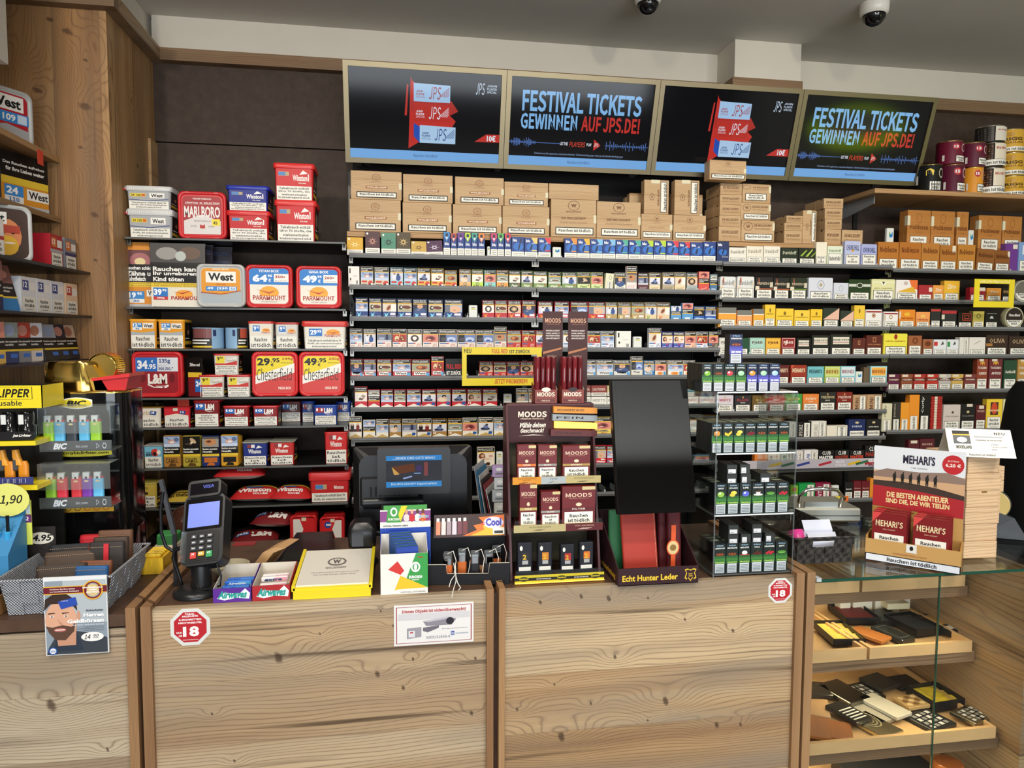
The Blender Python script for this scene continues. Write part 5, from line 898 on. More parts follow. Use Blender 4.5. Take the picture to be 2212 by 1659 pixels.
# fifth shelf
z = ZS[4]+.0002
smalltub(L2_,200,440,820,z,'e6e0d2','a8853c',[('t','Marlboro',.15,.3,.75,.75,'a8822c',.0),('p',[(.58,.35),(.85,.25),(.9,.65),(.62,.75)],'27458f'),('t','18',.64,.42,.8,.64,'fff',.03)],'white and gold flip-top carton, first on fifth shelf',lidh=.04)
h1 = smalltub(L2_,450,700,818,z,'cf2b36','c8262e',[('p',[(0,0),(1,0),(1,.2),(.5,.42),(0,.2)],'e9e2d6'),('p',[(.62,.4),(.86,.3),(.9,.7),(.64,.78)],'27458f'),('t','12',.67,.46,.82,.68,'fff',.03),('r',.36,.7,.56,1,'d8d6c2')],'red and white carton with small coral tag standing on it',lidh=.04)
X,w_,h_ = spot(L2_,588,690,742,z+h1,YL+.05); m = MB(); m.box(-w_/2,w_/2,0,.004,0,h_,'e05a48','matte'); tag(m.build('paper_tag',None,(X,YL+.05,z+h1+.0003),0,.1),'small coral red paper tag standing on the red carton','price tag')
LMA = lambda p,c='2f6fc0': [('r',.03,.38,.42,.9,c),('t',p,.06,.56,.36,.84,'fff',.04),('t','L&M',.44,.3,.84,.88,'f4f0ea',.05),('p',[(.4,.3),(.6,.16),(.86,.2),(.6,.22)],'f4f0ea')]
LMB = LMA('11','a8302c')
smalltub(L2_,718,962,748,z,'7d1f22','c42c30',LMA('19'),'tallest dark red tub on fifth shelf, 19,95 tag',['Tabakrauch','enthält über 70','Stoffe, die','erwiesenermaßen','krebserregend sind.'],.52)
smalltub(L2_,982,1225,808,z,'8a2224','c42c30',LMA('10'),'dark red tub with 10 euro tag, left of its twin',WT4,.5)
smalltub(L2_,1245,1482,808,z,'8a2224','c42c30',LMA('10'),'dark red tub with 10 euro tag, right of its twin',WT4,.5)
smalltub(L2_,1492,1686,768,z,'5a1719','6b1c1f',LMA('11'),'shaded dark red tub set back on fifth shelf',WT4,.5,y=YL+.13)  # shade at the shelf back is put into this tub's darker reds
smalltub(L2_,1680,1800,765,z,'1c3f94','2148a4',LMB,'blue tub squeezed behind the front blue tub, left',WT4,.5,y=YL+.11)
smalltub(L2_,1785,2005,800,z,'1c3f94','2148a4',LMB,'front blue tub with red price tag, fifth shelf',WT4,.5,d=.08)
smalltub(L2_,1985,2120,770,z,'1c3f94','2148a4',LMB,'blue tub behind the front blue tub, right',WT4,.5,y=YL+.11)
# sixth shelf
z = ZS[5]+.0002
smalltub(L2_,277,458,1158,z,'76b9d3','b7b9b5',[('e',.62,.42,.24,.36,'d23a2f'),('e',.84,.44,.12,.22,'efe9e0'),('e',.6,.3,.1,.2,'1b1a1a'),('t','SPIRIT',.06,.1,.5,.34,'1b2a3a',.05),('t','AMERICAN',.06,.38,.46,.48,'1b2a3a',.03)],'sky blue tin with red disc on the sixth shelf',lidh=.03)
def softp(cr,x0,x1,tp,z,base,lb,pic,tx='CAMEL',tc='5d421c'):
    X,w_,h_ = spot(cr,x0,x1,tp,z,YL); m = MB()
    for k in range(4): m.box(-w_/2+.003*k*.3,w_/2-.002,.0+.024*k,.021+.024*k,0,h_-.004*k,base,'foil',.004)
    f = m.fr(-w_/2+.002,w_/2-.002,0,h_,-.0003,'foil'); f.rect(0,.42,1,.98,'15120f',1); f.sub(.02,.64,.98,.97,2).draw([('r',0,0,1,1,PICS[pic][1])]+PICS[pic][2])
    f.text('Rauchen verursacht',.04,.55,.9,.61,'f2f0ea',3,.03); f.text('Herzanfälle',.04,.46,.6,.52,'f2f0ea',3,.03); f.rect(0,.34,1,.42,'e6c33a',1); f.text(tx,.12,.14,.88,.3,tc,2,.02); f.poly([(.25,.04),(.4,.14),(.7,.12),(.75,.04)],tc,2)
    tag(m.build('tobacco_pouch',None,(X,YL,z)),lb,'tobacco pouch','tobacco tubs and pouches beside the pillar')
softp(L2_,457,612,1068,z,'b5813c','brown gold soft pack, first of four with black warnings','a'); softp(L2_,627,790,1070,z,'b9a83e','olive yellow soft pack, second of four with black warnings','l'); softp(L2_,797,958,1072,z,'23346e','navy soft pack, third of four with black warnings','s',' - ','c8702c'); softp(L2_,966,1125,1062,z,'dba02c','amber soft pack, last of four with black warnings','a',' - ','1c1a18')
WN = [('t','Winston',.2,.2,.78,.55,'f0ece6',.03),('p',[(.55,.6),(.85,.68),(.66,.85)],'f0ece6'),('r',.16,.66,.5,.92,'e9e6e4'),('r',.16,.66,.34,.92,'8a3a3a')]
smalltub(L2_,1152,1385,1128,z,'24347e','b5b7a8',WN,'blue rectangular tin with silver top on sixth shelf',RT3,.42,lidh=.05,d=.12); smalltub(L2_,1392,1622,1120,z,'c2332f','b5b7a8',WN,'red rectangular tin with silver top on sixth shelf',RT3,.42,lidh=.05,d=.12)
smalltub(L2_,1882,2095,1040,z,'cb2a2b','d42f30',WN,'tall red tub alone at right end of sixth shelf',RT3,.46,lidh=.05,d=.14)
# seventh shelf: camel tub, pillows of tobacco, red tub
z = ZS[6]+.0002
smalltub(L2_,182,402,1490,z,'cdb24e','b9a84e',[('t','CAMEL',.25,.6,.7,.78,'6b5420',.02),('p',[(.44,.42),(.5,.55),(.58,.42)],'c9803a'),('r',.24,.14,.66,.34,'27201c'),('t','197',.28,.17,.4,.31,'d9c47a',.02)],'yellow tin with camel lettering left on the seventh shelf',RT3,.48,lidh=.05,d=.10)
def pillow(w,d,t,bgc,art,seam='15120f',under='ece8de'):
    """lying soft pouch: top surface bulges, lettering follows it"""
    m = MB(); nx,ny = 14,10
    def zt(u,v,s): q = max(0,(1-(2*u-1)**4))*max(0,1-(2*v-1)**4)**.8; return t*.32+s*t*(.66 if s > 0 else .32)*q
    for s,c in ((1,bgc),(-1,under)):
        V = [((i/nx-.5)*w,j/ny*d,zt(i/nx,j/ny,s)) for j in range(ny+1) for i in range(nx+1)]; F = []
        for j in range(ny):
            for i in range(nx):
                q = (j*(nx+1)+i,j*(nx+1)+i+1,(j+1)*(nx+1)+i+1,(j+1)*(nx+1)+i); F.append(q if s > 0 else q[::-1])
        m.addmesh(V,F,c,'foil',True)
    f = Fr(m,(-w/2,0,0),(w,0,0),(0,d*.62,0),0,'foil',.0)
    f.eps = 0
    class Bf(Fr):
        def P(s_,u,v,l): p = s_.o+s_.ex*u+s_.ey*v; uu,vv = p.x/w+.5,p.y/d; return Vector((p.x,p.y-.0006*l,zt(uu,vv,1)+.0005*l+.0004))
        def rect(s_,a,b,c,d_,col,l=1):
            n = 10
            for i in range(n):
                for j in range(4): s_.m.face([s_.P(a+(c-a)*x/n,b+(d_-b)*y/4,l) for x,y in ((i,j),(i+1,j),(i+1,j+1),(i,j+1))],col,s_.mt)
    g = Bf(m,(-w/2,0,0),(w,0,0),(0,d,0),0,'foil'); g.draw(art,1); return m
WP = [('r',.02,.45,.98,.98,'1d1512'),('r',.02,.38,.98,.46,'e3bd3a'),('t','Winston',.15,.10,.8,.24,'f6f1ec',.04),('t','VOLUME',.45,.05,.75,.085,'f6f1ec',.02),('r',.3,.26,.62,.34,'3b78c0')]
def pil(u0,u1,v0,v1,Y,z,d,bg,art,lab,rz=0,cat='tobacco pouch'):
    a = PY(u0,v1,Y)[0]; b = PY(u1,v1,Y)[0]; t = abs(v1-v0)*Y*1.0/FPX*.78; m = pillow(b-a,d,t,bg,art); return tag(m.build('tobacco_pouch',None,((a+b)/2,Y,z),rz),lab,cat,'tobacco pouches lying down')
pil(494,606,1048,1086,YL+.02,z,.18,'c42a2c',WP,'lower red pouch of the lying pile, mostly covered, seventh shelf')
pil(462,572,1026,1068,YL+.01,z+.098,.17,'c42a2c',WP,'upper red lying pouch with white lettering, seventh shelf',.08)
pil(578,670,1044,1084,YL,z,.18,'c42a2c',WP,'red lying pouch leaning right beside the red tub',-.12)
pil(356,424,1052,1084,YL+.02,z,.16,'d0b244',[('r',.02,.45,.98,.98,'1d1512'),('t','Rauchen',.15,.2,.7,.3,'1a1a1a',.02),('t','ist tödlich',.1,.08,.8,.18,'1a1a1a',.02)],'yellow lying pouch behind the card terminal')
a = PY(666,1060,YL)[0]; b = PY(757,1060,YL)[0]; m = tub(b-a,.125,'c0282b','d0383a',[('r',.1,.3,.42,.7,'b9a37c'),('r',.1,.34,.32,.66,'4d86c4'),('t','Winston',.62,.3,.9,.6,'f4f1ec',.02)],.14,.26,.42,WT3[:2]); top_(m.build('tobacco_tub',None,((a+b)/2,YL,z)),'shiny red tub at the right end of the seventh shelf')
# eighth shelf
z = ZS[7]+.0002
LP = [('r',.02,.45,.98,.98,'1d1512'),('t','L&M',.42,.08,.85,.26,'f6f1ec',.05),('r',.08,.14,.36,.28,'3b78c0'),('t','24.95',.1,.16,.34,.26,'fff',.03)]
pil(500,600,1145,1172,YL-.01,z,.18,'7d2226',LP,'maroon lying pouch in front at the left, eighth shelf',.1); pil(536,630,1118,1160,YL+.01,z+.055,.18,'7d2226',LP,'upper maroon lying pouch on the eighth shelf',-.2)
for (u0,u1,v0,v1,lb,fl) in ((626,684,1108,1168,'red and white tub on its side, left of two, eighth shelf',0),(690,744,1106,1160,'red and white tub on its side, right of two, eighth shelf',1)):
    x0,x1,z0,z1 = RC(u0,v0,u1,v1,YL-.03); w_,h_ = x1-x0,z1-z0; e = -1 if fl else 1
    pts = [(.06,.08),(.34,.08),(.5,.5),(.34,.92),(.06,.92)]; pts = pts if not fl else [(1-a,b) for a,b in pts][::-1]
    m = lidface(w_,h_,'c8282b',('c8282b',[('p',pts,'dedbd6'),('e',.72 if not fl else .3,.2 if not fl else .72,.16,.16,'2c4a9a'),('r',.66 if not fl else .22,.16 if not fl else .68,.9 if not fl else .46,.24 if not fl else .76,'e4e2de'),('r',.42,.84,.62,1.04,'d9d3ba')]),.12,r=.016)
    top_(m.build('tobacco_tub',None,((x0+x1)/2,YL-.03,z+.001)),lb)

# ================================================================ WOODEN CIGAR BOXES
def lab_rit(f,a,b,c,d,two=0,rot=0): rit(f,a,b,c,d,2 if two else 1,rot=rot)
def cbox(w,h,d,kind,matn='boxwood',seal=1):
    m = MB(); m.box(-w/2,w/2,0,d*.42,0,h,mt=matn,bev=.0012); m.box(-w/2+.0005,w/2-.0005,d*.43,d,.0005,h-.0005,mt=matn,bev=.0012)
    f = m.fr(-w/2,w/2,0,h,-.0002); br = '6b4326'
    if kind == 'W':
        f.ring(.5,.78,.085,.115,.16,'8a6240',1,20); f.ell(.5,.78,.05,.065,'b08a60',1); f.text('WOLSDORFF',.4,.6,.6,.635,br,1,.0); f.rect(.29,.385,.72,.475,'9b5f34',1); f.text('WOLSDORFF',.31,.4,.7,.46,'f0e2c8',2,.03); f.rect(.36,.33,.64,.34,'a3805a',1)
        lab_rit(f,.11,.06,.9,.27); 
    elif kind == 'D':
        f.ring(.5,.84,.13,.13,.09,br,1,24); f.text('W',.44,.79,.56,.885,br,2,.05); f.text('WOLSDORFF',.33,.655,.67,.695,br,1,.02); f.text('DIE WOLSDORFF',.23,.47,.77,.535,br,1,.02); f.text('Grande Corona Sumatra',.2,.36,.8,.42,'8a6240',1,0,.35); lab_rit(f,.1,.06,.94,.26)
    elif kind == 'd':
        f.ring(.5,.82,.09,.12,.1,'8a6240',1,18); f.text('W',.46,.77,.54,.86,br,2,.04); f.text('WOLSDORFF',.38,.64,.62,.67,'9a7450',1,.0); f.text('DIE WOLSDORFF',.24,.42,.76,.50,'9a7450',1,.0); f.rect(.34,.36,.66,.375,'a98a66',1); lab_rit(f,.05,.06,.96,.3)
    elif kind == 'E':    # narrow end face
        f.text('DIE WOLSDORFF',.12,.5,.88,.72,br,1,.02); f.text('Petit Cordial Brasil',.14,.25,.86,.4,'8a6240',1,0,.2); m.box(-w/2-.0008,-w/2+.001,.02,.028,h*.86,h*.99,'2a1c12')
    elif kind == 'P':
        f.ring(.2,.72,.14,.2,.1,br,1,20); f.text('W',.14,.63,.26,.8,br,2,.04); f.text('DIE WOLSDORFF',.38,.72,.92,.83,br,1,.02); f.text('Petit Cordial Sumatra',.4,.58,.86,.66,br,1,.0); lab_rit(f,.1,.06,.94,.38)
    elif kind == 'P2':
        f.ring(.14,.82,.14,.13,.1,br,1,20); f.text('DIE WOLSDORFF',.36,.78,.95,.86,br,1,.02); f.text('Petit Cordial Sumatra',.38,.68,.86,.74,br,1,0); lab_rit(f,.1,.12,.85,.5,1)
    elif kind == 'V':    # standing on end
        T = Fr(m,(w/2,-.0002,0),(0,0,h),(-w,0,0)); T.nn = Vector((0,-1,0)); T.text('Rauchen ist tödlich',.12,.1,.9,.22,'1a1a18',6,.02); T.text('DIE WOLSDORFF',.25,.38,.72,.46,br,2,.02); T.ring(.5,.68,.1,.1,.12,br,2,18); T.text('W',.46,.65,.54,.71,br,3,.04)
        f.rect(.66,.05,.92,.95,'1c1a18',3); f.rect(.68,.065,.90,.935,'eeebe0',4)
    elif kind == 'N':
        f.ring(.5,.8,.12,.12,.1,'7d4a20',1,18); f.text('Noblesse',.1,.52,.9,.64,'6b3a14',1,.02); f.text('LONG',.4,.44,.6,.47,'7d4a20',1,0); lab_rit(f,.12,.05,.86,.36,1)
    if seal and kind in 'WDd': m.box(w/2-.012,w/2+.0006,-.0008,.02,h*.38,h*.6,'ddd6b8'); 
    if seal and kind in ('P','P2'): m.box(w/2-.010,w/2+.0006,-.0008,.02,h*.55,h*.9,'ddd6b8')
    if kind == 'V': m.box(-w*.22,w*.12,-.0006,.02,h*.9,h+.0006,'ddd6b8')
    if kind == 'N': m.box(-w/2-.0006,-w/2+.014,-.0008,.02,h*.62,h*.86,'ddd6b8')
    return m
zW = 2.0475; YW = YS+.015
CB = []
def cb(cr,x0,x1,top,z,kind,d,lab,y=None,matn='boxwood',rz=0,rx=0,grp='cigar boxes under the screens'):
    y = y or YW; X,w_,h_ = spot(cr,x0,x1,top,z,y); o = cbox(w_-.001,h_,d,kind,matn).build('cigar_box',None,(X,y,z),rz,rx); o.data.transform(Matrix()); tag(o,lab,'cigar box',grp); return z+h_+.0006
NN = ('first','second','third','fourth')
for i,(x0,x1,tp) in enumerate(((60,515,292),(530,965,320),(975,1408,337),(1415,1832,352))):
    zt = cb(A_,x0,x1,tp,zW,'W',.05,f'large light wooden cigar box, lower row, {NN[i]} from left')
    x0,x1,tp = ((70,523,40),(534,975,72),(995,1428,95),(1432,1820,138))[i]
    cb(A_,x0,x1,tp,zt,'W',.05,f'large light wooden cigar box, upper row, {NN[i]} from left')
zt = cb(B_,42,445,292,zW,'D',.07,'wooden box with round emblem, under the plain closed box')
X,w_,h_ = spot(B_,25,465,155,zt,YW); m = MB(); m.box(-w_/2,w_/2,0,.09,0,h_,mt='boxwood',bev=.0015); m.box(-w_/2-.0003,w_/2+.0003,-.0003,.0903,h_*.49,h_*.5,'8a6a48'); tag(m.build('cigar_box',None,(X,YW,zt)),'plain closed wooden box lying on the round-emblem box','cigar box','cigar boxes under the screens')
cb(B_,448,838,312,zW,'D',.07,'wooden box with round emblem, right of its twin')
zd1 = cb(B_,842,1118,420,zW,'d',.05,'small wooden box lying under the left upright box'); zd2 = cb(B_,1127,1415,430,zW,'d',.05,'small wooden box lying under the right upright box')
cb(B_,868,1088,118,zd1,'V',.045,'small wooden box standing on end, left of two upright'); cb(B_,1138,1358,120,zd2,'V',.045,'small wooden box standing on end, right of two upright')
for k,(x0,x1,tp,y) in enumerate(((1095,1385,245,YW+.09),(735,990,238,YW+.09),(700,950,275,YW+.15))):
    X,w_,h_ = spot(B_,x0,x1,tp,zW,y); cb(B_,x0,x1,tp,zW,'d',.04,('wooden box half hidden behind the right upright box','wooden box half hidden behind the left upright box','hindmost wooden box left of the upright ones')[k],y)
zt = zW
for k in range(5):
    X,w_,h_ = spot(B_,1530+k*3,1722+k*3,(528,432,338,248,148)[k],zt,YW-.004); tag(cbox(w_,h_,.16,'E').build('cigar_box',None,(X,YW-.004,zt),.03*((k % 3)-1)),f'small wooden box seen end-on in the tallest stack, {ORD[k]} from bottom','cigar box','cigar boxes under the screens'); zt += h_+.0006
cb((1180,300,4.0963),1447,1772,190,zt,'d',.06,'wooden box topping the tallest stack, covering part of a screen',3.10)
zt = zW
for k,(x0,x1,tp,kd) in enumerate(((1728,2022,478,'P'),(1722,1988,322,'P'),(1738,1990,155,'P2'))): zt = cb(B_,x0,x1,tp,zt,kd,.05,f'wooden box beside the tallest stack, {ORD[k]} from bottom',YW-.006)
zt = zW-.0
for k,(x0,x1,tp) in enumerate(((138,292,475),(138,297,408),(155,300,345))):
    X,w_,h_ = spot(C_,x0,x1,tp,zt,YW+.006); tag(cbox(w_,h_,.17,'E').build('cigar_box',None,(X,YW+.006,zt),.02*k),f'flat wooden box end-on in the short stack, {ORD[k]} from bottom','cigar box','cigar boxes under the screens'); zt += h_+.0006
cb(C_,300,420,300,zW,'V',.08,'wooden box on end between two small stacks',YW+.004)
zt = zW
for k,(x0,x1,tp) in enumerate(((488,632,462),(490,638,375),(490,642,283),(483,648,195))):
    X,w_,h_ = spot(C_,x0,x1,tp,zt,YW+.006); tag(cbox(w_,h_,.17,'E').build('cigar_box',None,(X,YW+.006,zt),-.02*k+.03),f'flat wooden box end-on in stack of four, {ORD[k]} from bottom','cigar box','cigar boxes under the screens'); zt += h_+.0006
X,w_,h_ = spot(C_,638,818,468,zW,YW+.008); tag(cbox(w_,h_,.1,'E').build('cigar_box',None,(X,YW+.008,zW)),'single flat wooden box right of the stack of four','cigar box','cigar boxes under the screens')
# cedar boxes in the far right bay
z = 2.0305; gC = 'reddish cedar boxes'
for x0,x1,tp,lb in ((1208,1410,297,'amber cedar box, first and tallest of the row'),(1414,1618,305,'amber cedar box, second of the row'),(1636,1738,310,'narrow amber cedar box, third of the row'),(1824,2026,342,'darker cedar box after the white device'),(2032,2200,350,'last cedar box at the right edge')):
    cb(C_,x0,x1,tp,z,'N',.06,lb,YS+.034,'cedar',grp=gC)
for x0,x1,tp,lb in ((1028,1090,450,'white spacer device standing alone left of the cedar boxes'),(1738,1782,468,'white spacer device between two groups of cedar boxes')):
    X,w_,h_ = spot(C_,x0,x1,tp,z,YS+.034); tag(device(w_,h_).build('shelf_price_device',None,(X,YS+.034,z)),lb,'device','spacer devices by the cedar boxes')
# round tobacco tins on the raised shelf
K_ = (1400,100,2.7241); zT = PY(1875,410,YS)[1]+.0004
def can(u0,u1,v0,z,y,bg,top,arts,lab,grp='tins on the raised shelf'):
    X,w_,h_ = spot(K_,u0,u1,v0,z,y); r_ = w_/2; m = MB(); n = 32
    m.lathe([(r_*.98,0),(r_,.002),(r_,h_-.006),(r_*1.015,h_-.005),(r_*1.015,h_-.001),(r_*.97,h_),(r_*.95,h_-.003)],(0,0,0),bg,'foil',n)
    m.lathe([(r_*1.017,h_-.006),(r_*1.02,h_-.001),(r_*.97,h_+.0005)],(0,0,0),top,'metal',n,cap=(0,0))
    class Cf(Fr):
        def P(s_,u,v,l): a = radians(-122+(u-.5)*170); R_ = r_+.0004*(l+1); return Vector((R_*cos(a),R_*sin(a),.003+v*(h_-.012)))
        def rect(s_,a,b,c,d_,col,l=1):
            q = max(1,int((c-a)*16))
            for i in range(q): s_.m.face([s_.P(a+(c-a)*x/q,y_,l) for x,y_ in ((i,b),(i+1,b),(i+1,d_),(i,d_))],col,s_.mt)
    f = Cf(m,(0,0,0),(1,0,0),(0,0,1),0,'foil'); f.draw(arts,1); m_ = m.build('tobacco_tin',None,(X,y+r_,z)); tag(m_,lab,'tobacco tin',grp); return z+h_+.0006
RB = lambda a,b,c,d,t='Rauchen ist': [('r',a-.008,b-.02,c+.008,d+.02,'1a1a1a'),('r',a,b,c,d,'eeebe0'),('t',t,a+.03,b+(d-b)*.52,c-.02,b+(d-b)*.85,'1a1a1a',.02),('t','tödlich',a+.06,b+(d-b)*.12,c-.08,b+(d-b)*.42,'1a1a1a',.02)]
YT = 3.13
can(1640,1770,690,zT,YT,'121412','9a8a5a',[('p',[(.4,.62),(.58,.62),(.6,.82),(.5,.9),(.4,.82)],'e3c42c'),('t','16',.45,.67,.55,.8,'222',.03),('r',.12,.3,.2,.65,'d9d6cc'),('o',.82,.72,.09,.2,.3,'b9b09a')]+RB(.5,.05,.8,.38,'Rauchen'),'black round tin alone at left of raised shelf')
ma = lambda: [('e',.62,.78,.1,.14,'b5303a'),('t','15',.56,.72,.68,.84,'fff',.03),('o',.86,.74,.09,.2,.3,'c9a0a0'),('r',.28,.12,.34,.4,'d9d6cc')]+RB(.62,.06,.95,.34,'Rauchen')
z1 = can(1775,1903,690,zT,YT,'5a1830','c9a878',ma(),'burgundy tin, lower of the left stacked pair')
can(1767,1896,550,z1,YT,'6b1830','c9a878',ma(),'burgundy tin, upper of the left stacked pair')
z1 = can(1904,2005,705,zT,YT,'e0962c','cfae6a',ma(),'orange round tin under a burgundy tin')
can(1903,2026,560,z1,YT,'5e1a32','c9a878',ma(),'burgundy tin on top of the orange tin')
rb = [('r',0,.3,.5,1,'2e1a10')]+[('e',.04+.07*(i % 7),.36+.1*(i//7),.025,.03,('6b4428','4a2c18','8a5a38')[i % 3]) for i in range(42)]+[('r',.52,.3,1,1,'e3d6c0'),('t','RUBY',.56,.74,.86,.84,'a83a2c',.02)]+[('r',0,.02,1,.28,'eeebe0'),('t','Rauchen ist tödlich',.05,.08,.95,.22,'1a1a1a',.02)]
z1 = can(2008,2124,708,zT,YT,'3a2a20','b9b5a8',rb,'brown tobacco-print tin, bottom of three'); z1 = can(2018,2130,560,z1,YT,'3a2a20','b9b5a8',rb,'brown tobacco-print tin, middle of three')
can(2006,2137,460,z1,YT,'2a2420','b9b5a8',[('r',0,0,.55,1,'2a2522')]+[('e',.03+.08*(i % 6),.1+.12*(i//6),.028,.04,('55504a','3a3632')[i % 2]) for i in range(42)]+[('r',.56,0,1,1,'ddd6c6'),('t','JUNGLE',.6,.7,.95,.8,'9a2a2c',.02)],'dark loose-leaf print tin topping the stack of three')
z1 = zT
for k,tp in enumerate((755,618,480)): z1 = can(2130-k*2,2262,tp,z1,YT,'dba93a','cfc49a',[('t','BRIGG',.2,.5,.75,.66,'4a3010',.04),('t','REGULAR',.2,.36,.78,.46,'6b4a18',.01),('e',.45,.8,.1,.1,'b98a2c')]+[('r',0,.0,1,.2,'eeebe0'),('t','Rauchen ist tödlich',.05,.03,.95,.16,'1a1a1a',.02)],f'golden yellow tin in the far right stack, {ORD[k]} from bottom')

# ================================================================ SCREENS
def tv(u0,u1,kind,lab):
    yb,yt_ = 3.205,3.085; zb_ = PY(1364,376,yb)[1]; zt_ = PY(1386,170,yt_)[1]; XA = PY(746,352,yb)[0]; XB = PY(1982,401,yb)[0]
    xa = XA+u0*(XB-XA)/4; xb = XA+u1*(XB-XA)/4
    t = thing('menu_screen',((xa+xb)/2,yb,zb_)); tilt = math.atan2(yb-yt_,zt_-zb_); t.rotation_euler = (tilt,0,0)
    w,h = xb-xa-.002,math.hypot(yb-yt_,zt_-zb_); b = .021
    m = MB()
    for q in ((-w/2,w/2,0,b),(-w/2,w/2,h-b,h),(-w/2,-w/2+b,b,h-b),(w/2-b,w/2,b,h-b)): m.box(q[0],q[1],0,.045,q[2],q[3],'857a62','brushed')
    m.build('bezel',t); m = MB(); m.box(-w/2+.004,w/2-.004,.02,.05,.004,h-.004,'0c0c0d','plastic'); m.build('housing',t)
    m = MB(); m.box(-w/2+b,w/2-b,.008,.02,b,h-b,'040405','screen'); f = Fr(m,(-w/2+b,.008,b),(w-2*b,0,0),(0,0,h-2*b),0,'screen')
    bl,rd = '86bdf0','c8352c'
    f.rect(0,0,1,.105,'7db4ee',1); f.text('Rauchen ist tödlich',.42,.035,.58,.07,'2a3f66',2)
    if kind:
        f.text('FESTIVAL TICKETS',.08,.62,.92,.86,bl,2,.02); f.text('GEWINNEN',.075,.42,.47,.6,bl,2,.02); f.text('AUF JPS.DE!',.5,.42,.92,.6,rd,2,.02)
        f.rect(0,.262,.36,.27,'4d6fb0',1); f.rect(.68,.262,1,.27,'4d6fb0',1); 
        for i in range(46):
            x = (.01+.0078*i) if i < 44 else .35; x = x if i < 23 else .69+.013*(i-23); hh = .008+.05*abs(sin(i*1.7))*abs(sin(i*.31)); f.rect(x,.266-hh,x+.0035,.266+hh,'5f86d0',1)
        f.text('LET THE',.36,.25,.415,.285,'e9eefa',2,.02); f.text('PLAYERS',.425,.235,.54,.295,'d2452f',2,.01,.2); f.text('PLAY',.55,.25,.585,.285,'e9eefa',2,.02); f.poly([(.6,.2),(.65,.265),(.6,.335)],'c8352c',2); f.text('JPS',.602,.245,.635,.29,'fff',3)
        f.text('Teilnahme nur für registrierte, erwachsene Raucher. Teilnahmebedingungen unter jps.de/teilnahmebedingungen',.18,.125,.82,.155,'9fb8e0',2)
    else:
        f.poly([(.385,.13),(.45,.2),(.41,.88),(.4,.93)],rd,1); f.poly([(.4,.2),(.62,.22),(.7,.46),(.4,.9)],rd,1); f.poly([(.36,.5),(.375,.5),(.385,.84),(.375,.84)],rd,1); f.poly([(.4,.55),(.66,.52),(.715,.57),(.67,.68),(.4,.68)],'b33127',2)
        for (dx,z0,c,tc) in ((0,.66,'a9cdf0','a8332c'),(.0,.44,'c03329','e9e9f4'),(.04,.2,'b3d4f2','2f4a8c')):
            f.poly([(.42+dx,z0),(.66+dx,z0-.0),(.66+dx,z0+.19),(.42+dx,z0+.2)],c,3)
            f.text('JOHN',.435+dx,z0+.10,.48+dx,z0+.125,tc,4,.02); f.text('PLAYER',.435+dx,z0+.07,.49+dx,z0+.093,tc,4,.02); f.text('SPECIAL',.435+dx,z0+.04,.495+dx,z0+.062,tc,4)
            f.text('JPS',.52+dx,z0+.03,.6+dx,z0+.17,tc,4,0,.2)
            for k in range(5): f.poly([(.585+dx+.012*k,z0+.06),(.59+dx+.012*k,z0+.06),(.655+dx,z0+.165-.02*k),(.65+dx,z0+.165-.02*k)],tc,4)
        f.poly([(.39+.03,.27),(.46,.2),(.46,.38),(.42,.42)],'2a53b8',4); f.text('JPS',.83,.77,.89,.9,'cfe0f6',3,0,.2)
        for k,s_ in enumerate(('JOHN','PLAYER','SPECIAL')): f.text(s_,.905,.86-.035*k,.97,.885-.035*k,'cfe0f6',3,.01)
        f.poly([(.83,.24),(1,.24),(1,.33),(.91,.33)],rd,2); f.text('10€',.915,.25,.975,.32,'eef2fa',3,.03)
    m.build('screen_panel',t); tag(t,lab,'screen','row of four advertising screens'); return t
tv(0,1,0,'first screen from left, showing stacked blue and red packs'); tv(1,2,1,'second screen from left, festival tickets text on black'); tv(2,3,0,'third screen from left, partly covered by a wooden box'); tv(3,4,1,'fourth screen from left, festival text with reflected glare')
k = MB(); 
for i,X in enumerate((-.18,.47,1.14,1.82,2.47)):
    k = MB(); k.box(X-.012,X+.012,3.262,YB-.013,2.385,2.405,'8b8d8f','plastic'); tag(k.build('screen_mount_arm'),f'grey mounting arm behind the advertising screens, {ORD[i]} from left','mounting arm','screen mounting arms')
# dome cameras
def dome(x,y,r,lab):
    t = thing('dome_camera',(x,y,ZC-.0005)); m = MB(); m.lathe([(r,0),(r*1.0,-.02),(r*.96,-.04),(r*.8,-.048)],(0,0,0),'d8d5cd','plastic',32); m.build('housing',t)
    m = MB(); m.lathe([(r*.8*cos(a),-.046-r*.8*sin(a)) for a in [pi/2*i/10 for i in range(11)]],(0,0,0),'0d0d10','gloss',28); m.build('dome_glass',t); m = MB(); m.lathe([(.012,0),(.012,.01),(.008,.012)],(0,0,0),'22262a','gloss',16); m.build('lens',t,(0,-r*.35,-.046-r*.62),0,1.2); tag(t,lab,'security camera','ceiling cameras')
x,y = PZ(1889,8,ZC); dome(x,y,.058,'white security camera with dark dome on the ceiling, right'); x,y = PZ(1400,-18,ZC); dome(x,y,.055,'dark ceiling camera dome just cut off by the top edge')

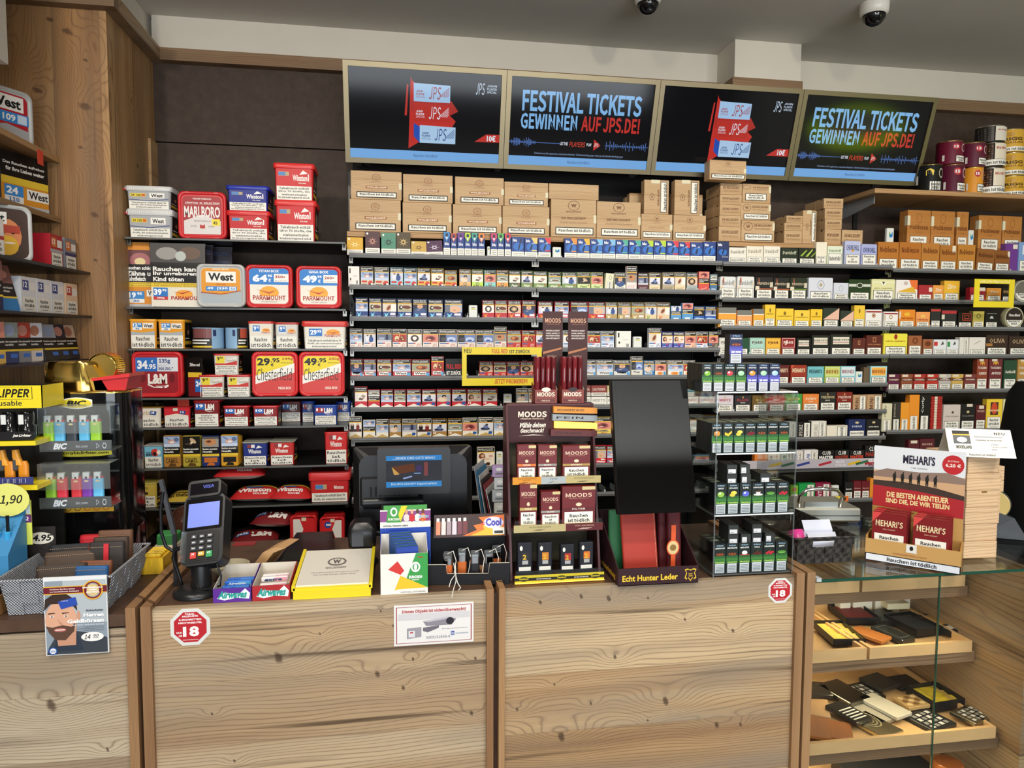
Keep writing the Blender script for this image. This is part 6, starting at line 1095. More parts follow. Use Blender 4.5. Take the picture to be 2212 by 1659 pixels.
# ================================================================ THE COUNTER
CZ = .94; gC = 'counter units'
def panel(name,x0,x1,z0,z1,mt,lab,cat,y=1.775,grp=gC):
    m = MB(); m.box(x0,x1,y,y+.02,z0,z1,mt=mt); return tag(m.build(name),lab,cat,grp)
BX = [-.646,-.624,-.613,-.590,.218,.236,.250,.266,1.078,1.102,1.110,1.134]
def counter(name,x0,x1,mt,zt,lab,slab=0):
    t = thing(name,((x0+x1)/2,1.775,0)); w = (x1-x0)/2; ox = (x0+x1)/2
    m = MB(); m.box(x0,x1,1.775,1.795,0,zt,mt=mt); o = m.build('front_panel',t,(-ox,-1.775,0))
    m = MB(); m.box(-w,w,.021 if not slab else -.005,.56,CZ-.03-.005*slab,CZ-.0006-.005*slab,mt='laminate'); m.build('worktop',t)
    m = MB(); m.box(-w,w,.54,.56,0,CZ-.031-.005*slab,mt='brownpanel'); m.build('back_panel',t)
    m = MB(); m.box(-w,w,.03,.05,0,CZ-.0355,mt='blackpanel'); m.build('carcass',t)
    return tag(t,lab,'counter',gC)
counter('counter_unit',-1.498,BX[0],'oldpine_counter0',PY(135,1364,1.775)[1],'left weathered pine counter with dark slab top under the wallet basket',1)
counter('counter_unit',BX[3],BX[4],'oldpine_counter1',CZ,'middle pine counter with age sticker and camera notice')
counter('counter_unit',BX[7],BX[8],'oldpine_counter2',CZ,'right pine counter under the cigarillo display and acrylic stand')
for i,(a,b) in enumerate(((0,1),(2,3),(4,5),(6,7),(8,9),(10,11))):
    m = MB(); m.box(BX[a],BX[b],1.763,2.335,0,CZ+.011,mt='plyedge'); tag(m.build('divider_board'),f'upright layered plywood divider board, {ORD[i]} from left along the counter','divider board','plywood divider boards')
for i,(a,b) in enumerate(((1,2),(5,6),(9,10))):
    m = MB(); m.box(BX[a]+.0003,BX[b]-.0003,1.79,2.33,0,CZ-.01,mt='laminate'); tag(m.build('filler_strip'),f'dark brown filler strip between divider boards, {ORD[i]} gap from left','filler strip','filler strips')
# stickers on the fronts
def octag(u0,v0,u1,v1,lab):
    x0,x1,z0,z1 = RC(u0,v0,u1,v1,1.774); m = MB(); w,h = x1-x0,z1-z0; k = .29
    oc = lambda s: [(.5+s*(a-.5),.5+s*(b-.5)) for a,b in ((k,0),(1-k,0),(1,k),(1,1-k),(1-k,1),(k,1),(0,1-k),(0,k))]
    m.prism(oc(1),(-w/2,0,0),(w,0,0),(0,0,h),.0006,'d9dbd8','foil'); f = m.fr(-w/2,w/2,0,h,0,'foil'); f.poly(oc(.82),'b8242f',1)
    for t,a,b,c,d in (('TABAK-',.37,.83,.63,.88),('PRODUKTE',.3,.77,.7,.82),('E-ZIGARETTEN',.22,.68,.78,.73),('NIKOTINBEUTEL',.2,.595,.8,.645),('NUR',.15,.33,.29,.38),('AB',.2,.25,.29,.30),('18',.31,.24,.72,.52),('gilt Jugendschutzgesetz',.3,.14,.7,.165)): f.text(t,a,b,c,d,'f4ecec',2,.04)
    return tag(m.build('age_limit_sticker',None,((x0+x1)/2,1.7742,z0)),lab,'sticker','age limit stickers')
octag(368,1315,454,1394,'larger red octagonal over-18 sticker on the middle counter'); octag(1660,1249,1711,1302,'smaller red octagonal over-18 sticker on the right counter')
x0,x1,z0,z1 = RC(851,1304,1023,1391,1.7735); m = MB(); m.box(x0,x1,1.7735,1.7745,z0,z1,'e4e2e0','foil'); f = m.fr(x0,x1,z0,z1,1.7735,'foil')
f.frame(.025,.05,.975,.95,.012,'9a3a40',1); f.rect(.05,.62,.95,.78,'cfcdd0',1); f.text('Dieses Objekt ist videoüberwacht!',.1,.78,.9,.88,'b03038',3,.02); f.text('Bei Fragen wenden Sie sich an:',.6,.35,.92,.385,'2a3a7a',2); f.text('0209/31838-0',.4,.13,.7,.21,'3a4468',2); f.text('Sicherheitstechnik',.77,.22,.93,.26,'2f56a0',2); f.rect(.71,.2,.755,.3,'2f56a0',2); f.text('ibs',.715,.215,.75,.285,'fff',3)
f.poly([(.36,.58),(.68,.66),(.78,.6),(.72,.46),(.4,.46)],'8a8690',2); f.poly([(.36,.58),(.68,.66),(.74,.63),(.42,.55)],'b9b6c0',3); f.ell(.7,.56,.05,.09,'2a282e',4); f.poly([(.36,.42),(.56,.46),(.56,.4),(.42,.3),(.36,.34)],'6d6a74',2); f.poly([(.16,.16),(.34,.2),(.34,.44),(.16,.42)],'9a979f',2); f.rect(.18,.2,.26,.36,'d9d7dc',3); f.rect(.2,.3,.235,.33,'b8303a',4)
tag(m.build('surveillance_notice'),'white landscape notice with drawn camera on the middle counter front','notice')
# ---- card terminal
t = thing('card_terminal',(-.496,1.872,CZ)); m = MB(); m.lathe([(.057,0),(.058,.004),(.055,.012),(.045,.018),(.03,.02)],(-.017,0,0),col='1b1c1e'); m.build('base',t)
m = MB(); m.lathe([(.025,.018),(.025,.12),(.023,.125)],(-.006,0,0),col='17181a'); m.build('pole',t)
hd = thing('head',(.005,-.02,.105)); hd.parent = t; hd.rotation_euler = (radians(-30),radians(-7),radians(-6)); hd.scale = (.9,.9,.9)
def hbox(pts_w,y0,y1,col,mt='plastic'):
    m = MB(); m.loft([[(x,y1,z) for x,z in pts_w],[(x,y0,z) for x,z in pts_w]],col,mt,(1,1),False); return m
R2 = lambda w,z0,z1,r: [(x,z) for x,z in rr(w,z1-z0,r,4,0,(z0+z1)/2)]
m = hbox(R2(.116,-.03,.175,.022),-.012,.045,'232528'); m.build('casing',hd)
m = hbox(R2(.104,.07,.162,.006),-.0135,-.011,'0e0f12','gloss'); f = m.fr(-.044,.044,.078,.148,-.0137,'lcdglow'); f.rect(0,0,1,1,'4a5aa8',1); m.build('display',hd)
m = hbox(R2(.094,-.018,.064,.006),-.0135,-.011,'111214'); m.hexa([(-.054,-.034,-.02),(-.044,-.012,-.02),(-.044,-.012,.064),(-.054,-.012,.064),(-.052,-.034,-.01),(-.042,-.012,-.01),(-.042,-.012,.066),(-.052,-.03,.066)],'6d7c92','clearw')
kp = m.build('keypad',hd)
for r_ in range(4):
    for c_ in range(3):
        m = MB(); x = -.022+.022*c_; zz = .05-.0165*r_; col = '3a3c40' if r_ < 3 else ('c8403a','d9a83a','3a9a5a')[c_]
        m.box(x-.0085,x+.0085,-.0175,-.0135,zz-.006-(.006 if r_ == 3 and c_ != 1 else 0),zz+.006,col,'plastic',.0012); f = m.fr(x-.008,x+.008,zz-.005,zz+.005,-.0177); f.text('1 2abc 3def 4ghi 5jkl 6mno 7pqrs 8tuv 9wxyz X 0 O'.split()[r_*3+c_],.2,.25,.8,.8,'e9eaec',1,.02); m.build('key',kp)
m = hbox(R2(.094,.165,.215,.012),-.02,.03,'1a1b1e','plastic'); f = m.fr(-.04,.04,.172,.206,-.0203,'gloss'); f.rect(0,0,1,1,'0c0d14',1); f.text('VISA',.45,.5,.85,.8,'5a64b8',2,.02); m.build('contactless_reader',hd)
m = MB(); m.tube([(.035,.0,-.02),(.045,.02,-.06),(.04,.03,-.085),(-.02,.035,-.09),(-.034,.04,-.06)],.003,'121315'); m.build('cable_guard',hd)
m = MB(); f = m.fr(-.045,.045,.006-.03,.008-.03,-.0126); f.rect(0,0,1,1.5,'050505',1); m.build('card_slot',hd)
tag(t,'black card payment terminal on a round foot, screen tilted up','card terminal')
def P3(u,v,Y): x,zz = PY(u,v,Y); return (x,Y,zz)
m = MB(); m.tube([P3(u,v,1.93) for u,v in ((396,1180),(376,1192),(358,1180),(348,1150),(347,1100),(352,1062))],.0045,'16171a'); m.tube([P3(u,v,1.92) for u,v in ((396,1180),(378,1188),(374,1205),(384,1235),(393,1264))],.005,'141518'); tag(m.build('spiral_cable'),'black coiled cable looping down left of the card terminal','cable')
m = MB(); a,b = P3(352,1034,1.95),P3(380,1150,1.95); m.hexa([(b[0]-.006,1.93,b[2]),(b[0]+.005,1.93,b[2]),(b[0]+.006,1.94,b[2]),(b[0]-.005,1.94,b[2]),(a[0]-.005,1.93,a[2]),(a[0]+.004,1.93,a[2]),(a[0]+.005,1.94,a[2]),(a[0]-.004,1.94,a[2])],'3d4046','plastic'); m.box(b[0]-.004,b[0]+.006,1.932,1.938,CZ+.0005,b[2]+.01,'1a1b1e','plastic'); tag(m.build('slim_tablet'),'thin grey tablet seen edge-on behind the card terminal','tablet')
# ---- gum trays
def tray(name,u0,v0,u1,v1,Y,depth,col,hb,lab,cat,art,inner='cfc8ba',grp=None,slope=0):
    x0,x1,z0,z1 = RC(u0,v0,u1,v1,Y); h = z1-z0; w = (x1-x0)/2; t = thing(name,((x0+x1)/2,Y,CZ+.0005)); m = MB(); th = .0015
    m.box(-w,w,0,depth,0,th,inner); m.box(-w,w,0,th,th,h,col); m.box(-w,w,depth-th,depth,th,hb,inner)
    for s in (-1,1):
        xa,xb = (s*w-(th if s > 0 else 0),s*w+(th if s < 0 else 0)); m.hexa([(xa,th,th),(xb,th,th),(xb,depth-th,th),(xa,depth-th,th),(xa,th,h),(xb,th,h),(xb,depth-th,hb),(xa,depth-th,hb)],inner if s < 0 else col)
    f = m.fr(-w,w,0,h,-.0001,'foil'); f.rect(0,0,1,1,col,0); f.draw(art,1); m.build('carton',t); tag(t,lab,cat,grp); return t,w,h
aw = lambda: [('p',[(.1,.3),(.3,.15),(.6,.3),(.95,.2),(.98,.6),(.85,.95),(.7,.6),(.3,.7)],'e3f2f0'),('t','Airwaves',.12,.28,.9,.82,'2f9a94',.05,.3)]
tr,w,h = tray('gum_carton',460,1270,542,1300,1.795,.13,'5a2a92',.055,'purple open carton of chewing gum on the counter','carton',aw(),grp='gum cartons')
tr2,w2_,h2 = tray('gum_carton',545,1264,626,1296,1.795,.13,'a8262c',.055,'red open carton of chewing gum beside the purple one','carton',aw(),grp='gum cartons')
def gum(x,y,z,c,c2,tx,lab): m = MB(); m.box(-.033,.033,0,.012,0,.012,c,'foil',.002); f = m.fr(-.031,.031,.001,.011,-.0003,'foil'); f.rect(.5,0,1,1,c2,1); f.text(tx,.1,.2,.8,.85,'dff2f8' if c != 'e9e6e6' else '2a3a6a',2,.04,.3); tag(m.build('gum_pack',None,(x,y,z),.05),lab,'chewing gum','packs of chewing gum in the cartons')
for k in range(4): gum(-.412+.002*k,1.81+.02*k,CZ+.0025+(.014 if k < 2 else .02),'2f6fd0','5aa8e0','Airwaves',f'blue gum pack in the purple carton, {ORD[k]} from front')
for k in range(4): gum(-.32,1.815+.02*k,CZ+.0025+(.014 if k < 2 else .024),'e9e6e6','e8a8b8','extra',f'white and pink gum pack in the red carton, {ORD[k]} from front')
# ---- yellow coin tray
t = thing('coin_tray',(-.17,1.79,CZ+.0005)); w = .095; m = MB(); Y_ = 'e3cf22'
m.hexa([(-w,0,0),(w,0,0),(w,.235,0),(-w,.235,0),(-w,0,.028),(w,0,.028),(w,.235,.05),(-w,.235,.05)],Y_,'plastic'); m.box(-w,w,-.002,.0,.0,.022,Y_,'plastic')
for s in (-1,1): m.hexa([(s*w-.004,0,.02),(s*w+.004,0,.02),(s*w+.004,.235,.04),(s*w-.004,.235,.04),(s*w-.004,0,.034),(s*w+.004,0,.034),(s*w+.004,.235,.057),(s*w-.004,.235,.057)],Y_,'plastic')
m.build('frame',t); m = MB(); m.hexa([(-w+.005,.008,.0285),(w-.005,.008,.0285),(w-.005,.23,.0495),(-w+.005,.23,.0495),(-w+.005,.008,.0325),(w-.005,.008,.0325),(w-.005,.23,.0535),(-w+.005,.23,.0535)],'d9d6cc','foil')
f = Fr(m,(-w+.005,.008,.0327),(2*w-.01,0,0),(0,.222,.021),0,'foil'); f.ell(.5,.62,.14,.12,'6d6a68',1,24); f.ell(.5,.62,.11,.085,'d9d6cc',2,20); f.text('W',.44,.56,.56,.68,'55524f',3,.06); f.text('WOLSDORFF',.35,.42,.65,.47,'55524f',2,.01); f.text('Sehr geehrte Kunden, bitte legen Sie Ihr Geld',.16,.3,.84,.335,'77746f',2); f.text('hier auf die Schale. Vielen Dank',.2,.24,.8,.275,'77746f',2); m.build('paper_insert',t); tag(t,'bright yellow coin tray with a printed paper insert','coin tray')
# ---- sticker display + card box
t,w,h = tray('sticker_display',822,1195,924,1282,1.79,.10,'e6e4de',.13,'white, green and red display box of football stickers','display box',[('p',[(.42,0),(1,.12),(1,1),(.75,1)],'3a9a4a'),('p',[(.16,.62),(.36,.82),(.5,.58),(.42,.48)],'cf3a34'),('p',[(.3,.1),(1,.1),(.98,.14),(.42,.46)],'e3bf2e'),('p',[(.42,.46),(1,.14),(1,0),(.3,0)],'e6e4de'),('p',[(.3,.12),(.42,.46),(1,.14)],'e3bf2e'),('o',.74,.66,.1,.13,.35,'f0f0ec'),('e',.74,.66,.035,.08,'f0f0ec'),('t','EURO2024',.6,.38,.88,.45,'fff',.04),('t','GERMANY',.66,.33,.82,.36,'fff',.01),('t','OFFICIAL STICKERS',.42,.03,.95,.065,'666',.01),('t','Topps',.78,.88,.9,.93,'c33',.02)],'d9d6ce')
for k in range(26):
    m = MB(); c = ('1f3f9a','2a52b8','16306f','3a6a4a')[k % 4]; m.box(-.028,.028,0,.0018,0,.088+.02*(k/26),c,'foil'); m.rect = 0; tag(m.build('sticker_sachet',None,(.018-.02*(k/26),1.797+.0032*k,CZ+.03),.12,-.05),'shiny blue sticker sachet standing in the football sticker box','sticker packet','sticker sachets in the display')
x0,x1,z0,z1 = RC(821,1092,930,1140,1.905); m = MB(); w = (x1-x0)/2; m.box(-w,w,0,.004,0,z0-CZ,'2446a8','foil'); m.box(-w,w,0,.004,z0-CZ,z1-CZ-.012,'e4e2dc','foil'); m.box(-w*.86,w*.86,.0,.004,z1-CZ-.012,z1-CZ,'4a9a4a','foil'); m.box(-w,w,.004,.07,0,z0-CZ-.01,'22418f','foil')
f = m.fr(-w,w,z0-CZ,z1-CZ,-.0002,'foil'); f.rect(.0,.28,1,.75,'8a4a8a',1); f.poly([(.12,.25),(.16,.98),(.5,.98),(.42,.25)],'4a9a4a',2); f.poly([(.36,.6),(.42,.98),(.54,.98),(.4,.28)],'e3cf2e',3); f.ring(.27,.72,.07,.2,.4,'f0f0ec',4); f.text('EURO2024',.16,.34,.38,.45,'f0f0ec',4,.03)
for k,c in enumerate(('d9d0d0','c8303a','e9e6e0','e08a3a')): f.ell(.52+.11*k,.44,.06,.18,c,5); f.ell(.52+.11*k,.72,.03,.11,('c99a7a','d9a888','5a3a2c','6a4430')[k],6)
f.text('MATCH',.76,.42,.96,.54,'9ad0f0',7,.04); f.text('ATTAX',.76,.3,.96,.4,'c8303a',7,.04); f.text('OFFICIAL TRADING CARDS',.06,.06,.55,.13,'333',3,.02)
tag(m.build('card_display',None,((x0+x1)/2,1.905,CZ+.0005)),'tall trading card box standing behind the sticker display','display box')
# ---- lighter display box
t = thing('lighter_display',(.178,1.835,CZ+.0005),radians(-6)); w = .108; m = MB()
m.box(-w,w,0,.13,0,.003,'17171a'); m.box(-w,-w*.55,0,.003,.003,.055,'121216','foil'); m.box(-w*.55,w*.5,0,.003,.003,.03,'121216','foil'); m.box(w*.5,w,0,.003,.003,.058,'121216','foil'); m.box(-w,w,.127,.13,.003,.12,'17171a')
for s in (-1,1): m.box(s*w-.0015,s*w+.0015,.003,.127,.003,.075,'15151a','foil')
m.tube([(-w,-.001,.055),(-w*.55,-.001,.055),(-w*.52,-.001,.03),(w*.48,-.001,.03),(w*.52,-.001,.058),(w,-.001,.058)],.0009,'d9d2c0','print',4); m.build('carton',t)
m = MB(); m.hexa([(-w*.9,.09,.10),(w*.95,.09,.104),(w*.95,.127,.104),(-w*.9,.127,.10),(-w*.9,.12,.155),(w*.95,.12,.16),(w*.95,.128,.16),(-w*.9,.128,.155)],'3a2024','foil')
f = Fr(m,(-w*.9,.0897,.1005),(w*1.85,0,.004),(0,.0302,.056),0,'foil'); f.rect(0,0,1,1,'2e1a20',1); f.poly([(.4,.05),(.6,.3),(.55,.5),(.7,.6),(.62,.85),(.98,.95),(.98,.05)],'e0702c',2); f.poly([(.5,.05),(.7,.3),(.68,.5),(.95,.6),(.95,.05)],'f0b03a',3); f.ell(.83,.6,.14,.26,'d9d9ec',4,20); f.text('Cool',.72,.45,.94,.8,'4a4ab0',5,.05); f.text('1st',.66,.5,.71,.65,'c8303a',5,.02)
for k,c in enumerate(('e08a6a','d9ccc8','9a8a92','c9c0cc','6d3a48','6a3038')): f.rect(.03+.075*k,.12,.09+.075*k,.7,c,4); f.rect(.035+.075*k,.7,.075+.075*k,.85,'dfe0e0',5)
f.rect(.82,.08,.98,.38,'efece4',6); f.rect(.84,.12,.96,.24,'333',7); m.build('header_card',t); tag(t,'black open display box of small lighters with flame header','display box')
def fabric_lighter(x,y,c,lab,rz=0,z=0):
    t = thing('lighter',(x,y,CZ+.004+z),rz); m = MB(); m.loft([[(a,b,q) for a,b in rr(.025,.013,.006,4)] for q in (0,.045)],c,'leather'); m.build('sleeve',t); fabric_lighter.t = fabric_lighter.t or t
    m = MB(); m.loft([[(a,b,q) for a,b in rr(.0255,.0135,.006,4)] for q in (.045,.062)],'c9ccd0','chrome'); m.box(-.008,.008,-.004,.004,.062,.068,'d9dcdf','chrome'); m.build('metal_hood',t)
    m = MB(); m.box(-.011,.011,-.007,.007,.06,.078,'e3e8ea','clearw',.002); m.tube([(.0,-.004,.075),(.016,-.012,.085),(.024,-.014,.06),(.018,-.016,.02),(.008,-.018,.004)],.0011,'e9e6dc','matte',5); m.build('wrist_cord',t); tag(t,lab,'lighter','corded lighters in the black box')
fabric_lighter.t = None
for k,(x,y,c,ph) in enumerate(((.125,1.862,'c8652c','front orange'),(.165,1.885,'c86a30','tall orange'),(.198,1.865,'26262a','black patterned, middle'),(.235,1.862,'2a2a30','black patterned, right'),(.262,1.90,'b86030','rear orange'))): fabric_lighter(x,y,c,ph+' lighter with white cord in the black display box',.1*k-.2)
LT = fabric_lighter.t
m = MB(); m.tube([P3(u,v,1.765) for u,v in ((980,1216),(984,1240),(974,1254),(970,1268))],.0012,'e9e6dc','matte',5); m.tube([P3(u,v,1.762) for u,v in ((984,1222),(985,1255),(979,1275),(976,1290))],.0012,'e9e6dc','matte',5); m.tube([P3(u,v,1.765) for u,v in ((984,1240),(988,1258),(995,1270),(990,1275))],.0012,'e9e6dc','matte',5); o = m.build('hanging_cord',LT); o.matrix_parent_inverse = LT.matrix_basis.inverted()
# ---- tall cigarillo display
t = thing('cigarillo_display',(.418,1.815,CZ+.0005)); MR = '3f1a1c'; w = .126
m = MB(); hz = PY(1180,870,1.98)[1]-CZ; m.box(-w,w,.16,.178,0,hz,MR,'foil'); m.hexa([(-w,.03,0),(-w+.006,.03,0),(-w+.006,.16,0),(-w,.16,0),(-w,.128,hz),(-w+.006,.128,hz),(-w+.006,.16,hz),(-w,.16,hz)],'4a2022','foil'); m.hexa([(w-.006,.03,0),(w,.03,0),(w,.16,0),(w-.006,.16,0),(w-.006,.128,hz),(w,.128,hz),(w,.16,hz),(w-.006,.16,hz)],'4a2022','foil'); m.box(-w,w,.128,.16,hz-.004,hz,'55282a','foil'); f = m.fr(-w+.006,w-.006,0,hz*.78,.1598); f.rect(0,0,1,1,'4c4634',1); m.build('back_board',t)
m = MB(); z0 = PY(1180,955,1.94)[1]-CZ; m.box(-w+.006,w-.006,.126,.134,z0,hz-.004,'3a171a'); f = m.fr(-w+.006,w-.006,z0,hz-.004,.1258)
f.text('MOODS',.12,.68,.46,.84,'f0dcc8',2,.02); f.text('PREMIUM CIGARILLOS',.15,.62,.43,.66,'e0c8b0',2,.01); f.text('Wähle deinen',.14,.4,.45,.54,'f4e8d8',2,.02,.35); f.text('Geschmack!',.15,.26,.43,.38,'f4e8d8',2,.02,.35); f.poly([(.12,.17),(.3,.21),(.44,.18),(.3,.19)],'f4e8d8',2)
m.build('header_board',t)
m = MB()
for k,(c,mt_,z_,tx) in enumerate((('d08a2c','foil',.78,'BESONDERE NOTE'),('8f979c','foil',.58,'FEIN'),('d9a04a','glow',.38,'--'),('5a2020','foil',.18,'VOLLMUNDIG'))):
    xs = .55+.01*k*(-1)**k; zz = z0+(hz-z0)*z_; m.hexa([(-w+.24*xs,.108,zz),(w+.006,.108,zz-.004),(w+.006,.124,zz-.004),(-w+.24*xs,.124,zz),(-w+.24*xs,.108,zz+.018),(w+.006,.108,zz+.012),(w+.006,.124,zz+.012),(-w+.24*xs,.124,zz+.018)],c,mt_)
    if mt_ != 'glow': g = Fr(m,(-w+.24*xs,.1078,zz),(.11,0,-.003),(0,0,.016),0,'foil'); g.text(tx,.1,.35,.8,.75,'2a1a12',1,.01)
m.build('flavour_strips',t)
tiers = [(1047,1020,.045),(1150,1118,.02),(1258,1215,.0)]
for k,(vb,vt,dy) in enumerate(tiers):
    y = 1.815+dy; zb_ = PY(1200,vb,y)[1]-CZ; zt_ = PY(1200,vt,y)[1]-CZ; zb_ = max(zb_,0.0); m = MB(); m.box(-w+.007,w-.002,dy+.002,.16,zb_+.004,zb_+.008,'3f1a1c','foil')
    m.box(-w+.007,w+.0,dy,dy+.002,zb_+.002,zb_+.022,'a8985a' if k < 2 else 'c9b82c','foil'); f = m.fr(-w+.007,w,zb_+.002,zb_+.022,dy-.0003,'foil')
    if k == 0: f.rect(0,0,.32,1,'d08a1e',1); f.rect(.32,0,.6,1,'a3adb0',1); f.rect(.6,0,1,1,'b5a670',1); f.text('BESONDERE',.06,.72,.26,.88,'5a2a10',2); f.text('NOTE',.12,.5,.2,.66,'5a2a10',2); f.text('FEIN',.42,.6,.5,.8,'3a3a3a',2); f.text('AUSGEWOGEN',.69,.6,.92,.8,'4a3a20',2); [f.ell(x_/100,.25,.008,.13,'2a1a10' if x_ in (11,14,43,76,79,82) else 'c9b08a',3,8,-.3) for x_ in (11,14,17,20,43,46,49,52,76,79,82,85)]
    elif k == 1: f.rect(0,0,.58,1,'b5a878',1); f.rect(.58,0,1,1,'5a1c20',1); f.text('AUSGEWOGEN',.17,.6,.41,.8,'4a3a20',2); f.text('VOLLMUNDIG',.68,.6,.9,.8,'d9b8a0',2); [f.ell(x_/100,.3,.008,.13,c_,3,8,-.3) for x_,c_ in ((25,'2a1a10'),(28,'2a1a10'),(31,'2a1a10'),(34,'c9b08a'),(75,'f0e0d0'),(78,'f0e0d0'),(81,'f0e0d0'),(84,'f0e0d0'))]
    else: f.rect(0,.28,1,.66,'1a1a1c',1); [(f.ell(x_,.5,.055,.3,'2a2c1a',2),f.text('Capitano',x_-.05,.4,x_+.05,.66,'e3d23a',3,.02,.3)) for x_ in (.1,.52,.9)]; [f.text('FILTER CIGARILLOS',x_,.4,x_+.16,.55,'f0efe6',3,.02) for x_ in (.24,.66)]
    m.box(-w+.009,w-.002,dy+.0005,dy+.0012,zb_+.022,zb_+.034,mt='clear')
    m.box(-w+.01,w-.003,dy+.003,dy+.006,zb_+.0085,zb_+.011,mt='glow') if k < 2 else m.box(-w+.007,w,dy-.003,dy+.001,zb_-.0+.0003,zb_+.0018,mt='glow')
    m.build('display_tray',t)
tag(t,'dark maroon cigarillo display stand with three lit trays','display stand')
m = MB(); MD = lambda b_,n_: [('t','MOODS',.1,.74,.9,.84,'e6c8b0',.01),('t','PREMIUM CIGARILLOS',.2,.7,.8,.72,'c9a08a',0),('e',.5,.56,.09,.045,'e0d0b0'),('r',0,.42,1,.48,b_),('t',n_,.3,.43,.7,.47,'efe6da',.01)]
for (u0,u1,v0,tier,b_,n_,lab,ln) in ((1118,1158,962,0,'d8742c','SUNSHINE','maroon pack with orange band, upper tray left',3),(1163,1203,962,0,'8f8f8a','SILVER','maroon pack with silver band, upper tray middle',3),(1216,1275,963,0,'a8904a','DOUBLE','wide maroon pack with seal, upper tray right',2),(1123,1160,1047,1,'b5a05a','GOLD','narrow maroon pack with gold band, middle tray left',3),(1169,1210,1062,1,'8f8f8a','SILVER','maroon pack with silver band, middle tray centre',3),(1215,1286,1051,1,'5a1c20','FILTER','largest maroon filter pack, middle tray right',2)):
    vb,vt,dy = tiers[tier]; y = 1.815+dy+.012; zb_ = PY(1200,vb,1.815+dy)[1]+.009; a = PY(u0,v0,y)[0]; b = PY(u1,v0,y)[0]; h_ = PY((u0+u1)/2,v0,y)[1]-zb_; m = cigar(b-a,h_,'6b2024','','fff',MD(b_,n_)+[('r',.6,.92,1,1,'cdbb8a')],lines=ln,wb=.38,border=0); tag(m.build('cigarillo_pack',None,((a+b)/2,y,zb_)),lab,'cigarillo pack','packs on the lit display')
for k,(u0,u1,v0) in enumerate(((1118,1150,1173),(1162,1193,1173),(1211,1241,1177),(1252,1282,1172))):
    y = 1.84; a = PY(u0,v0,y)[0]; b = PY(u1,v0,y)[0]; zb_ = CZ+.0095; h_ = PY(u0,v0,y)[1]-zb_; m = MB(); m.box(a-b,0,0,.02,0,h_,'1a1d26','foil',.002); f = m.fr(a-b,0,0,h_,-.0002,'foil'); f.text('2',.35,.52,.6,.66,'d9b23a',3,.03); f.rect(.3,.5,.75,.72,('2a2a2a','c9802c','a8302c','d0742c')[k],1); f.rect(.32,.38,.72,.49,'a8a8a8',2); f.rect(.1,.2,.9,.31,'dfddd4',2); f.ell(.25,.84,.1,.07,'e9e6dc',2); m.v = [v+Vector(((b-a)/2,0,0)) for v in m.v]
    tag(m.build('cigarillo_pack',None,((a+b)/2,y,zb_)),f'small black pack on the lowest lit tray, {ORD[k]} from left','cigarillo pack','black packs on the lowest tray')
hzw = CZ+.0005+hz
for k,(u0,u1,tu0,tu1) in enumerate(((1155,1204,1172,1215),(1213,1262,1227,1269))):
    y = 1.945; a = PY(u0,860,y)[0]; b = PY(u1,860,y)[0]; X = (a+b)/2; w_ = (b-a)/2; t = thing('cigar_tube_case',(X,y,hzw+.0005)); m = MB(); hf = PY(1200,842,y)[1]-hzw
    m.box(-w_,w_,0,.001,0,hf,'7a3328','foil'); m.box(-w_,w_,0,.048,0,.001,'7a3328'); m.hexa([(w_-.001,0,0),(w_,0,0),(w_,.048,0),(w_-.001,.048,0),(w_-.001,0,hf),(w_,0,hf),(w_,.048,hf+.02),(w_-.001,.048,hf+.02)],'cdbfa4'); m.hexa([(-w_,0,0),(-w_+.001,0,0),(-w_+.001,.048,0),(-w_,.048,0),(-w_,0,hf),(-w_+.001,0,hf),(-w_+.001,.048,hf+.02),(-w_,.048,hf+.02)],'7a3328')
    f = m.fr(-w_,w_,0,hf,-.0002,'foil'); f.text('MOODS',.1,.5,.88,.82,'f0dcc8',2,.02); f.rect(.08,.1,.9,.32,'5a2018',1); f.text('PANATELLA',.3,.16,.68,.26,'e0c8b0',2,.01); f.ell(.5,1.0,.2,.16,('e3dcc8','2a1a18')[k],1); m.build('carton',t)
    m = MB(); hb = PY(1200,673,y+.048)[1]-hzw; a2 = PY(tu0,760,y+.048)[0]-X; b2 = PY(tu1,760,y+.048)[0]-X; m.box(a2,b2,.048,.05,0,hb,'3f2220'); f = m.fr(a2,b2,0,hb,.0478); f.text('MOODS',.12,.875,.9,.925,'d9a88a',2,.01); f.text('PREMIUM CIGARS',.2,.855,.85,.865,'b9806a',2)
    for i,s_ in enumerate(('VIRGINIA & ORIENT','TABAK UMHÜLLT','VON EINEM FEINEN','JAVA-DECKBLATT')): f.text(s_,.15,.78-.028*i,.85,.797-.028*i,'e9e0da',2,.01)
    f.poly([(.02,.53),(.95,.585),(.95,.605),(.02,.555)],'a8704a',2); f.text('PANATELLA',.25,.5,.7,.515,'d9b8a0',2); f.ell(.5,.455,.12,.02,'d9c8a0',2); m.build('tall_back_card',t); tag(t,('left','right')[k]+' of two tall brown cases of cigar tubes on the display top','cigar case','cigar tube cases on the display')
    ht = PY(1200,771,y+.02)[1]-hzw
    for i in range(8): m = MB(); r_ = .0072; m.lathe([(r_*.8,.0012),(r_,.004),(r_,ht-.004),(r_*.8,ht)],col=('6d1f26','5a1a20')[i % 2],mt='gloss',n=14); tag(m.build('cigar_tube',None,(X-w_+.0095+(i % 4)*(2*w_-.019)/3,y+.012+.018*(i//4),hzw+.0005)),f'glossy dark red cigar tube in the {("left", "right")[k]} brown case','cigar tube',f'cigar tubes in the {("left", "right")[k]} case')
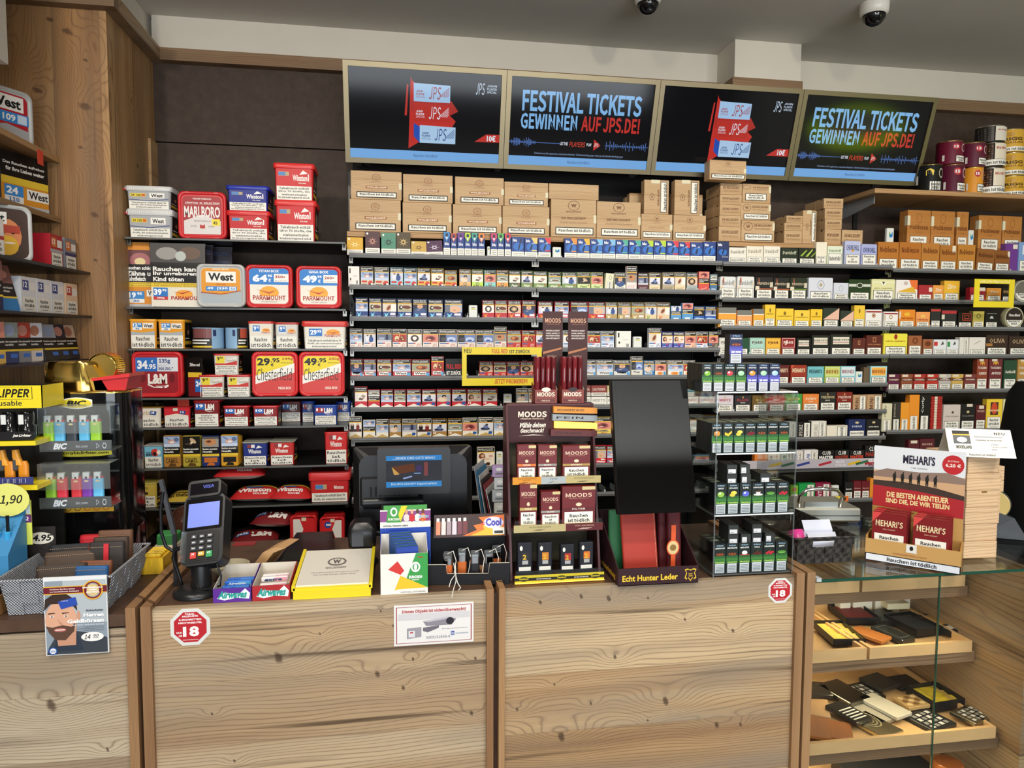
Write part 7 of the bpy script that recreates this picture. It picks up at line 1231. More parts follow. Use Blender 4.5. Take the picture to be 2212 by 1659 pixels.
# ---- leather goods box
x0,x1,z0,z1 = RC(1333,1226,1505,1263,1.772); X = (x0+x1)/2; w = (x1-x0)/2; h = z1-z0; t = thing('leather_goods_box',(X,1.762,CZ+.0005)); m = MB(); c = '331a20'; dp = .19
m.box(-w,w,0,dp,0,.002,c); m.box(-w,w,0,.003,0,h,c,'leather'); m.box(-w,w,dp-.003,dp,0,.16,c)
for s in (-1,1): m.hexa([(s*w-.0015,.003,.002),(s*w+.0015,.003,.002),(s*w+.0015,dp,.002),(s*w-.0015,dp,.002),(s*w-.0015,.003,h),(s*w+.0015,.003,h),(s*w+.0015,dp,.16),(s*w-.0015,dp,.16)],c,'leather')
f = m.fr(-w,w,0,h,-.0002,'foil'); f.text('Echt Hunter Leder',.05,.25,.74,.6,'e8c23a',2,.03); hide = [(.86,.85),(.9,.78),(.94,.85),(.975,.8),(.955,.6),(.975,.3),(.95,.2),(.93,.3),(.9,.1),(.87,.3),(.85,.2),(.825,.3),(.845,.6),(.825,.8)]; f.poly(hide,'e0bc3a',2); f.poly([(.9+(a-.9)*.8,.5+(b-.5)*.8) for a,b in hide],c,3); f.text('ECHT',.875,.5,.925,.58,'e0bc3a',4,.02); f.text('LEDER',.875,.38,.925,.46,'e0bc3a',4,.02)
g = Fr(m,(-w-.0018,dp,.0),(0,-dp,0),(0,0,h),0,'foil'); g.text('Top Verarbeitung',.1,.2,.9,.6,'e0b03a',2,.02); m.build('carton',t); tag(t,'dark burgundy leather goods box with gold lettering over the counter edge','display box')
def hide_(u0,v0,u1,v1,y,d,col,lab,zb=CZ+.006,lean=-.1,rl=0,stitch=None,cat='leather case'):
    a = PY(u0,v1,y)[0]; b = PY(u1,v1,y)[0]; h_ = PY((u0+u1)/2,v0,y)[1]-zb; m = MB(); w_ = (b-a)/2
    m.loft([[(x,q+d/2,zz) for x,q in rr(2*w_,d,d*.4,3)] for zz in (0,h_*.98)]+[[(x*.98,q*.8+d/2,h_) for x,q in rr(2*w_,d,d*.4,3)]],col,'leather')
    if stitch: 
        for i in range(40): m.box(w_-.006,w_-.005,-.0006,.0,h_*i/40,h_*(i+.5)/40,stitch)
    o = m.build('leather_case',None,((a+b)/2,y,zb),0,lean,rl); return tag(o,lab,cat,'leather cases in the burgundy box')
hide_(1349,1106,1424,1226,1.835,.014,'a8382c','red leather case with pale stitching in the burgundy box',stitch='e9c8b0',rl=-.05)
hide_(1316,1104,1346,1226,1.865,.015,'1f5a34','dark green leather case left in the burgundy box',lean=-.05)
hide_(1424,1104,1446,1226,1.86,.02,'5a1c22','narrow maroon leather case in the burgundy box'); o = hide_(1444,1104,1474,1226,1.84,.02,'5e2026','maroon leather case wearing an orange band')
m = MB(); a = PY(1455,1150,1.825); zb_ = CZ+.012; m.box(a[0]-.007,a[0]+.006,1.8235,1.8245,zb_,zb_+.13,'d9582c','foil'); f = m.fr(a[0]-.02,a[0]+.017,zb_+.045,zb_+.09,1.8233,'foil'); f.ell(.5,.5,.5,.5,'d9582c',1,20); f.ell(.5,.5,.42,.42,'d9c08a',2,20); f.ell(.5,.5,.25,.2,'8a6a3a',3); tag(m.build('paper_band',None,(0,0,0)),'orange paper band with round seal in the burgundy box','paper band')
# ---- black portrait monitor
a,b = P3(1335,1112,1.785),P3(1505,1108,1.785); w = (b[0]-a[0])/2; zz = a[2]; top = PY(1400,820,1.868)[1]; L = math.hypot(top-zz,.083); t = thing('portrait_monitor',((a[0]+b[0])/2,1.785,zz)); hd = thing('panel',(0,0,0)); hd.parent = t; hd.rotation_euler = (-math.atan2(.083,top-zz),0,0)
m = MB(); m.box(-w,w,0,.022,0,L,'141415','plastic',.003); m.box(-w+.003,w-.003,-.001,.001,.003,L-.003,mt='blackscreen'); m.build('housing',hd); m = MB(); f = m.fr(-w+.012,w-.012,.02,L-.014,-.0011,'blackscreen'); f.rect(0,0,1,1,'000',1); m.build('glass_screen',hd)
m = MB(); m.box(-.03,.03,.062,.24,.13,.17,'151516','plastic'); m.box(.045,.075,.215,.245,CZ-zz+.001,.17,'151516','plastic'); m.box(-.0,.075,.215,.245,.13,.17,'151516','plastic'); m.box(-.06,.1,.2,.34,CZ-zz+.0005,CZ-zz+.012,'151516','plastic',.003); m.build('stand',t); tag(t,'black portrait customer screen, switched off, leaning back','monitor')
# ---- acrylic stand with liquid boxes
X0,X1 = .845,1.078; YA = 1.79; dpa = .21; t = thing('acrylic_stand',((X0+X1)/2,YA,CZ+.0005)); w = (X1-X0)/2; vz = [PY(1625,v,YA)[1]-CZ-.0005 for v in (1240,1113,981,849)]
for k,z_ in enumerate(vz): m = MB(); z_ = max(z_,0); m.box(-w,w,0,dpa,z_,z_+.004,mt='clearw'); m.box(-w,w,-.0012,0,z_,z_+.004,'dfe3e6','plastic') if k else None; m.build('clear_shelf',t); 
for s in (-1,1): m = MB(); m.box(s*w-.0015,s*w+.0015,-.001,dpa,0,vz[3],mt='clear'); m.box(s*w-.0018,s*w+.0018,-.0025,-.001,0,vz[3],'cdd2d4','clearw'); m.build('clear_side',t)
for k in range(3): z_ = max(vz[k],0); m = MB(); m.box(-w,w,-.0022,-.0012,z_+.004,z_+.03,mt='clear'); m.build('front_lip',t)
tag(t,'clear acrylic tiered stand holding liquid boxes','display stand')
FR = dict(apfel=('7fb83a','e'),tabak=('7a3a20','p'),kiss=('c8404a','e'),mint=('9fe0a8','e'),ice=('9fc8ec','e'),orange=('e8963c','e'),banane=('e8c83a','b'),zitrone=('e3d65a','z'),kirsche=('7a1c2c','k'),cup=('e9e4dc','c'),beere=('b82c3a','k'),blume=('5a6ad0','e'),melone=('e9ece8','w'),birne=('8fc04a','e'),cola=('5a2420','k'),blatt=('6fb04a','p'))
def liq(w,h,d,fr,name,blue=0):
    m = MB(); m.box(-w/2,w/2,0,d,0,h,'20262a','foil'); f = m.fr(-w/2,w/2,0,h,-.0001,'foil'); f.rect(0,0,1,1,'1d2724' if not blue else '232b4a',0); f.rect(0,.32,1,.6,('2f5f33','4a4aa0')[blue],1); f.rect(0,.42,1,.52,('3d7a3a','5a5ab8')[blue],2)
    f.text('dr.Kyoto',.2,.91,.8,.97,'9fc3e0',3,.03); f.text(name,.5-.06*min(7,len(name)),.83,.5+.06*min(7,len(name)),.88,'e9ecea',3,.02); f.rect(.1,.02,.9,.33,'cfd3da',3)
    for k in range(5): f.rect(.18,.06+.05*k,.82,.075+.05*k,'55585c',4)
    c,s = FR[fr]
    if blue: f.text('20',.1,.36,.4,.44,'f0f0f6',4,.05); f.rect(.45,.37,.9,.43,'cfd0ee',4)
    else: f.text('Nikotinfrei',.1,.35,.92,.41,'b5e06a',4,.02)
    if s == 'e': f.ell(.5,.66,.3,.09,c,4); f.ell(.42,.69,.1,.03,'e9f0e6',5)
    elif s == 'b': [f.poly([(.15,.66-.02*i),(.5,.6-.02*i),(.85,.72-.02*i),(.8,.75-.02*i),(.5,.65-.02*i),(.2,.7-.02*i)],('e8c83a','d9b22a')[i % 2],4+i) for i in (0,1,2)]
    elif s == 'z': f.ell(.55,.7,.26,.06,c,4); f.ell(.42,.63,.24,.06,'d3c648',5)
    elif s == 'k': [f.ell(x_,y_,.14,.04,c,4+i) for i,(x_,y_) in enumerate(((.3,.63),(.6,.62),(.75,.66),(.45,.67)))]; f.poly([(.45,.66),(.6,.76),(.62,.75),(.5,.66)],'5a8a3a',4)
    elif s == 'p': f.ell(.5,.65,.36,.05,c,4); [f.ell(.25+.12*i,.655+.015*(i % 2),.07,.018,('a8603a','5a2a18')[i % 2] if c != '6fb04a' else '4a8a34',5) for i in range(5)]
    elif s == 'c': f.ell(.5,.62,.4,.035,'f0ece4',4); f.poly([(.28,.72),(.72,.72),(.62,.63),(.38,.63)],'f4f1ea',5); f.ell(.5,.72,.22,.02,'6a4428',6)
    elif s == 'w': f.ell(.5,.68,.24,.07,c,4); f.rect(.1,.595,.9,.62,'c8353a',5)
    return m
gl = 'liquid boxes on the acrylic stand'
def lrow(tier,items,u0,u1,vt,row):
    z_ = CZ+.0009+max(vz[tier],0)+.004; n = len(items); y = YA+.004
    for k,(fr,nm,bl) in enumerate(items):
        a = PY(u0+(u1-u0)*k/n,vt,y)[0]; b = PY(u0+(u1-u0)*(k+.93)/n,vt,y)[0]; h_ = PY(u0,vt,y)[1]-z_
        tag(liq(b-a,h_,.024,fr,nm,bl).build('liquid_box',None,((a+b)/2,y,z_)),f'upright {("green", "violet blue")[bl]} liquid box, {ORD[k]} from left on {row}','liquid box',gl)
        for j in (1,2,3): m = MB(); m.box(-(b-a)/2,(b-a)/2,0,.024,0,h_,'23292a','foil'); f = Fr(m,(-(b-a)/2,0,h_),(b-a,0,0),(0,.024,0),0,'foil'); f.rect(.15,.2,.85,.8,'8a9a7a',1); tag(m.build('liquid_box',None,((a+b)/2,y+.0255*j,z_)),f'dark liquid box in {ORD[j]} rank behind the front boxes on {row}','liquid box',f'{ORD[j]} rank of liquid boxes, {row}')
lrow(3,[('apfel','APFEL',0),('tabak','TABAK',0),('kiss','ICE KISS',0),('mint','DOPPEL',0),('orange','ORANGE',1),('mint','DOPPEL',1),('ice','EISBONBON',1)],1517,1687,786,'the top of the stand')
lrow(2,[('orange','MARACUJA',0),('banane','BANANE',0),('zitrone','ZITRONE',0),('kirsche','KIRSCHE',0),('tabak','PURE BLEND',0),('tabak','DARKBLEND',0),('tabak','MIX BLEND',0)],1538,1707,915,'the upper tier')
lrow(1,[('birne','WALD',0),('zitrone','SPLASH',0),('blume','LIFE',0),('cup','CAPPUCCINO',0),('blatt','KAFFEE',0),('beere','BEEREN',0)],1545,1706,1046,'the middle tier')
lrow(0,[('tabak','AMERICAN',0),('tabak','MIX BLEND',0),('melone','MELONE',0),('cola','COLA',0),('beere','ERDBEERE',0),('blatt','MINT',0)],1543,1703,1176,'the bottom tier')
a = PY(1578,730,YA+.002)[0]; b = PY(1606,730,YA+.002)[0]; z_ = CZ+.0015+vz[3]+.004+PY(1600,786,YA+.004)[1]-(CZ+.0009+vz[3]+.004); tag(liq(b-a,PY(1590,722,YA)[1]-z_,.03,'tabak','VIRGINIA',1).build('liquid_box',None,((a+b)/2,YA+.006,z_)),'violet liquid box standing alone on top of all the others','liquid box',gl)
k = 0
for tier,vt,pts in ((1,1046,((1580,0,0),(1610,0,1),(1652,0,0),(1580,1,0),(1608,1,1))),(0,1176,((1583,0,0),(1610,0,1),(1634,0,0),(1662,0,1),(1583,1,0),(1634,1,0)))):
    zb_ = PY(1600,vt,YA+.004)[1]+.0012
    for u,lv,s in pts:
        k += 1; X,_ = PY(u,vt,YA+.01); w_ = .028; m = MB(); m.box(-w_/2,w_/2,0,.07,0,.0255,'2b2f2e','foil'); f = m.fr(-w_/2,w_/2,0,.0255,-.0001,'foil'); f.rect(.12,.1,.6 if s else .88,.7 if s else .55,'d3d5da',1); f.rect(.2,.2,.5,.24,'666',2); tag(m.build('liquid_box',None,(X,YA+.008,zb_+.0262*lv),radians(-4)),f'liquid box lying flat on the {("bottom", "middle")[tier]} tier boxes, {("lower", "upper")[lv]} layer at {ORD[k-1]} place','liquid box','liquid boxes lying flat')

# ================================================================ BEHIND AND BESIDE: till, basket, displays
weave('blackweave','26221f','3a3531',34,'0c0b0a'); weave('greyweave','7d8088','c9ccd2',150,'2b2c30')
# ---- till monitor seen from behind, with small customer screen
t = thing('till_monitor',(.0,2.12,CZ+.0005)); a = RC(762,968,1022,1140,2.16); m = MB()
m.loft([[(x,.09,z) for x,z in rr(a[1]-a[0],a[3]-a[2],.012,3,(a[0]+a[1])/2,(a[2]+a[3])/2-CZ)],[(x,.07,z) for x,z in rr(a[1]-a[0],a[3]-a[2],.012,3,(a[0]+a[1])/2,(a[2]+a[3])/2-CZ)],[(x,.05,z) for x,z in rr((a[1]-a[0])*.9,(a[3]-a[2])*.82,.03,3,(a[0]+a[1])/2,(a[2]+a[3])/2-CZ)]],'131315','plastic',(1,1),False); m.build('housing',t)
b = RC(815,968,973,1068,2.10); m = MB(); m.loft([[(x,.03,z) for x,z in rr(b[1]-b[0],b[3]-b[2],.01,4,(b[0]+b[1])/2,(b[2]+b[3])/2-CZ)],[(x,-.02,z) for x,z in rr(b[1]-b[0],b[3]-b[2],.01,4,(b[0]+b[1])/2,(b[2]+b[3])/2-CZ)]],'1a1b1d','plastic',(1,1),False); m.build('customer_display',t)
c = RC(834,984,954,1052,2.10); m = MB(); m.box(c[0],c[1],-.0212,-.0202,c[2]-CZ,c[3]-CZ,'262a3a','screen'); f = m.fr(c[0],c[1],c[2]-CZ,c[3]-CZ,-.0213,'screen'); f.rect(0,0,1,1,'3c3c44',0); f.rect(0,.84,1,1,'3f8fd6',1); f.rect(0,0,1,.18,'3f8fd6',1); f.text('...IMMER EINE GUTE WAHL!',.12,.88,.88,.96,'dff0fb',2,.01); f.text('Die WOLSDORFF Eigenmarken',.09,.05,.91,.14,'dff0fb',2,.01)
f.poly([(.1,.65),(.5,.75),(.52,.5),(.14,.4)],'6a3f2a',2); f.poly([(.1,.65),(.24,.42),(.2,.4),(.14,.4)],'d9a85a',3); f.rect(.68,.35,.75,.78,'8a4a4a',2); f.rect(.54,.5,.64,.68,'4a3a6a',2); f.poly([(.3,.3),(.46,.36),(.47,.32),(.31,.25)],'9ab0e0',2); f.rect(.5,.42,.62,.45,'8fb8f0',3); m.build('display_picture',t)
m = MB(); m.box(-.12,.06,.04,.1,-.0+.14,.23,'1c1d1f','plastic',.006); m.box(-.06,.03,.03,.10,.0,.15,'17181a','plastic',.004); m.lathe([(.02,-.11),(.02,.07)],(0,.05,.15),'1d1e20','plastic',16,'x')
for k in range(9): m.box(-.09+.014*k,-.084+.014*k,.0385,.0405,.17,.2,'050505')
m.build('stand',t); tag(t,'black till monitor seen from behind with small lit customer display','monitor')
# ---- hand scanner, printer, roll, bowl, box on the staff side
t = thing('barcode_scanner',(-.108,2.032,CZ+.0005)); m = MB(); m.loft([[(x,y,z) for x,y in rr(w_,d_,.012,3,0,.03)] for w_,d_,z in ((.05,.05,.045),(.075,.08,.055),(.08,.085,.09),(.074,.08,.11),(.05,.06,.125))],'141517','plastic'); f = m.fr(-.028,.004,.06,.1,-.0125,'gloss'); f.rect(0,0,1,1,'3a3d42',1); m.build('scan_head',t)
m = MB(); m.tube([(-.02,.02,.05),(-.008,.035,.004)],.004,'111214'); m.tube([(.02,.02,.05),(.01,.035,.004)],.004,'111214'); m.lathe([(.045,0),(.045,.006),(.03,.01)],(0,.03,0),'141517'); m.build('stand',t); m = MB(); m.tube([(.035,.04,.085),(.06,.045,.08),(.08,.05,.055),(.085,.06,.01)],.006,'1c1d20'); m.build('cable',t); tag(t,'black barcode scanner on a stand left of the till','barcode scanner')
a = RC(596,1192,722,1238,2.1); m = MB(); m.hexa([(a[0],2.1,CZ+.0005),(a[1],2.1,CZ+.0005),(a[1]-.01,2.26,CZ+.0005),(a[0]+.03,2.26,CZ+.0005),(a[0]+.01,2.1,a[3]-.03),(a[1],2.1,a[3]-.03),(a[1]-.015,2.24,a[3]+.02),(a[0]+.04,2.24,a[3]+.02)],'1b1a1b','gloss'); tag(m.build('receipt_printer'),'glossy black receipt printer behind the coin tray','printer')
m = MB(); x,z = PY(575,1240,2.04); pts = [(-.05,0,.0),(-.02,0,.035),(.0,0,.06),(.035,0,.075)]; m.loft([[(px_,y,pz),(px_+.003,y,pz)] for px_,_,pz in pts for y in (0,)],'c9a070') if 0 else None
for i in range(3):
    p,q = pts[i],pts[i+1]; m.hexa([(p[0],0,p[2]),(p[0]+.03,0,p[2]),(p[0]+.03,.09,p[2]),(p[0],.09,p[2]),(q[0],0,q[2]),(q[0]+.03,0,q[2]),(q[0]+.03,.09,q[2]),(q[0],.09,q[2])],'c29a6c')
tag(m.build('cardboard_flap',None,(x,2.0,CZ+.001),-.3),'curved brown cardboard flap left of the printer','cardboard')
m = MB(); m.lathe([(.03,0),(.045,.012),(.05,.03),(.046,.03),(.04,.014),(.0,.008)],(0,0,0),'d8cfb0','gloss',28,cap=(1,0)); x,y = PZ(487,1252,CZ); tag(m.build('cream_dish',None,(x+.005,y+.04,CZ+.0005)),'cream ceramic dish behind the purple gum carton','dish')
a = RC(503,1188,551,1240,2.29); m = cigar(a[1]-a[0],a[3]-CZ,'96222a','BROOKFIELD','f0e6dc',[('r',.1,.72,.4,.97,'d9d3ba'),('e',.5,.75,.07,.05,'e3c0b8')],lines=3,wb=.3,tb=.5,tt=.58,border=0,d=.04); tag(m.build('tobacco_tub',None,((a[0]+a[1])/2,2.285,CZ+.001)),'dark red tin behind the gum cartons','tobacco tub')
# brown ceramic vessel, packets, yellow box near the pillar
m = MB(); x,y = PZ(352,1182,.935); m.lathe([(.03,0),(.05,.01),(.068,.045),(.066,.08),(.045,.11),(.015,.122)],(0,0,0),'3a221a','gloss',28); m.lathe([(.004,-.1),(.02,-.07),(.035,-.03)],(.0,0,.075),'3a221a','gloss',18,'x'); tag(m.build('ceramic_vessel',None,(-.642,2.30,CZ+.0115)),'shiny dark brown rounded ceramic vessel with spout','vessel')
m = MB(); m.box(-.03,.03,0,.07,0,.05,'cfc6b4')
for i in range(16): m.box(-.025,.025,.004+.004*i,.006+.004*i,.045,.075+.006*sin(i*2.1),('2f6a3a','3f8a4a','1f4a2c')[i % 3],'foil')
tag(m.build('seed_paper_carton',None,(-.676,2.16,.9355),0),'small carton of green rolling paper booklets by the lighter tower','carton')
m = MB(); m.box(-.03,.03,0,.09,0,.045,'e0b52c','foil'); 
for i in range(5): m.box(-.022,.022,.006+.016*i,.018+.016*i,.045,.055,'ecc63c','plastic',.003)
x,y = PZ(362,1240,.935); tag(m.build('filter_carton',None,(-.681,2.055,.9355),0),'yellow carton of filter packs right of the wallet basket','carton')
# ---- wicker basket with wallets
def basket(name,x0,x1,y0,y1,z0,h,mt,lab,flare=.02,notch=None):
    t = thing(name,((x0+x1)/2,y0,z0)); w = (x1-x0)/2; d = y1-y0; th = .004; m = MB()
    def wall(p,q,hh=h,zb=0):
        (ax,ay),(bx,by) = p,q; n = Vector((by-ay,-(bx-ax),0)).normalized(); k = flare*zb/h; k2 = flare*hh/h; o = lambda x,y,kk,t_: (x+n.x*(kk-t_),y+n.y*(kk-t_))
        m.hexa([(*o(ax,ay,k,0),zb),(*o(bx,by,k,0),zb),(*o(bx,by,k,th),zb),(*o(ax,ay,k,th),zb),(*o(ax,ay,k2,0),hh),(*o(bx,by,k2,0),hh),(*o(bx,by,k2,th),hh),(*o(ax,ay,k2,th),hh)],mt=mt)
    if notch:
        for a_,b_ in ((-w,-w*.45),(w*.35,w)): wall((a_,0),(b_,0))
        wall((-w*.45,0),(w*.35,0),h*.62); wall((-w*.45,0),(w*.35,0),h,h*.88)
    else: wall((-w,0),(w,0))
    wall((w,0),(w,d)); wall((w,d),(-w,d)); wall((-w,d),(-w,0)); m.box(-w,w,0,d,0,.004,mt=mt); m.build('woven_wall',t)
    m = MB(); e = flare; pts = [(-w-e,-e,h),(w+e,-e,h),(w+e,d+e,h),(-w-e,d+e,h),(-w-e,-e,h)]
    for i in range(4): m.tube([pts[i],pts[i+1]],.0035,'fff',mt,6)
    m.build('rim',t); 
    m = MB(); n = 6                                          # raised broad weave patches
    for i in range(n):
        for j in range(3):
            if (i+j) % 2: continue
            for (ax,ay,bx,by) in ((-w,0,w,0),(w,0,w,d)):
                if notch and ay == by and j == 2: continue
                dx,dy = (bx-ax)/n,(by-ay)/n; p = Vector((ax+dx*i,ay+dy*i,0)); q = p+Vector((dx,dy,0)); nn = Vector((by-ay,-(bx-ax),0)).normalized(); z_a,z_b = h*j/3,h*(j+1)/3*.98; A = nn*(flare*z_a/h+.003); B = nn*(flare*z_b/h+.003); A0 = nn*(flare*z_a/h-.001); B0 = nn*(flare*z_b/h-.001)
                m.hexa([tuple(p+A+Vector((0,0,z_a))),tuple(q+A+Vector((0,0,z_a))),tuple(q+A0+Vector((0,0,z_a))),tuple(p+A0+Vector((0,0,z_a))),tuple(p+B+Vector((0,0,z_b))),tuple(q+B+Vector((0,0,z_b))),tuple(q+B0+Vector((0,0,z_b))),tuple(p+B0+Vector((0,0,z_b)))],mt=mt)
    m.build('raised_weave',t); tag(t,lab,'basket'); return t
ZL = .9355
basket('wicker_basket',-.915,-.702,1.80,2.03,ZL,.088,'greyweave','grey woven basket full of wallets on the left counter')
def wallet(x,y,z,w_,h_,d,col,lab,rz=0,rx=0,flap=1,st='c9a87a'):
    t = thing('wallet',(x,y,z),rz); t.rotation_euler = (rx,0,rz); m = MB(); m.loft([[(a,b+d/2,q) for a,b in rr(w_*k,d*k2,d*.45,4)] for k,k2,q in ((.98,.8,0),(1,1,.004),(1,1,h_-.004),(.98,.8,h_))],col,'leather'); m.build('body',t)
    m = MB()
    if flap: m.loft([[(a,b+d/2,q) for a,b in rr(w_*1.01,d*1.12,d*.5,4)] for q in (h_*.45,h_*.98)]+[[(a,b+d/2,h_*1.02) for a,b in rr(w_*.99,d*.9,d*.45,4)]],col,'leather')
    for i in range(24): m.box(-w_*.46+w_*.92*i/24,-w_*.46+w_*.92*(i+.5)/24,-d*.06-.0012,-d*.06-.0002,h_*.9,h_*.9+.001,st)
    m.build('flap',t); return tag(t,lab,'wallet','wallets in the grey basket')
wallet(-.815,1.822,ZL+.02,.11,.085,.022,'3d332c','dark brown wallet front left in the basket',.15,-.35)
wallet(-.748,1.82,ZL+.018,.075,.08,.016,'2f5f94','blue wallet front right in the basket',-.05,-.2); wallet(-.75,1.85,ZL+.018,.075,.084,.014,'7a4a34','tan brown wallet just behind the blue one',-.05,-.2)
wallet(-.83,1.90,ZL+.02,.12,.095,.022,'4a3a30','brown wallet in the middle of the basket',.12,-.4); wallet(-.84,1.945,ZL+.02,.12,.1,.025,'1d2026','black wallet behind the brown ones',.1,-.35)
wallet(-.795,1.985,ZL+.03,.095,.10,.035,'b3202c','bright red wallet standing highest at the back of the basket',.0,-.15,st='7d141c'); wallet(-.775,1.95,ZL+.03,.085,.09,.03,'a81e2a','second red wallet lower in front of the first',-.1,-.3,st='7d141c')
wallet(-.752,1.93,ZL+.02,.085,.105,.016,'35302f','upright black wallet wearing a red paper tag',.0,-.12); wallet(-.752,1.955,ZL+.02,.085,.11,.018,'4a3c34','dark wallet behind the tagged one',0,-.12); wallet(-.752,1.985,ZL+.02,.085,.12,.018,'6a4a38','brown wallet at the back right corner',0,-.12)
a = P3(259,1200,1.93); m = MB(); m.box(-.006,.006,0,.0008,.02,.09,'c8303a','foil'); f = m.fr(-.013,.013,0,.03,-.0002,'foil'); f.ell(.5,.5,.5,.5,'c8303a',1); f.ell(.5,.5,.36,.36,'d9b88a',2); tag(m.build('paper_tag',None,(-.75,1.926,ZL+.035),0,-.12),'red paper tag with round seal on the upright black wallet','tag')
# sign with portrait, hung on the basket
x0,x1,z0,z1 = RC(96,1245,233,1413,1.765); m = MB(); m.box(x0,x1,1.765,1.768,z0,z1,'e3e6e8','foil'); f = m.fr(x0,x1,z0,z1,1.765,'foil')
f.rect(.015,.01,.985,.95,'8f9ca8',1); f.rect(.3,.4,.985,.95,'b3bcc2',1.5); f.rect(0,.79,1,.87,'6f1f30',2); f.rect(0,.87,1,.882,'e0b23a',2); f.rect(0,.778,1,.79,'e0b23a',2)
f.poly([(.02,.01),(.98,.01),(.98,.2),(.75,.26),(.5,.3),(.2,.28),(.05,.1)],'3d434c',2); f.poly([(.12,.05),(.6,.05),(.5,.3),(.2,.3)],'2f3a48',3); f.poly([(.2,.12),(.48,.12),(.5,.4),(.15,.4)],'c8947a',3.5)
f.ell(.26,.45,.25,.25,'dca98c',4,24); f.ell(.54,.5,.03,.06,'cf9a80',4.5); f.poly([(.0,.58),(.02,.72),(.14,.78),(.36,.78),(.5,.7),(.52,.56),(.46,.62),(.3,.66),(.1,.66)],'3a2c26',5); f.poly([(.02,.38),(.06,.3),(.16,.2),(.32,.19),(.46,.3),(.49,.42),(.42,.36),(.28,.385),(.12,.36)],'5d4438',5); f.ell(.24,.325,.1,.026,'b86a60',6); f.rect(.165,.32,.315,.333,'f0e9e2',7)
for ex in (.12,.34): f.ell(ex,.5,.035,.01,'f0ece8',6); f.ell(ex,.5,.013,.01,'3a4a5a',7); f.poly([(ex-.06,.53),(ex+.05,.54),(ex+.05,.548),(ex-.06,.545)],'3a2c26',6)
f.poly([(.2,.48),(.24,.4),(.28,.39),(.29,.4),(.25,.42)],'c08a70',6)
f.poly([(.22,.69),(.5,.74),(.53,.64),(.27,.59)],'2f4fae',8); f.text('CreditCard',.27,.69,.38,.705,'fff',9); f.ring(.78,.82,.16,.125,.14,'e0b23a',8,24); f.ring(.78,.82,.14,.11,.16,'7d1f2c',9,24); f.ell(.78,.82,.1,.08,'d9c08a',8)
for s_,a_,b_,c_,d_,cc,bo in (('DATENKLAU?',.62,.845,.94,.865,'fff',.04),('NEIN',.72,.815,.84,.835,'fff',.04),('DANKE!',.68,.785,.88,.805,'fff',.04),('Schützen Sie Ihre Daten',.1,.84,.5,.857,'f0e6e0',.03),('vor kontaktlosem Auslesen!',.1,.81,.56,.827,'f0e6e0',.03),('Sicherheits-',.66,.55,.94,.572,'2a3450',.03),('Herren',.62,.48,.94,.525,'fff',.04),('Geldbörsen',.36,.405,.94,.455,'fff',.04),('mit RFID- und NFC-Schutz',.44,.37,.94,.388,'dfe6ee',.02),('Auslesen der Micro-Chips',.62,.342,.94,.354,'3a4458',.01),('Ihrer Bank-/Kreditkarten und Pässe',.5,.32,.94,.332,'3a4458',.01),('NICHT MEHR MÖGLICH!',.62,.298,.94,.31,'3a4458',.01)): f.text(s_,a_,b_,c_,d_,cc,10,bo)
f.ell(.75,.22,.18,.06,'f2f2ee',10,24); f.text('14',.62,.19,.72,.25,'1a1a1a',11,.01,.2); f.text('90',.76,.215,.85,.25,'1a1a1a',11,.01,.2); f.rect(.76,.2,.85,.205,'1a1a1a',11); f.ell(.12,.06,.07,.05,'2f56a0',10,18); f.ell(.12,.06,.05,.036,'e9ecf2',11,16); f.text('TÜV',.08,.045,.16,.07,'2f56a0',12,.02)
tag(m.build('wallet_poster'),'upright poster of a bearded man advertising wallets, hung before the basket','poster')
# ---- lighter tower with gold top
t = thing('lighter_tower',PZ(170,1188,ZL)+(ZL,)); tx,ty = t.location.x,t.location.y; k_ = ty/FPX
t.location = (PY(172,1000,2.12)[0],2.12,ZL); hb = PY(170,848,2.12)[1]-ZL; W_ = .122
m = MB(); R = lambda z,s=1: [(x,y+.09,z) for x,y in rr(W_*2*s,.18*s,.05,6)]; m.loft([R(0),R(hb)],'0d0d0e','gloss'); m.loft([R(hb-.003,1.01),R(hb+.002,1.012),R(hb+.003,.98)],'fff','goldmetal'); m.build('body',t)
m = MB(); m.box(-W_*1.02,-W_*.96,-.012,.01,0,hb*.62,'d9c22c','plastic'); m.build('yellow_edge',t)
m = MB(); hg = PY(170,782,2.12)[1]-ZL; G_ = lambda z,w_,x=0: [(a+x,b+.085,z) for a,b in rr(w_,.11,.045,6)]; m.loft([G_(hb,.155,-.035),G_(hg-.006,.15,-.035),G_(hg,.13,-.035)],mt='goldmetal'); m.hexa([(.03,.03,hb),(.07,.03,hb),(.07,.14,hb),(.03,.14,hb),(.01,.03,hg-.01),(.03,.03,hg-.01),(.03,.14,hg-.01),(.01,.14,hg-.01)],mt='goldmetal'); m.build('gold_hood',t)
m = MB(); m.lathe([(.036,-.03),(.04,-.028),(.04,.028),(.036,.03)],(.045,.085,hg-.018),mt='goldmetal',n=40,axis='y',col='fff')
for i in range(40): a = 2*pi*i/40; x,z = .045+.0405*cos(a),hg-.018+.0405*sin(a); m.box(x-.0016,x+.0016,.058,.112,z-.0016,z+.0016,mt='goldmetal')
m.build('spark_wheel',t)
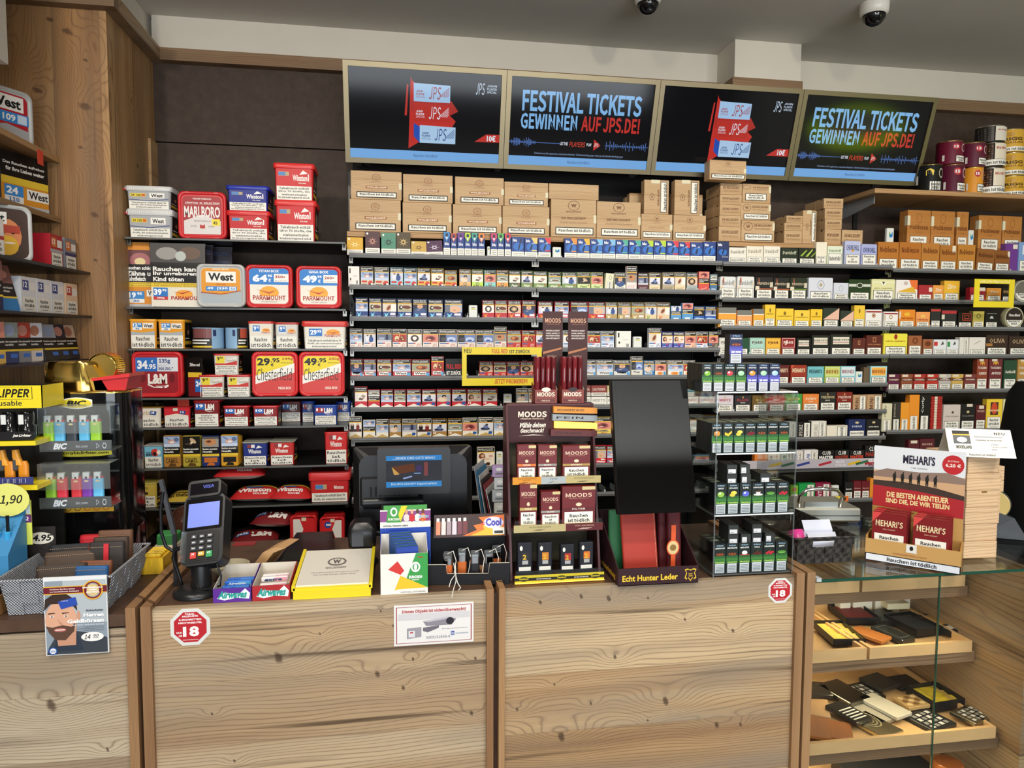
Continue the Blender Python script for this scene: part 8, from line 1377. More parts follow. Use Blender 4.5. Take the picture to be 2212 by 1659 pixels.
m = MB(); m.hexa([(.035,.03,hb+.004),(.115,.03,hb+.004),(.115,.14,hb+.004),(.035,.14,hb+.004),(.03,.03,hb+.035),(.125,.03,hb+.047),(.125,.14,hb+.047),(.03,.14,hb+.035)],'b8262c','plastic'); m.hexa([(.028,.025,hb+.03),(.128,.025,hb+.042),(.128,.145,hb+.042),(.028,.145,hb+.03),(.028,.025,hb+.038),(.128,.025,hb+.052),(.128,.145,hb+.052),(.028,.145,hb+.038)],'c92e32','plastic'); m.build('red_fork',t)
def logo(f,tx='BIC',l=1,bg='e3cf3a'):
    f.poly([(.5+.46*cos(a)**1 if abs(cos(a)) < .8 else .5+.46*math.copysign(1,cos(a))*.94,.5+.46*sin(a)) for a in [2*pi*i/20 for i in range(20)]],'e9e6da',l); f.poly([(.5+.41*cos(a),.5+.38*sin(a)) for a in [2*pi*i/20 for i in range(20)]],bg,l+1); f.text(tx,.22,.28,.78,.72,'1a1a1a',l+2,.05,.25)
m = MB(); zc = hb-.042; f = m.fr(-.05,.045,zc-.005,zc+.03,-.0008,'foil'); logo(f,'BiC'); g = m.fr(-.075,-.052,zc-.003,zc+.031,-.0008,'foil'); g.ell(.5,.78,.25,.2,'e3cf3a',1); g.ell(.5,.78,.16,.13,'222',2); g.poly([(.3,.6),(.7,.6),(.8,.05),(.55,.05),(.5,.3),(.45,.05),(.2,.05)],'e3dcc0',1)
m.build('round_logo',t); m = MB(); zz = PY(170,988,2.11)[1]-ZL; f = m.fr(-.08,.085,zz,zz+.021,-.0008,'foil'); f.poly([(.5+.5*math.copysign(min(1,abs(cos(a))*1.15),cos(a)),.5+.5*sin(a)) for a in [2*pi*i/24 for i in range(24)]],'d9cf3a',1); f.text('www.mybiclighter.com',.05,.25,.95,.75,'1a1a1a',2,.03)
m.build('address_badge',t); m = MB(); zz = PY(170,1108,2.11)[1]-ZL; f = m.fr(-.08,.085,zz,zz+.022,-.0008,'foil'); f.rect(0,0,1,1,'d9a82c',1); f.text('ISO 9994',.03,.3,.2,.7,'222',2,.02)
for i in range(5): f.ring(.28+.15*i,.5,.05,.36,.2,('222','222','c8442c','c8442c','c8442c')[i],2,12)
m.build('warning_label',t); tag(t,'tall black lighter tower crowned by a giant gold lighter top','display tower')
def clear_box(v0,v1,vl,lab):
    y = 2.045; x0,x1,z0,z1 = RC(85,v0,240,v1,y); w_ = (x1-x0)/2; h_ = z1-z0; hl = PY(160,vl,y)[1]-z0; t = thing('clear_lighter_tray',((x0+x1)/2,y,z0)); m = MB()
    m.box(-w_,w_,0,.07,0,.004,'1c2026','clearw'); m.box(-w_,w_,0,.0015,.004,hl,'3a4250','clearw'); m.box(-w_+.002,w_-.002,.002,.0035,.001,hl*.98,'27303a','plastic'); f = m.fr(-w_,w_,0,hl,-.0003,'foil'); f.text('BiC',.18,.2,.38,.8,'c9d0d8',2,.05,.3); f.text('bic.com',.5,.35,.66,.6,'c9d0d8',2); f.ring(.8,.5,.03,.3,.25,'c9d0d8',2,3); f.ring(.9,.5,.03,.3,.25,'c9d0d8',2,6); m.build('tray',t)
    m = MB(); m.box(-w_*1.02,w_*1.0,-.004,-.003,hl*1.7,h_,mt='clearw'); m.box(-w_*1.02,w_,-.004,.06,h_,h_+.0012,mt='clearw')
    for s in (-1,1): m.box(s*w_-.0006,s*w_+.0006,-.003,.06,0,h_,mt='clear')
    m.build('clear_hood',t); tag(t,lab,'lighter tray','clear trays on the lighter tower'); return (x0+x1)/2,y,z0,w_
def bic(x,y,z,col,lab,h=.093):
    t = thing('lighter',(x,y,z)); m = MB(); m.loft([[(a,b,q) for a,b in rr(.0275,.0135,.006,5)] for q in (0,h*.8)],col,'plastic'); f = m.fr(-.006,.006,h*.70,h*.76,-.007,'foil'); f.ell(.5,.5,.5,.5,'e3cfa0',1); m.build('body',t)
    m = MB(); m.loft([[(a-.002,b,q) for a,b in rr(.0185,.0132,.005,4)] for q in (h*.8,h*.98)],'dfe2e4','plastic'); m.box(-.004,.002,-.0066,-.006,h*.78,h*.86,'33363a'); m.build('metal_hood',t)
    m = MB(); m.box(.004,.0125,-.005,.005,h*.8,h*.86,'c0302c','plastic'); m.lathe([(.0045,-.004),(.0045,.004)],(.005,0,h*.9),'8a8d90','metal',12,'y'); m.build('spark_wheel',t); tag(t,lab,'lighter','plastic lighters on the tower')
X,Y,Z,W2 = clear_box(878,975,952,'upper clear tray of upright lighters on the tower')
for i,(u,c,n) in enumerate(((105,'9acc3a','lime green'),(129,'5fb4e0','sky blue'),(155,'3a4048','charcoal'),(182,'5fb4e0','sky blue'),(207,'9acc3a','lime green'))): bic(PY(u,920,Y+.012)[0],Y+.013,Z+.0045,c,f'{n} lighter in the upper clear tray, {ORD[i]} from left')
X,Y,Z,W2 = clear_box(1002,1098,1074,'lower clear tray of upright lighters on the tower')
for i,(u,c,n) in enumerate(((110,'8fc63a','lime green'),(135,'d3384a','red'),(166,'d33842','second red'),(189,'7a3fa8','purple'),(213,'6ac0ec','sky blue'))): bic(PY(u,1050,Y+.012)[0],Y+.013,Z+.0045,c,f'{n} lighter in the lower clear tray, {ORD[i]} from left')
# ---- yellow lighter stand at the left edge
t = thing('lighter_stand',(PY(40,1000,1.98)[0],1.98,ZL)); X = t.location.x; m = MB(); L_ = lambda u: PY(u,1000,1.98)[0]-X; Z_l = lambda v: PY(40,v,1.98)[1]-ZL; YC = 'e3cf2a'
m.box(L_(-60),L_(96),.0,.004,Z_l(882),Z_l(833),YC,'plastic'); m.box(L_(95),L_(96),.0,.12,Z_l(882),Z_l(833),YC,'plastic'); m.box(L_(-60),L_(90),.11,.12,0,Z_l(835),'1a1a18','plastic'); f = m.fr(L_(-60),L_(96),Z_l(882),Z_l(833),-.0002,'foil'); f.text('CLIPPER',.3,.48,.83,.86,'1a1a1a',2,.02,.25); f.frame(.22,.4,.87,.94,.008,'1a1a1a',1); f.text('reusable',.3,.12,.72,.34,'333',2,.01)
for v0,v1 in ((952,962),(1048,1058)): m.box(L_(-60),L_(82),-.008,.11,Z_l(v1),Z_l(v0),YC,'plastic')
m.box(L_(-60),L_(78),-.005,-.003,Z_l(950),Z_l(932),'1b1a1c','foil'); f = m.fr(L_(-60),L_(78),Z_l(950),Z_l(932),-.0052,'foil'); f.text('Jet-Lighter',.66,.3,.96,.7,'e9e6e0',1,.04,.3); m.box(L_(-60),L_(72),-.005,-.003,Z_l(1046),Z_l(1030),'3a3f78','foil'); f = m.fr(L_(-60),L_(72),Z_l(1046),Z_l(1030),-.0052,'foil')
for i in range(4): f.frame(.5+.1*i,.2,.58+.1*i,.8,.008,'c9cce0',1)
m.build('frame',t); tag(t,'yellow lighter stand cut by the left edge','display stand')
for i,u in enumerate((16,54)):
    t2 = thing('jet_lighter',(PY(u,930,2.0)[0],2.012,ZL+Z_l(948)+.0005)); m = MB(); m.lathe([(.021,0),(.021,.03),(.016,.034),(.017,.06),(.015,.066)],col='111214',mt='gloss',n=20); m.build('body',t2); m = MB(); m.box(-.012,.0,-.018,-.015,.035,.06,'d9dcdc','plastic'); m.build('white_print',t2); tag(t2,('left','right')[i]+' of two round black jet lighters on the yellow stand','lighter','jet lighters on the yellow stand')
for i,u in enumerate((14,44)):
    t2 = thing('angled_lighter',(PY(u,1030,2.0)[0],2.01,ZL+Z_l(1046)+.0005),0); m = MB(); m.loft([[(a+dx,b,q) for a,b in rr(.024,.014,.006,4)] for dx,q in ((.004,0),(.004,.045),(0,.055))],'d98a22','plastic'); m.build('body',t2); m = MB(); m.loft([[(a+dx,b,q) for a,b in rr(w_,.015,.005,4)] for dx,w_,q in ((-.004,.02,.045),(-.012,.018,.065),(-.014,.014,.085))],'33363a' if 0 else 'e8a23a','plastic'); m.box(-.02,-.008,-.0078,.0078,.03,.062,'4a4d50','plastic',.003); m.build('trigger_head',t2); tag(t2,('left','right')[i]+' of two orange and grey angled lighters','lighter','angled lighters on the yellow stand')
# ---- mini barbecue lighter display, price signs, book crate
t = thing('stick_lighter_display',(PY(66,1090,1.95)[0]-.062,1.86,ZL+.0755)); m = MB(); m.hexa([(-.07,0,0),(.05,0,0),(.05,.09,0),(-.07,.09,0),(-.07,0,.05),(.05,0,.05),(.05,.09,.14),(-.07,.09,.14)],'3f86b8','foil'); m.box(-.07,.062,.092,.094,.05,.165,'cfd65a','foil'); f = m.fr(-.07,.062,.05,.165,.0918,'foil'); f.rect(0,.5,1,.68,'6a2f6a',1); f.text('MINI BBQ',.5,.54,.95,.64,'f0e6f0',2,.04); f.rect(.72,.7,.98,.95,'cfe0e6',1); m.build('carton',t)
for i in range(4): m = MB(); m.box(-.04+.022*i,-.026+.022*i,.03,.046,.05,.1,'3aa0d8','plastic',.003); m.box(-.036+.022*i,-.03+.022*i,.036,.041,.1,.14,'3d4248','metal'); m.build('stick_lighter',t)
tag(t,'blue and yellow carton of small barbecue stick lighters','display box')
m = MB(); x,z = PY(24,1080,1.93); m.prism([(.052*cos(a),.042*sin(a)) for a in [2*pi*i/24 for i in range(24)]],(x-.01,1.93,z),(1,0,0),(0,0,1),.002,'dfe07a','foil'); m.box(x-.02,x-.01,1.9325,1.936,ZL+.02,z-.05,'dfe07a','foil'); f = m.fr(x-.06,x+.04,z-.04,z+.04,1.9298); f.text('1,90',.34,.32,.86,.66,'1a1a1a',1,.01,.25); tag(m.build('price_sign'),'pale yellow round price sign with handwritten 1,90','price sign','handwritten price signs')
m = MB(); x0,x1,z0,z1 = RC(54,1138,120,1178,1.99); m.box(x0,x1,1.99,1.993,z0-.03,z1,'2b2725','foil'); m.box(x0+.02,x0+.03,1.9935,1.996,ZL+.0005,z0,'2b2725'); f = m.fr(x0,x1,z0-.03,z1,1.99,'foil'); f.ell(.5,.62,.44,.2,'dcd6c8',1,20); f.text('4.95',.24,.52,.88,.74,'1a1a1a',2,.03,.2); tag(m.build('price_sign'),'dark price sign with oval reading 4.95 beside the notebooks','price sign','handwritten price signs')
t = thing('cardboard_crate',(-1.02,1.80,ZL)); m = MB(); m.box(-.1,.085,0,.26,0,.003,'a87a48'); m.box(-.1,.085,0,.003,.003,.045,'a87a48'); m.hexa([(.082,.003,.003),(.085,.003,.003),(.085,.26,.003),(.082,.26,.003),(.082,.003,.045),(.085,.003,.045),(.085,.26,.06),(.082,.26,.06)],'a87a48'); m.build('carton',t); tag(t,'brown cardboard crate of slim cases at the left edge','crate')
for i in range(15): m = MB(); m.box(-.075,.072,0,.006,0,.070,('2b2a2c','8a8a88','5a5046','4a3a34','b9b5aa','7a4a2a','26282c')[i % 7],('leather','plastic')[i % 2],.001); tag(m.build('slim_case',None,(-1.03,1.815+.0155*i,ZL+.008),0,-.35),f'slim upright case in the cardboard crate, {ORD[i]} from front','case','slim cases in the crate')
# ---- shelves along the left wall with goods
def PXs(u,v,X): return PX(u,v,X)
for i,(u,v,nm,lab,wd) in enumerate(((127,340,'wooden_shelf','top wooden shelf on the left wall carrying two large tubs',1),(130,470,'wooden_shelf','dark wooden shelf on the left wall under the pouches',1),(193,588,'glass_shelf','dark glass shelf on the left wall under the leaning tub',0),(197,682,'glass_shelf','dark glass shelf on the left wall under the small cartons',0),(190,775,'glass_shelf','dark glass shelf on the left wall under the soft pouches',0),(190,860,'glass_shelf','lowest dark glass shelf on the left wall',0))):
    xe = PY(u,v,YP-.01)[0]; zz = PY(u,v,YP-.01)[1]; m = MB(); m.box(-1.499,xe,.9,YP-.002,zz-(.02 if wd else .009),zz,'15171a','shelfwood' if wd == 1 and i == 0 else ('plastic' if not wd else 'oldpine_side')); tag(m.build(nm),lab,'shelf','shelves on the left wall')
def sidepos(u,v,X): y,z = PX(u,v,X); return y,z
zz0 = PY(127,340,YP-.01)[1]; xe0 = PY(127,340,YP-.01)[0]
wl = lambda g: ('b5242c',[('p',[(.02,.03),(.98,.03),(.98,.25),(.5,.33),(.02,.2)],'a9a9ab'),('r',.12,.62,.88,.93,'f2efe8'),('t','West',.18,.67,.82,.88,'161616',.035),('r',.02,.36,.98,.58,'3b8bd4'),('t',g,.08,.4,.7,.54,'fff',.03),('r',.74,.38,.94,.56,'cfe0f2')])
def sidetub(x,y,z,s,rz,art,lab,rim='b9bab8',lean=0): m = lidface(s,s,rim,art,.1,1,r=.026); return tag(m.build('tobacco_tub',None,(x,y,z+.001),rz,lean),lab,'tobacco tub','goods on the left wall shelves')
sidetub(-1.33,2.50,zz0,.20,radians(58),wl('48  190'),'clear-rimmed red tub with blue price band on the top left shelf, nearer one'); sidetub(-1.33,2.74,zz0,.19,radians(60),wl('31  109'),'clear-rimmed red tub behind its twin on the top left shelf')
zz2 = PY(193,588,YP-.01)[1]
sidetub(-1.27,2.55,zz2,.185,radians(45),('b5242c',[('r',.4,0,1,1,'4a3a34'),('e',.62,.45,.26,.34,'d98a5a'),('r',.02,.0,.45,1,'b5242c'),('e',.62,.25,.2,.2,'e0b03a'),('r',.3,.5,.85,.66,'b84a3a'),('r',.06,.68,.62,.92,'f2efe8'),('t','West',.1,.72,.58,.88,'161616',.03),('r',.18,.44,.5,.6,'efece4'),('t','28',.2,.47,.46,.58,'1a1a1a',.02),('r',.22,.26,.54,.42,'efe9c8'),('t','120',.25,.29,.5,.4,'1a1a1a',.02),('e',.55,.5,.03,.012,'1a1a1a'),('e',.72,.5,.03,.012,'1a1a1a'),('e',.66,.3,.1,.02,'f0e0d0')]),'leaning clear-lidded tub with painted face on the left wall')
def faced(m_,x,y,z,rz,lab,name='tobacco_carton',cat='tobacco carton',lean=0): return tag(m_.build(name,None,(x,y,z),rz,lean),lab,cat,'goods on the left wall shelves')
q90 = radians(90); zp = PY(130,470,YP-.01)[1]
for i,(y,c1,pr,lab) in enumerate(((2.42,'a32028','22','black and red pouch at the left edge, second left wall shelf'),(2.78,'d9922c','24','black and orange pouch priced 24,95 on the left wall'))): m = pouch(.20,.19,[('r',0,.0,1,.42,c1),('r',0,.5,1,1,'15120f'),('t','Das Rauchen aufgeben',.05,.76,.92,.83,'f2f0ea',.03),('t','für Ihre Lieben weiter',.1,.66,.92,.73,'f2f0ea',.03),('r',0,.42,1,.55,'e6c33a'),('r',.06,.1,.45,.4,'3b8bd4'),('t',pr,.1,.24,.34,.37,'fff',.04),('r',.06,.08,.45,.2,'eceae4'),('t','110',.14,.1,.36,.18,'2f6fb0',.02),('r',.52,.18,1,.38,'f1efe8'),('t','West',.56,.21,.98,.35,'161616',.03),('r',0,0,1,.07,'b9babc')],'15110f',.05); faced(m,-1.30,y,zp+.001,radians(70),lab,'tobacco_pouch','tobacco pouch')
m = MB(); m.box(-.02,.02,0,.001,-.05,0,'e0503c','matte'); y1,z1 = PX(87,325,xe0+.002); tag(m.build('paper_tag',None,(xe0+.002,y1,z1),q90),'coral red paper tag hanging from the top left shelf','price tag')
def carton(w_,h_,c,c2,pr,pc,bw=1): return cigar(w_,h_,c,'','fff',[('r',0,.45,1,.55,c2),('r',.1,.62,.5,.9,pc),('t',pr,.14,.7,.4,.86,'fff',.03),('r',.55,.62,.95,.85,'efece6')],lines=2,wb=.44,border=0,d=.06)
for i,(y,z,c,c2,pr,pc,lab) in enumerate(((2.38,zz2,'e9e4de','b8302c','12','b8302c','white carton with red price tag by the leaning tub'),(2.765,zz2,'b02430','a9a9ab','12','d9742c','red carton with yellow price tag right of the leaning tub'),(2.875,zz2,'7d7f86','2a2f6a','12','d9742c','grey carton at the pillar on the third left wall shelf'))): faced(carton(.09,.115,c,c2,pr,pc),-1.20,y,z+.001,q90,lab)
z3 = PY(197,682,YP-.01)[1]
for i,(y,c,pr,pc,lab) in enumerate(((2.56,'dfe0e4','12','27408a','white carton half hidden by the soft packs, fourth left wall shelf'),(2.66,'e3e4e8','12','27408a','white carton with blue price tag, left of two'),(2.76,'dcdde2','12','27408a','white carton with blue price tag, right of two'),(2.87,'e9c9a8','12','b8302c','cream carton with red price tag next to the pillar'))): faced(carton(.095,.115,c,c,pr,pc),-1.20,y,z3+.001,q90,lab)
for i,(y,c,lab,ln) in enumerate(((2.35,'1d2746','dark blue soft pouch, front of the fourth left wall shelf',0),(2.45,'2f7ab8','blue pouch leaning sideways on the fourth left wall shelf',.25))): m = pouch(.085,.15,[('r',0,.6,1,1,'8a5a50'),('e',.5,.8,.3,.1,'c98a7a'),('r',0,.3,1,.6,'15120f'),('t','Rauchen kann',.08,.48,.9,.53,'f2f0ea',.02),('t','Kind töten',.08,.4,.7,.45,'f2f0ea',.02),('r',0,.27,1,.31,'e6c33a')],c,.02); faced(m,-1.20,y,z3+.001,radians(80),lab,'tobacco_pouch','tobacco pouch',-ln)
z4 = PY(190,775,YP-.01)[1]
for i in range(9):
    y = 2.22+.078*i+(.05 if i > 5 else 0); c = ('2f4a34','c9b8a8','d9b05a','33406a','8a8a90','e0d8d0','2a2624','33302e','2a2830')[i]; m = pouch(.078,.13,[('r',0,.62,1,1,PICS['aihgbekcd'[i]][1]),('e',.5,.8,.3,.14,('9aa8c8','c98a7a','b97a60')[i % 3]),('r',0,.32,1,.62,'15120f'),('t','Rauchen verursacht',.06,.5,.95,.55,'f2f0ea',.02),('t','Herzanfälle',.06,.42,.7,.47,'f2f0ea',.02),('r',0,.28,1,.33,'e6c33a'),('r',.5,.12,.9,.22,'3b6fc0')],c,.02)
    faced(m,-1.21,y,z4+.001,radians(80),f'soft tobacco pouch on the fifth left wall shelf, {ORD[i]} from the viewer','tobacco_pouch','tobacco pouch',-(.2 if i > 5 else .02))
z5 = PY(190,860,YP-.01)[1]
for i in range(6): m = MB(); m.hexa([(-.05,0,0),(.05,0,0),(.045,.08,0),(-.045,.08,0),(-.048,.0,.03),(.048,0,.03),(.03,.07,.05),(-.03,.07,.045)],('9a9c9e','d8743a','7d7f86','b9babc','4a4a52','a8aab0')[i],'foil'); faced(m,-1.25,2.1+.15*i,z5+.001,q90,f'crumpled small pouch on the lowest left wall shelf, {ORD[i]} from the viewer','tobacco_pouch','tobacco pouch')
# ---- black basket with papers, behind: metal case
basket('black_basket',1.14,1.315,1.875,2.2,CZ-.003,.078,'blackweave','black woven basket with folded papers on the glass counter',.012,notch=1)
for i,(dx,dz,lab) in enumerate(((0,.0,'pale folded paper lying in the black basket'),(.0,.03,'second folded paper sticking up from the black basket'))): m = MB(); m.hexa([(-.045,0,0),(.045,0,.0),(.052,.03,.022),(-.038,.03,.022),(-.045,.0,.0012),(.045,0,.0012),(.052,.03,.0232),(-.038,.03,.0232)],'cdd2e2','matte'); m.box(-.045,.045,-.001,.0,-.02,0,'cdd2e2','matte'); tag(m.build('folded_paper',None,(1.245+dx,1.90+.03*i,CZ+.05+dz),-.05),lab,'paper','papers in the black basket')
m = MB(); m.lathe([(.024,0),(.024,.03),(.022,.031)],col='d03a8a',mt='plastic',n=24); tag(m.build('pink_marker_cap',None,(1.165,1.91,CZ+.055),0,-.5),'pink round cap poking out of the black basket','cap')
m = MB(); m.lathe([(.035,0),(.035,.05),(.033,.055),(.0,.056)],col='cfd2d0',mt='metal',n=24); tag(m.build('metal_tin',None,(1.18,2.13,CZ+.002)),'round silver tin at the back of the black basket','tin')
t = thing('metal_case',(1.50,2.30,.936),radians(-8)); m = MB(); m.box(-.14,.14,0,.2,0,.05,'c9ccc4','brushed',.006); m.box(-.142,.142,-.002,.202,.022,.026,'8a8d88','metal'); m.build('shell',t)
m = MB(); m.tube([(-.075,.0+.03,.05),(-.078,.02,.09),(-.055,.015,.115),(0,.01,.12),(.055,.015,.115),(.078,.02,.09),(.075,.03,.05)],.007,'d9dcdc','chrome',10); m.box(-.06,.06,.015,.025,.05,.07,'c9ccc8','metal'); m.build('handle',t); tag(t,'silver metal case with arched chrome handle behind the basket','case')
for i in range(4): a = RC(1805+28*i,1098,1829+28*i,1107,2.75); m = MB(); m.box(-.022,.022,0,.05,0,.03,'2a2420','foil'); f = m.fr(-.022,.022,0,.03,-.0003,'foil'); f.text('Mumtix',.1,.35,.9,.75,'e9e2d0',1,.02); f.rect(0,0,1,.2,'d8742c',1); tag(m.build('small_box',None,((a[0]+a[1])/2,YS+.01,ZR[8]-.13)),f'small dark box below the fruit-print rail, {ORD[i]} from left','small box','small dark boxes low on the shelf')
m = MB(); m.box(1.8,2.36,YS,YB-.014,ZR[8]-.14,ZR[8]-.1305,'1a1a1a','plastic'); tag(m.build('wall_shelf'),'bottom dark shelf board low behind the metal case','shelf')
# ---- promotional box at the right, turned
t = thing('promotion_stand',(*PZ(1968,1226,.932),.9335),radians(-44)); sc_ = .12; m = MB(); w = .122; c = 'c49a5c'
m.box(-w,w,.004,.09,0,.038,c); m.box(-w,w,0,.004,.0,.066,c,'leather'); m.box(-w,-w+.004,.004,.09,.002,.075,'b98a4a','leather'); m.box(w-.004,w,.004,.09,.002,.075,'b98a4a','leather')
f = m.fr(-w,w,0,.066,-.0003,'foil'); f.rect(0,0,1,.36,'15161a',1); f.rect(.012,.04,.988,.32,'dfe2ea',2); f.text('Rauchen ist tödlich',.24,.09,.76,.27,'1a1a1a',3,.02); f.text('SCANDINAVIAN TOBACCO GROUP',.3,.45,.66,.52,'8a3a20',2,0); f.rect(.44,.62,.55,.99,'e3e0da',2); f.ell(.495,.82,.02,.1,'222',3); m.build('tray',t)
h = .335; m = MB(); m.box(-w+.003,w-.003,.088,.092,.002,h,'d9dde2','foil'); f = m.fr(-w+.003,w-.003,.0,h,.0878,'foil')
f.rect(0,0,1,.5,'b98f52',1); f.rect(0,.62,1,.78,'c9a27c',1); f.poly([(0,.76),(.15,.8),(.5,.79),(.8,.81),(1,.77),(1,.72),(0,.72)],'8a7468',1.5); f.poly([(0,.5),(1,.5),(1,.62),(.7,.665),(.35,.69),(0,.685)],'3f322c',2); f.poly([(0,.45),(1,.42),(1,.58),(.5,.62),(0,.64)],'a8282e',3)
f.text('MEHARI\'S',.33,.86,.68,.94,'2a2238',3,.03); f.text('THE LEGEND',.42,.82,.6,.832,'5a5a60',3); f.ell(.87,.885,.115,.085,'b8282e',3,24); f.text('20 STÜCK',.81,.91,.93,.925,'f0e6da',4,.01); f.text('6,20 €',.79,.86,.95,.895,'f0e6da',4,.03)
f.text('DIE BESTEN ABENTEUER',.16,.54,.84,.59,'e9d89a',4,.03); f.text('SIND DIE, DIE WIR TEILEN',.15,.48,.85,.53,'e9d89a',4,.03); f.text('FEINES RAUCHERLEBNIS',.18,.405,.48,.425,'7d2a20',3,.01); f.text('AKTIVKOHLEFILTER',.62,.40,.88,.42,'7d2a20',3,.01); f.text('VANILLE AROMA',.4,.345,.62,.365,'7d2a20',3,.01)
for a_,b_ in ((.12,.415),(.57,.41),(.35,.355)): f.ell(a_,b_,.035,.024,'a8322c',3)
for i in range(6): x = .24+.09*i; f.ell(x,.735,.02,.03,'24221f',4); f.ell(x+.008,.77,.008,.01,'2f2a26',4); f.poly([(x-.015,.72),(x+.016,.72),(x+.014,.67),(x+.006,.67),(x,.7),(x-.006,.67),(x-.014,.67)],'2a2622',4)
m.build('back_poster',t); tag(t,'turned promotional stand with desert hikers poster and wood-look tray','display stand')
T0 = t.matrix_basis.copy(); TM = Matrix.Translation(t.location) @ Matrix.Rotation(radians(-44),4,'Z')
for k,x in enumerate((-.062,.045)):
    for j in range(3):
        p = TM @ Vector((x+.003*j,.012+.019*j,.0385)); m = cigar(.09,.108+.002*j,'7d1c20',"MEHARI'S",'ecdcae',[('p',[(0,1),(0,.72),(.28,1)],'d84a48'),('t','RED ORIENT',.32,.53,.68,.56,'d9b89a',.01)],lines=2,wb=.42,tb=.62,tt=.8,d=.016,border=0); tag(m.build('cigarillo_pack',None,p,radians(-44)),f'dark red cigarillo pack in the promotional tray, {("left", "right")[k]} pile, {ORD[j]} from front','cigarillo pack','packs in the promotional tray')
# ---- pale wooden boxes and the tent card
z = .9335; 
for k in range(6):
    a,b = PY(2086+(k % 2),1100,1.86)[0],PY(2156+(k*7 % 5),1100,1.86)[0]; hh = (PY(2120,985,1.86)[1]-.9335)/6; m = MB(); m.box(0,b-a,0,.17,0,hh-.0008,mt='palebox',bev=.001); m.box(.0,b-a,-.0004,.0,hh*.68,hh*.70,'a07a58'); 
    for q in (.15,.5,.8): m.box(b-a-.0045,b-a-.003,-.0006,.0,hh*q,hh*q+.0015,'4a3424')
    if k == 3: m.box((b-a)*.45,(b-a)*.6,-.0014,.0,hh*.86,hh*.94,'b8963a','metal')
    if k == 5: f = Fr(m,(0,0,hh-.0008),(b-a,0,0),(0,.17,0),0,'foil'); f.rect(.1,.02,.95,.14,'e9e4d6',1); f.text('MADURO',.2,.05,.8,.11,'1a1a1a',2,.03)
    tag(m.build('cigar_box',None,(a,1.86,z),.015*((k*3 % 4)-1.5)),f'pale wooden cigar box in the nearer counter stack, {ORD[k]} from bottom','cigar box','pale boxes stacked on the glass counter'); z += hh
ztop = z; z = .9335
for k in range(5):
    a,b = PY(2152,1100,1.99)[0],PY(2190,1100,1.99)[0]; hh = (PY(2170,1014,1.99)[1]-.9335)/5; m = MB(); m.box(0,b-a,0,.15,0,hh-.0008,mt='palebox',bev=.001); m.box(0,b-a,-.0004,0,hh*.68,hh*.70,'a07a58'); tag(m.build('cigar_box',None,(a+.012,2.045,z),.0),f'pale wooden cigar box in the farther counter stack, {ORD[k]} from bottom','cigar box','pale boxes stacked on the glass counter'); z += hh
x0,x1,z0,z1 = RC(2052,925,2168,978,1.86); m = MB(); w = .088; hz_ = .078
m.hexa([(-w,0,0),(w,0,0),(w,.0012,0),(-w,.0012,0),(-w,.05,hz_),(w,.05,hz_),(w,.0512,hz_),(-w,.0512,hz_)],'e6e3da','foil'); m.hexa([(-w,.10,0),(w,.10,0),(w,.1012,0),(-w,.1012,0),(-w,.05,hz_),(w,.05,hz_),(w,.0512,hz_),(-w,.0512,hz_)],'e6e3da','foil'); f = Fr(m,(-w,-.0004,.0004),(2*w,0,0),(0,.05,hz_),0,'foil')
f.rect(.1,.8,.36,.92,'1a1a1a',1); f.rect(.1,.76,.36,.8,'e6b93a',1); f.rect(.1,.46,.36,.76,'55595c',1); f.ell(.23,.6,.08,.1,'e0dcd4',2); f.text('WOODLAND',.12,.28,.36,.4,'2f3a2c',2,.02); f.text('NEU',.74,.8,.9,.89,'2a2a2a',2,.01); f.rect(.42,.7,.86,.74,'9aa0a0',1); f.text('PROBIEREN SIE EIN MUSTER!',.44,.58,.84,.62,'4a4a4a',2,.01)
for k,s_ in enumerate(('SCANNEN','FEEDBACK GEBEN','DANKE')): f.text(s_,.66,.44-.09*k,.66+.012*len(s_)*1.4,.47-.09*k,'4a4a4a',2,.01)
f.rect(.0,.15,1,.155,'888',1); f.text('Rauchen ist tödlich',.3,.05,.7,.12,'4a4a4a',2,.01); tag(m.build('tent_card',None,((x0+x1)/2-.0,1.835,ztop+.0003),radians(-22)),'white folded tent card standing on the pale wooden boxes','tent card')
# ---- tape dispenser and card box at the right edge
t = thing('tape_dispenser',(1.97,2.07,.9335),radians(-30)); m = MB(); m.lathe([(.05,-.018),(.052,-.012),(.052,.012),(.05,.018)],(0,0,.11),'17181a','plastic',28,'y'); m.hexa([(-.04,-.025,0),(.1,-.025,0),(.1,.025,0),(-.04,.025,0),(-.03,-.02,.1),(.06,-.02,.07),(.06,.02,.07),(-.03,.02,.1)],'17181a','plastic'); m.build('body',t); m = MB(); m.lathe([(.042,-.019),(.047,-.02),(.047,.02),(.042,.019)],(0,0,.11),'b9a468','gloss',28,'y'); m.build('tape_roll',t); tag(t,'black tape dispenser with tan roll at the right edge','tape dispenser')
m = MB(); m.hexa([(-.05,0,0),(.08,0,0),(.08,.01,0),(-.05,.01,0),(-.09,.0,.13),(.05,0,.13),(.05,.01,.13),(-.09,.01,.13)],'8c8f8c','plastic'); f = Fr(m,(-.05,-.0004,0),(.13,0,0),(-.04,0,.13),0,'foil'); f.text('ALLTREND',.1,.1,.9,.22,'4a4d4a',1,.02); tag(m.build('grey_folder',None,(2.03,2.22,.935),-.2),'grey lettered folder leaning behind the tape dispenser','folder')
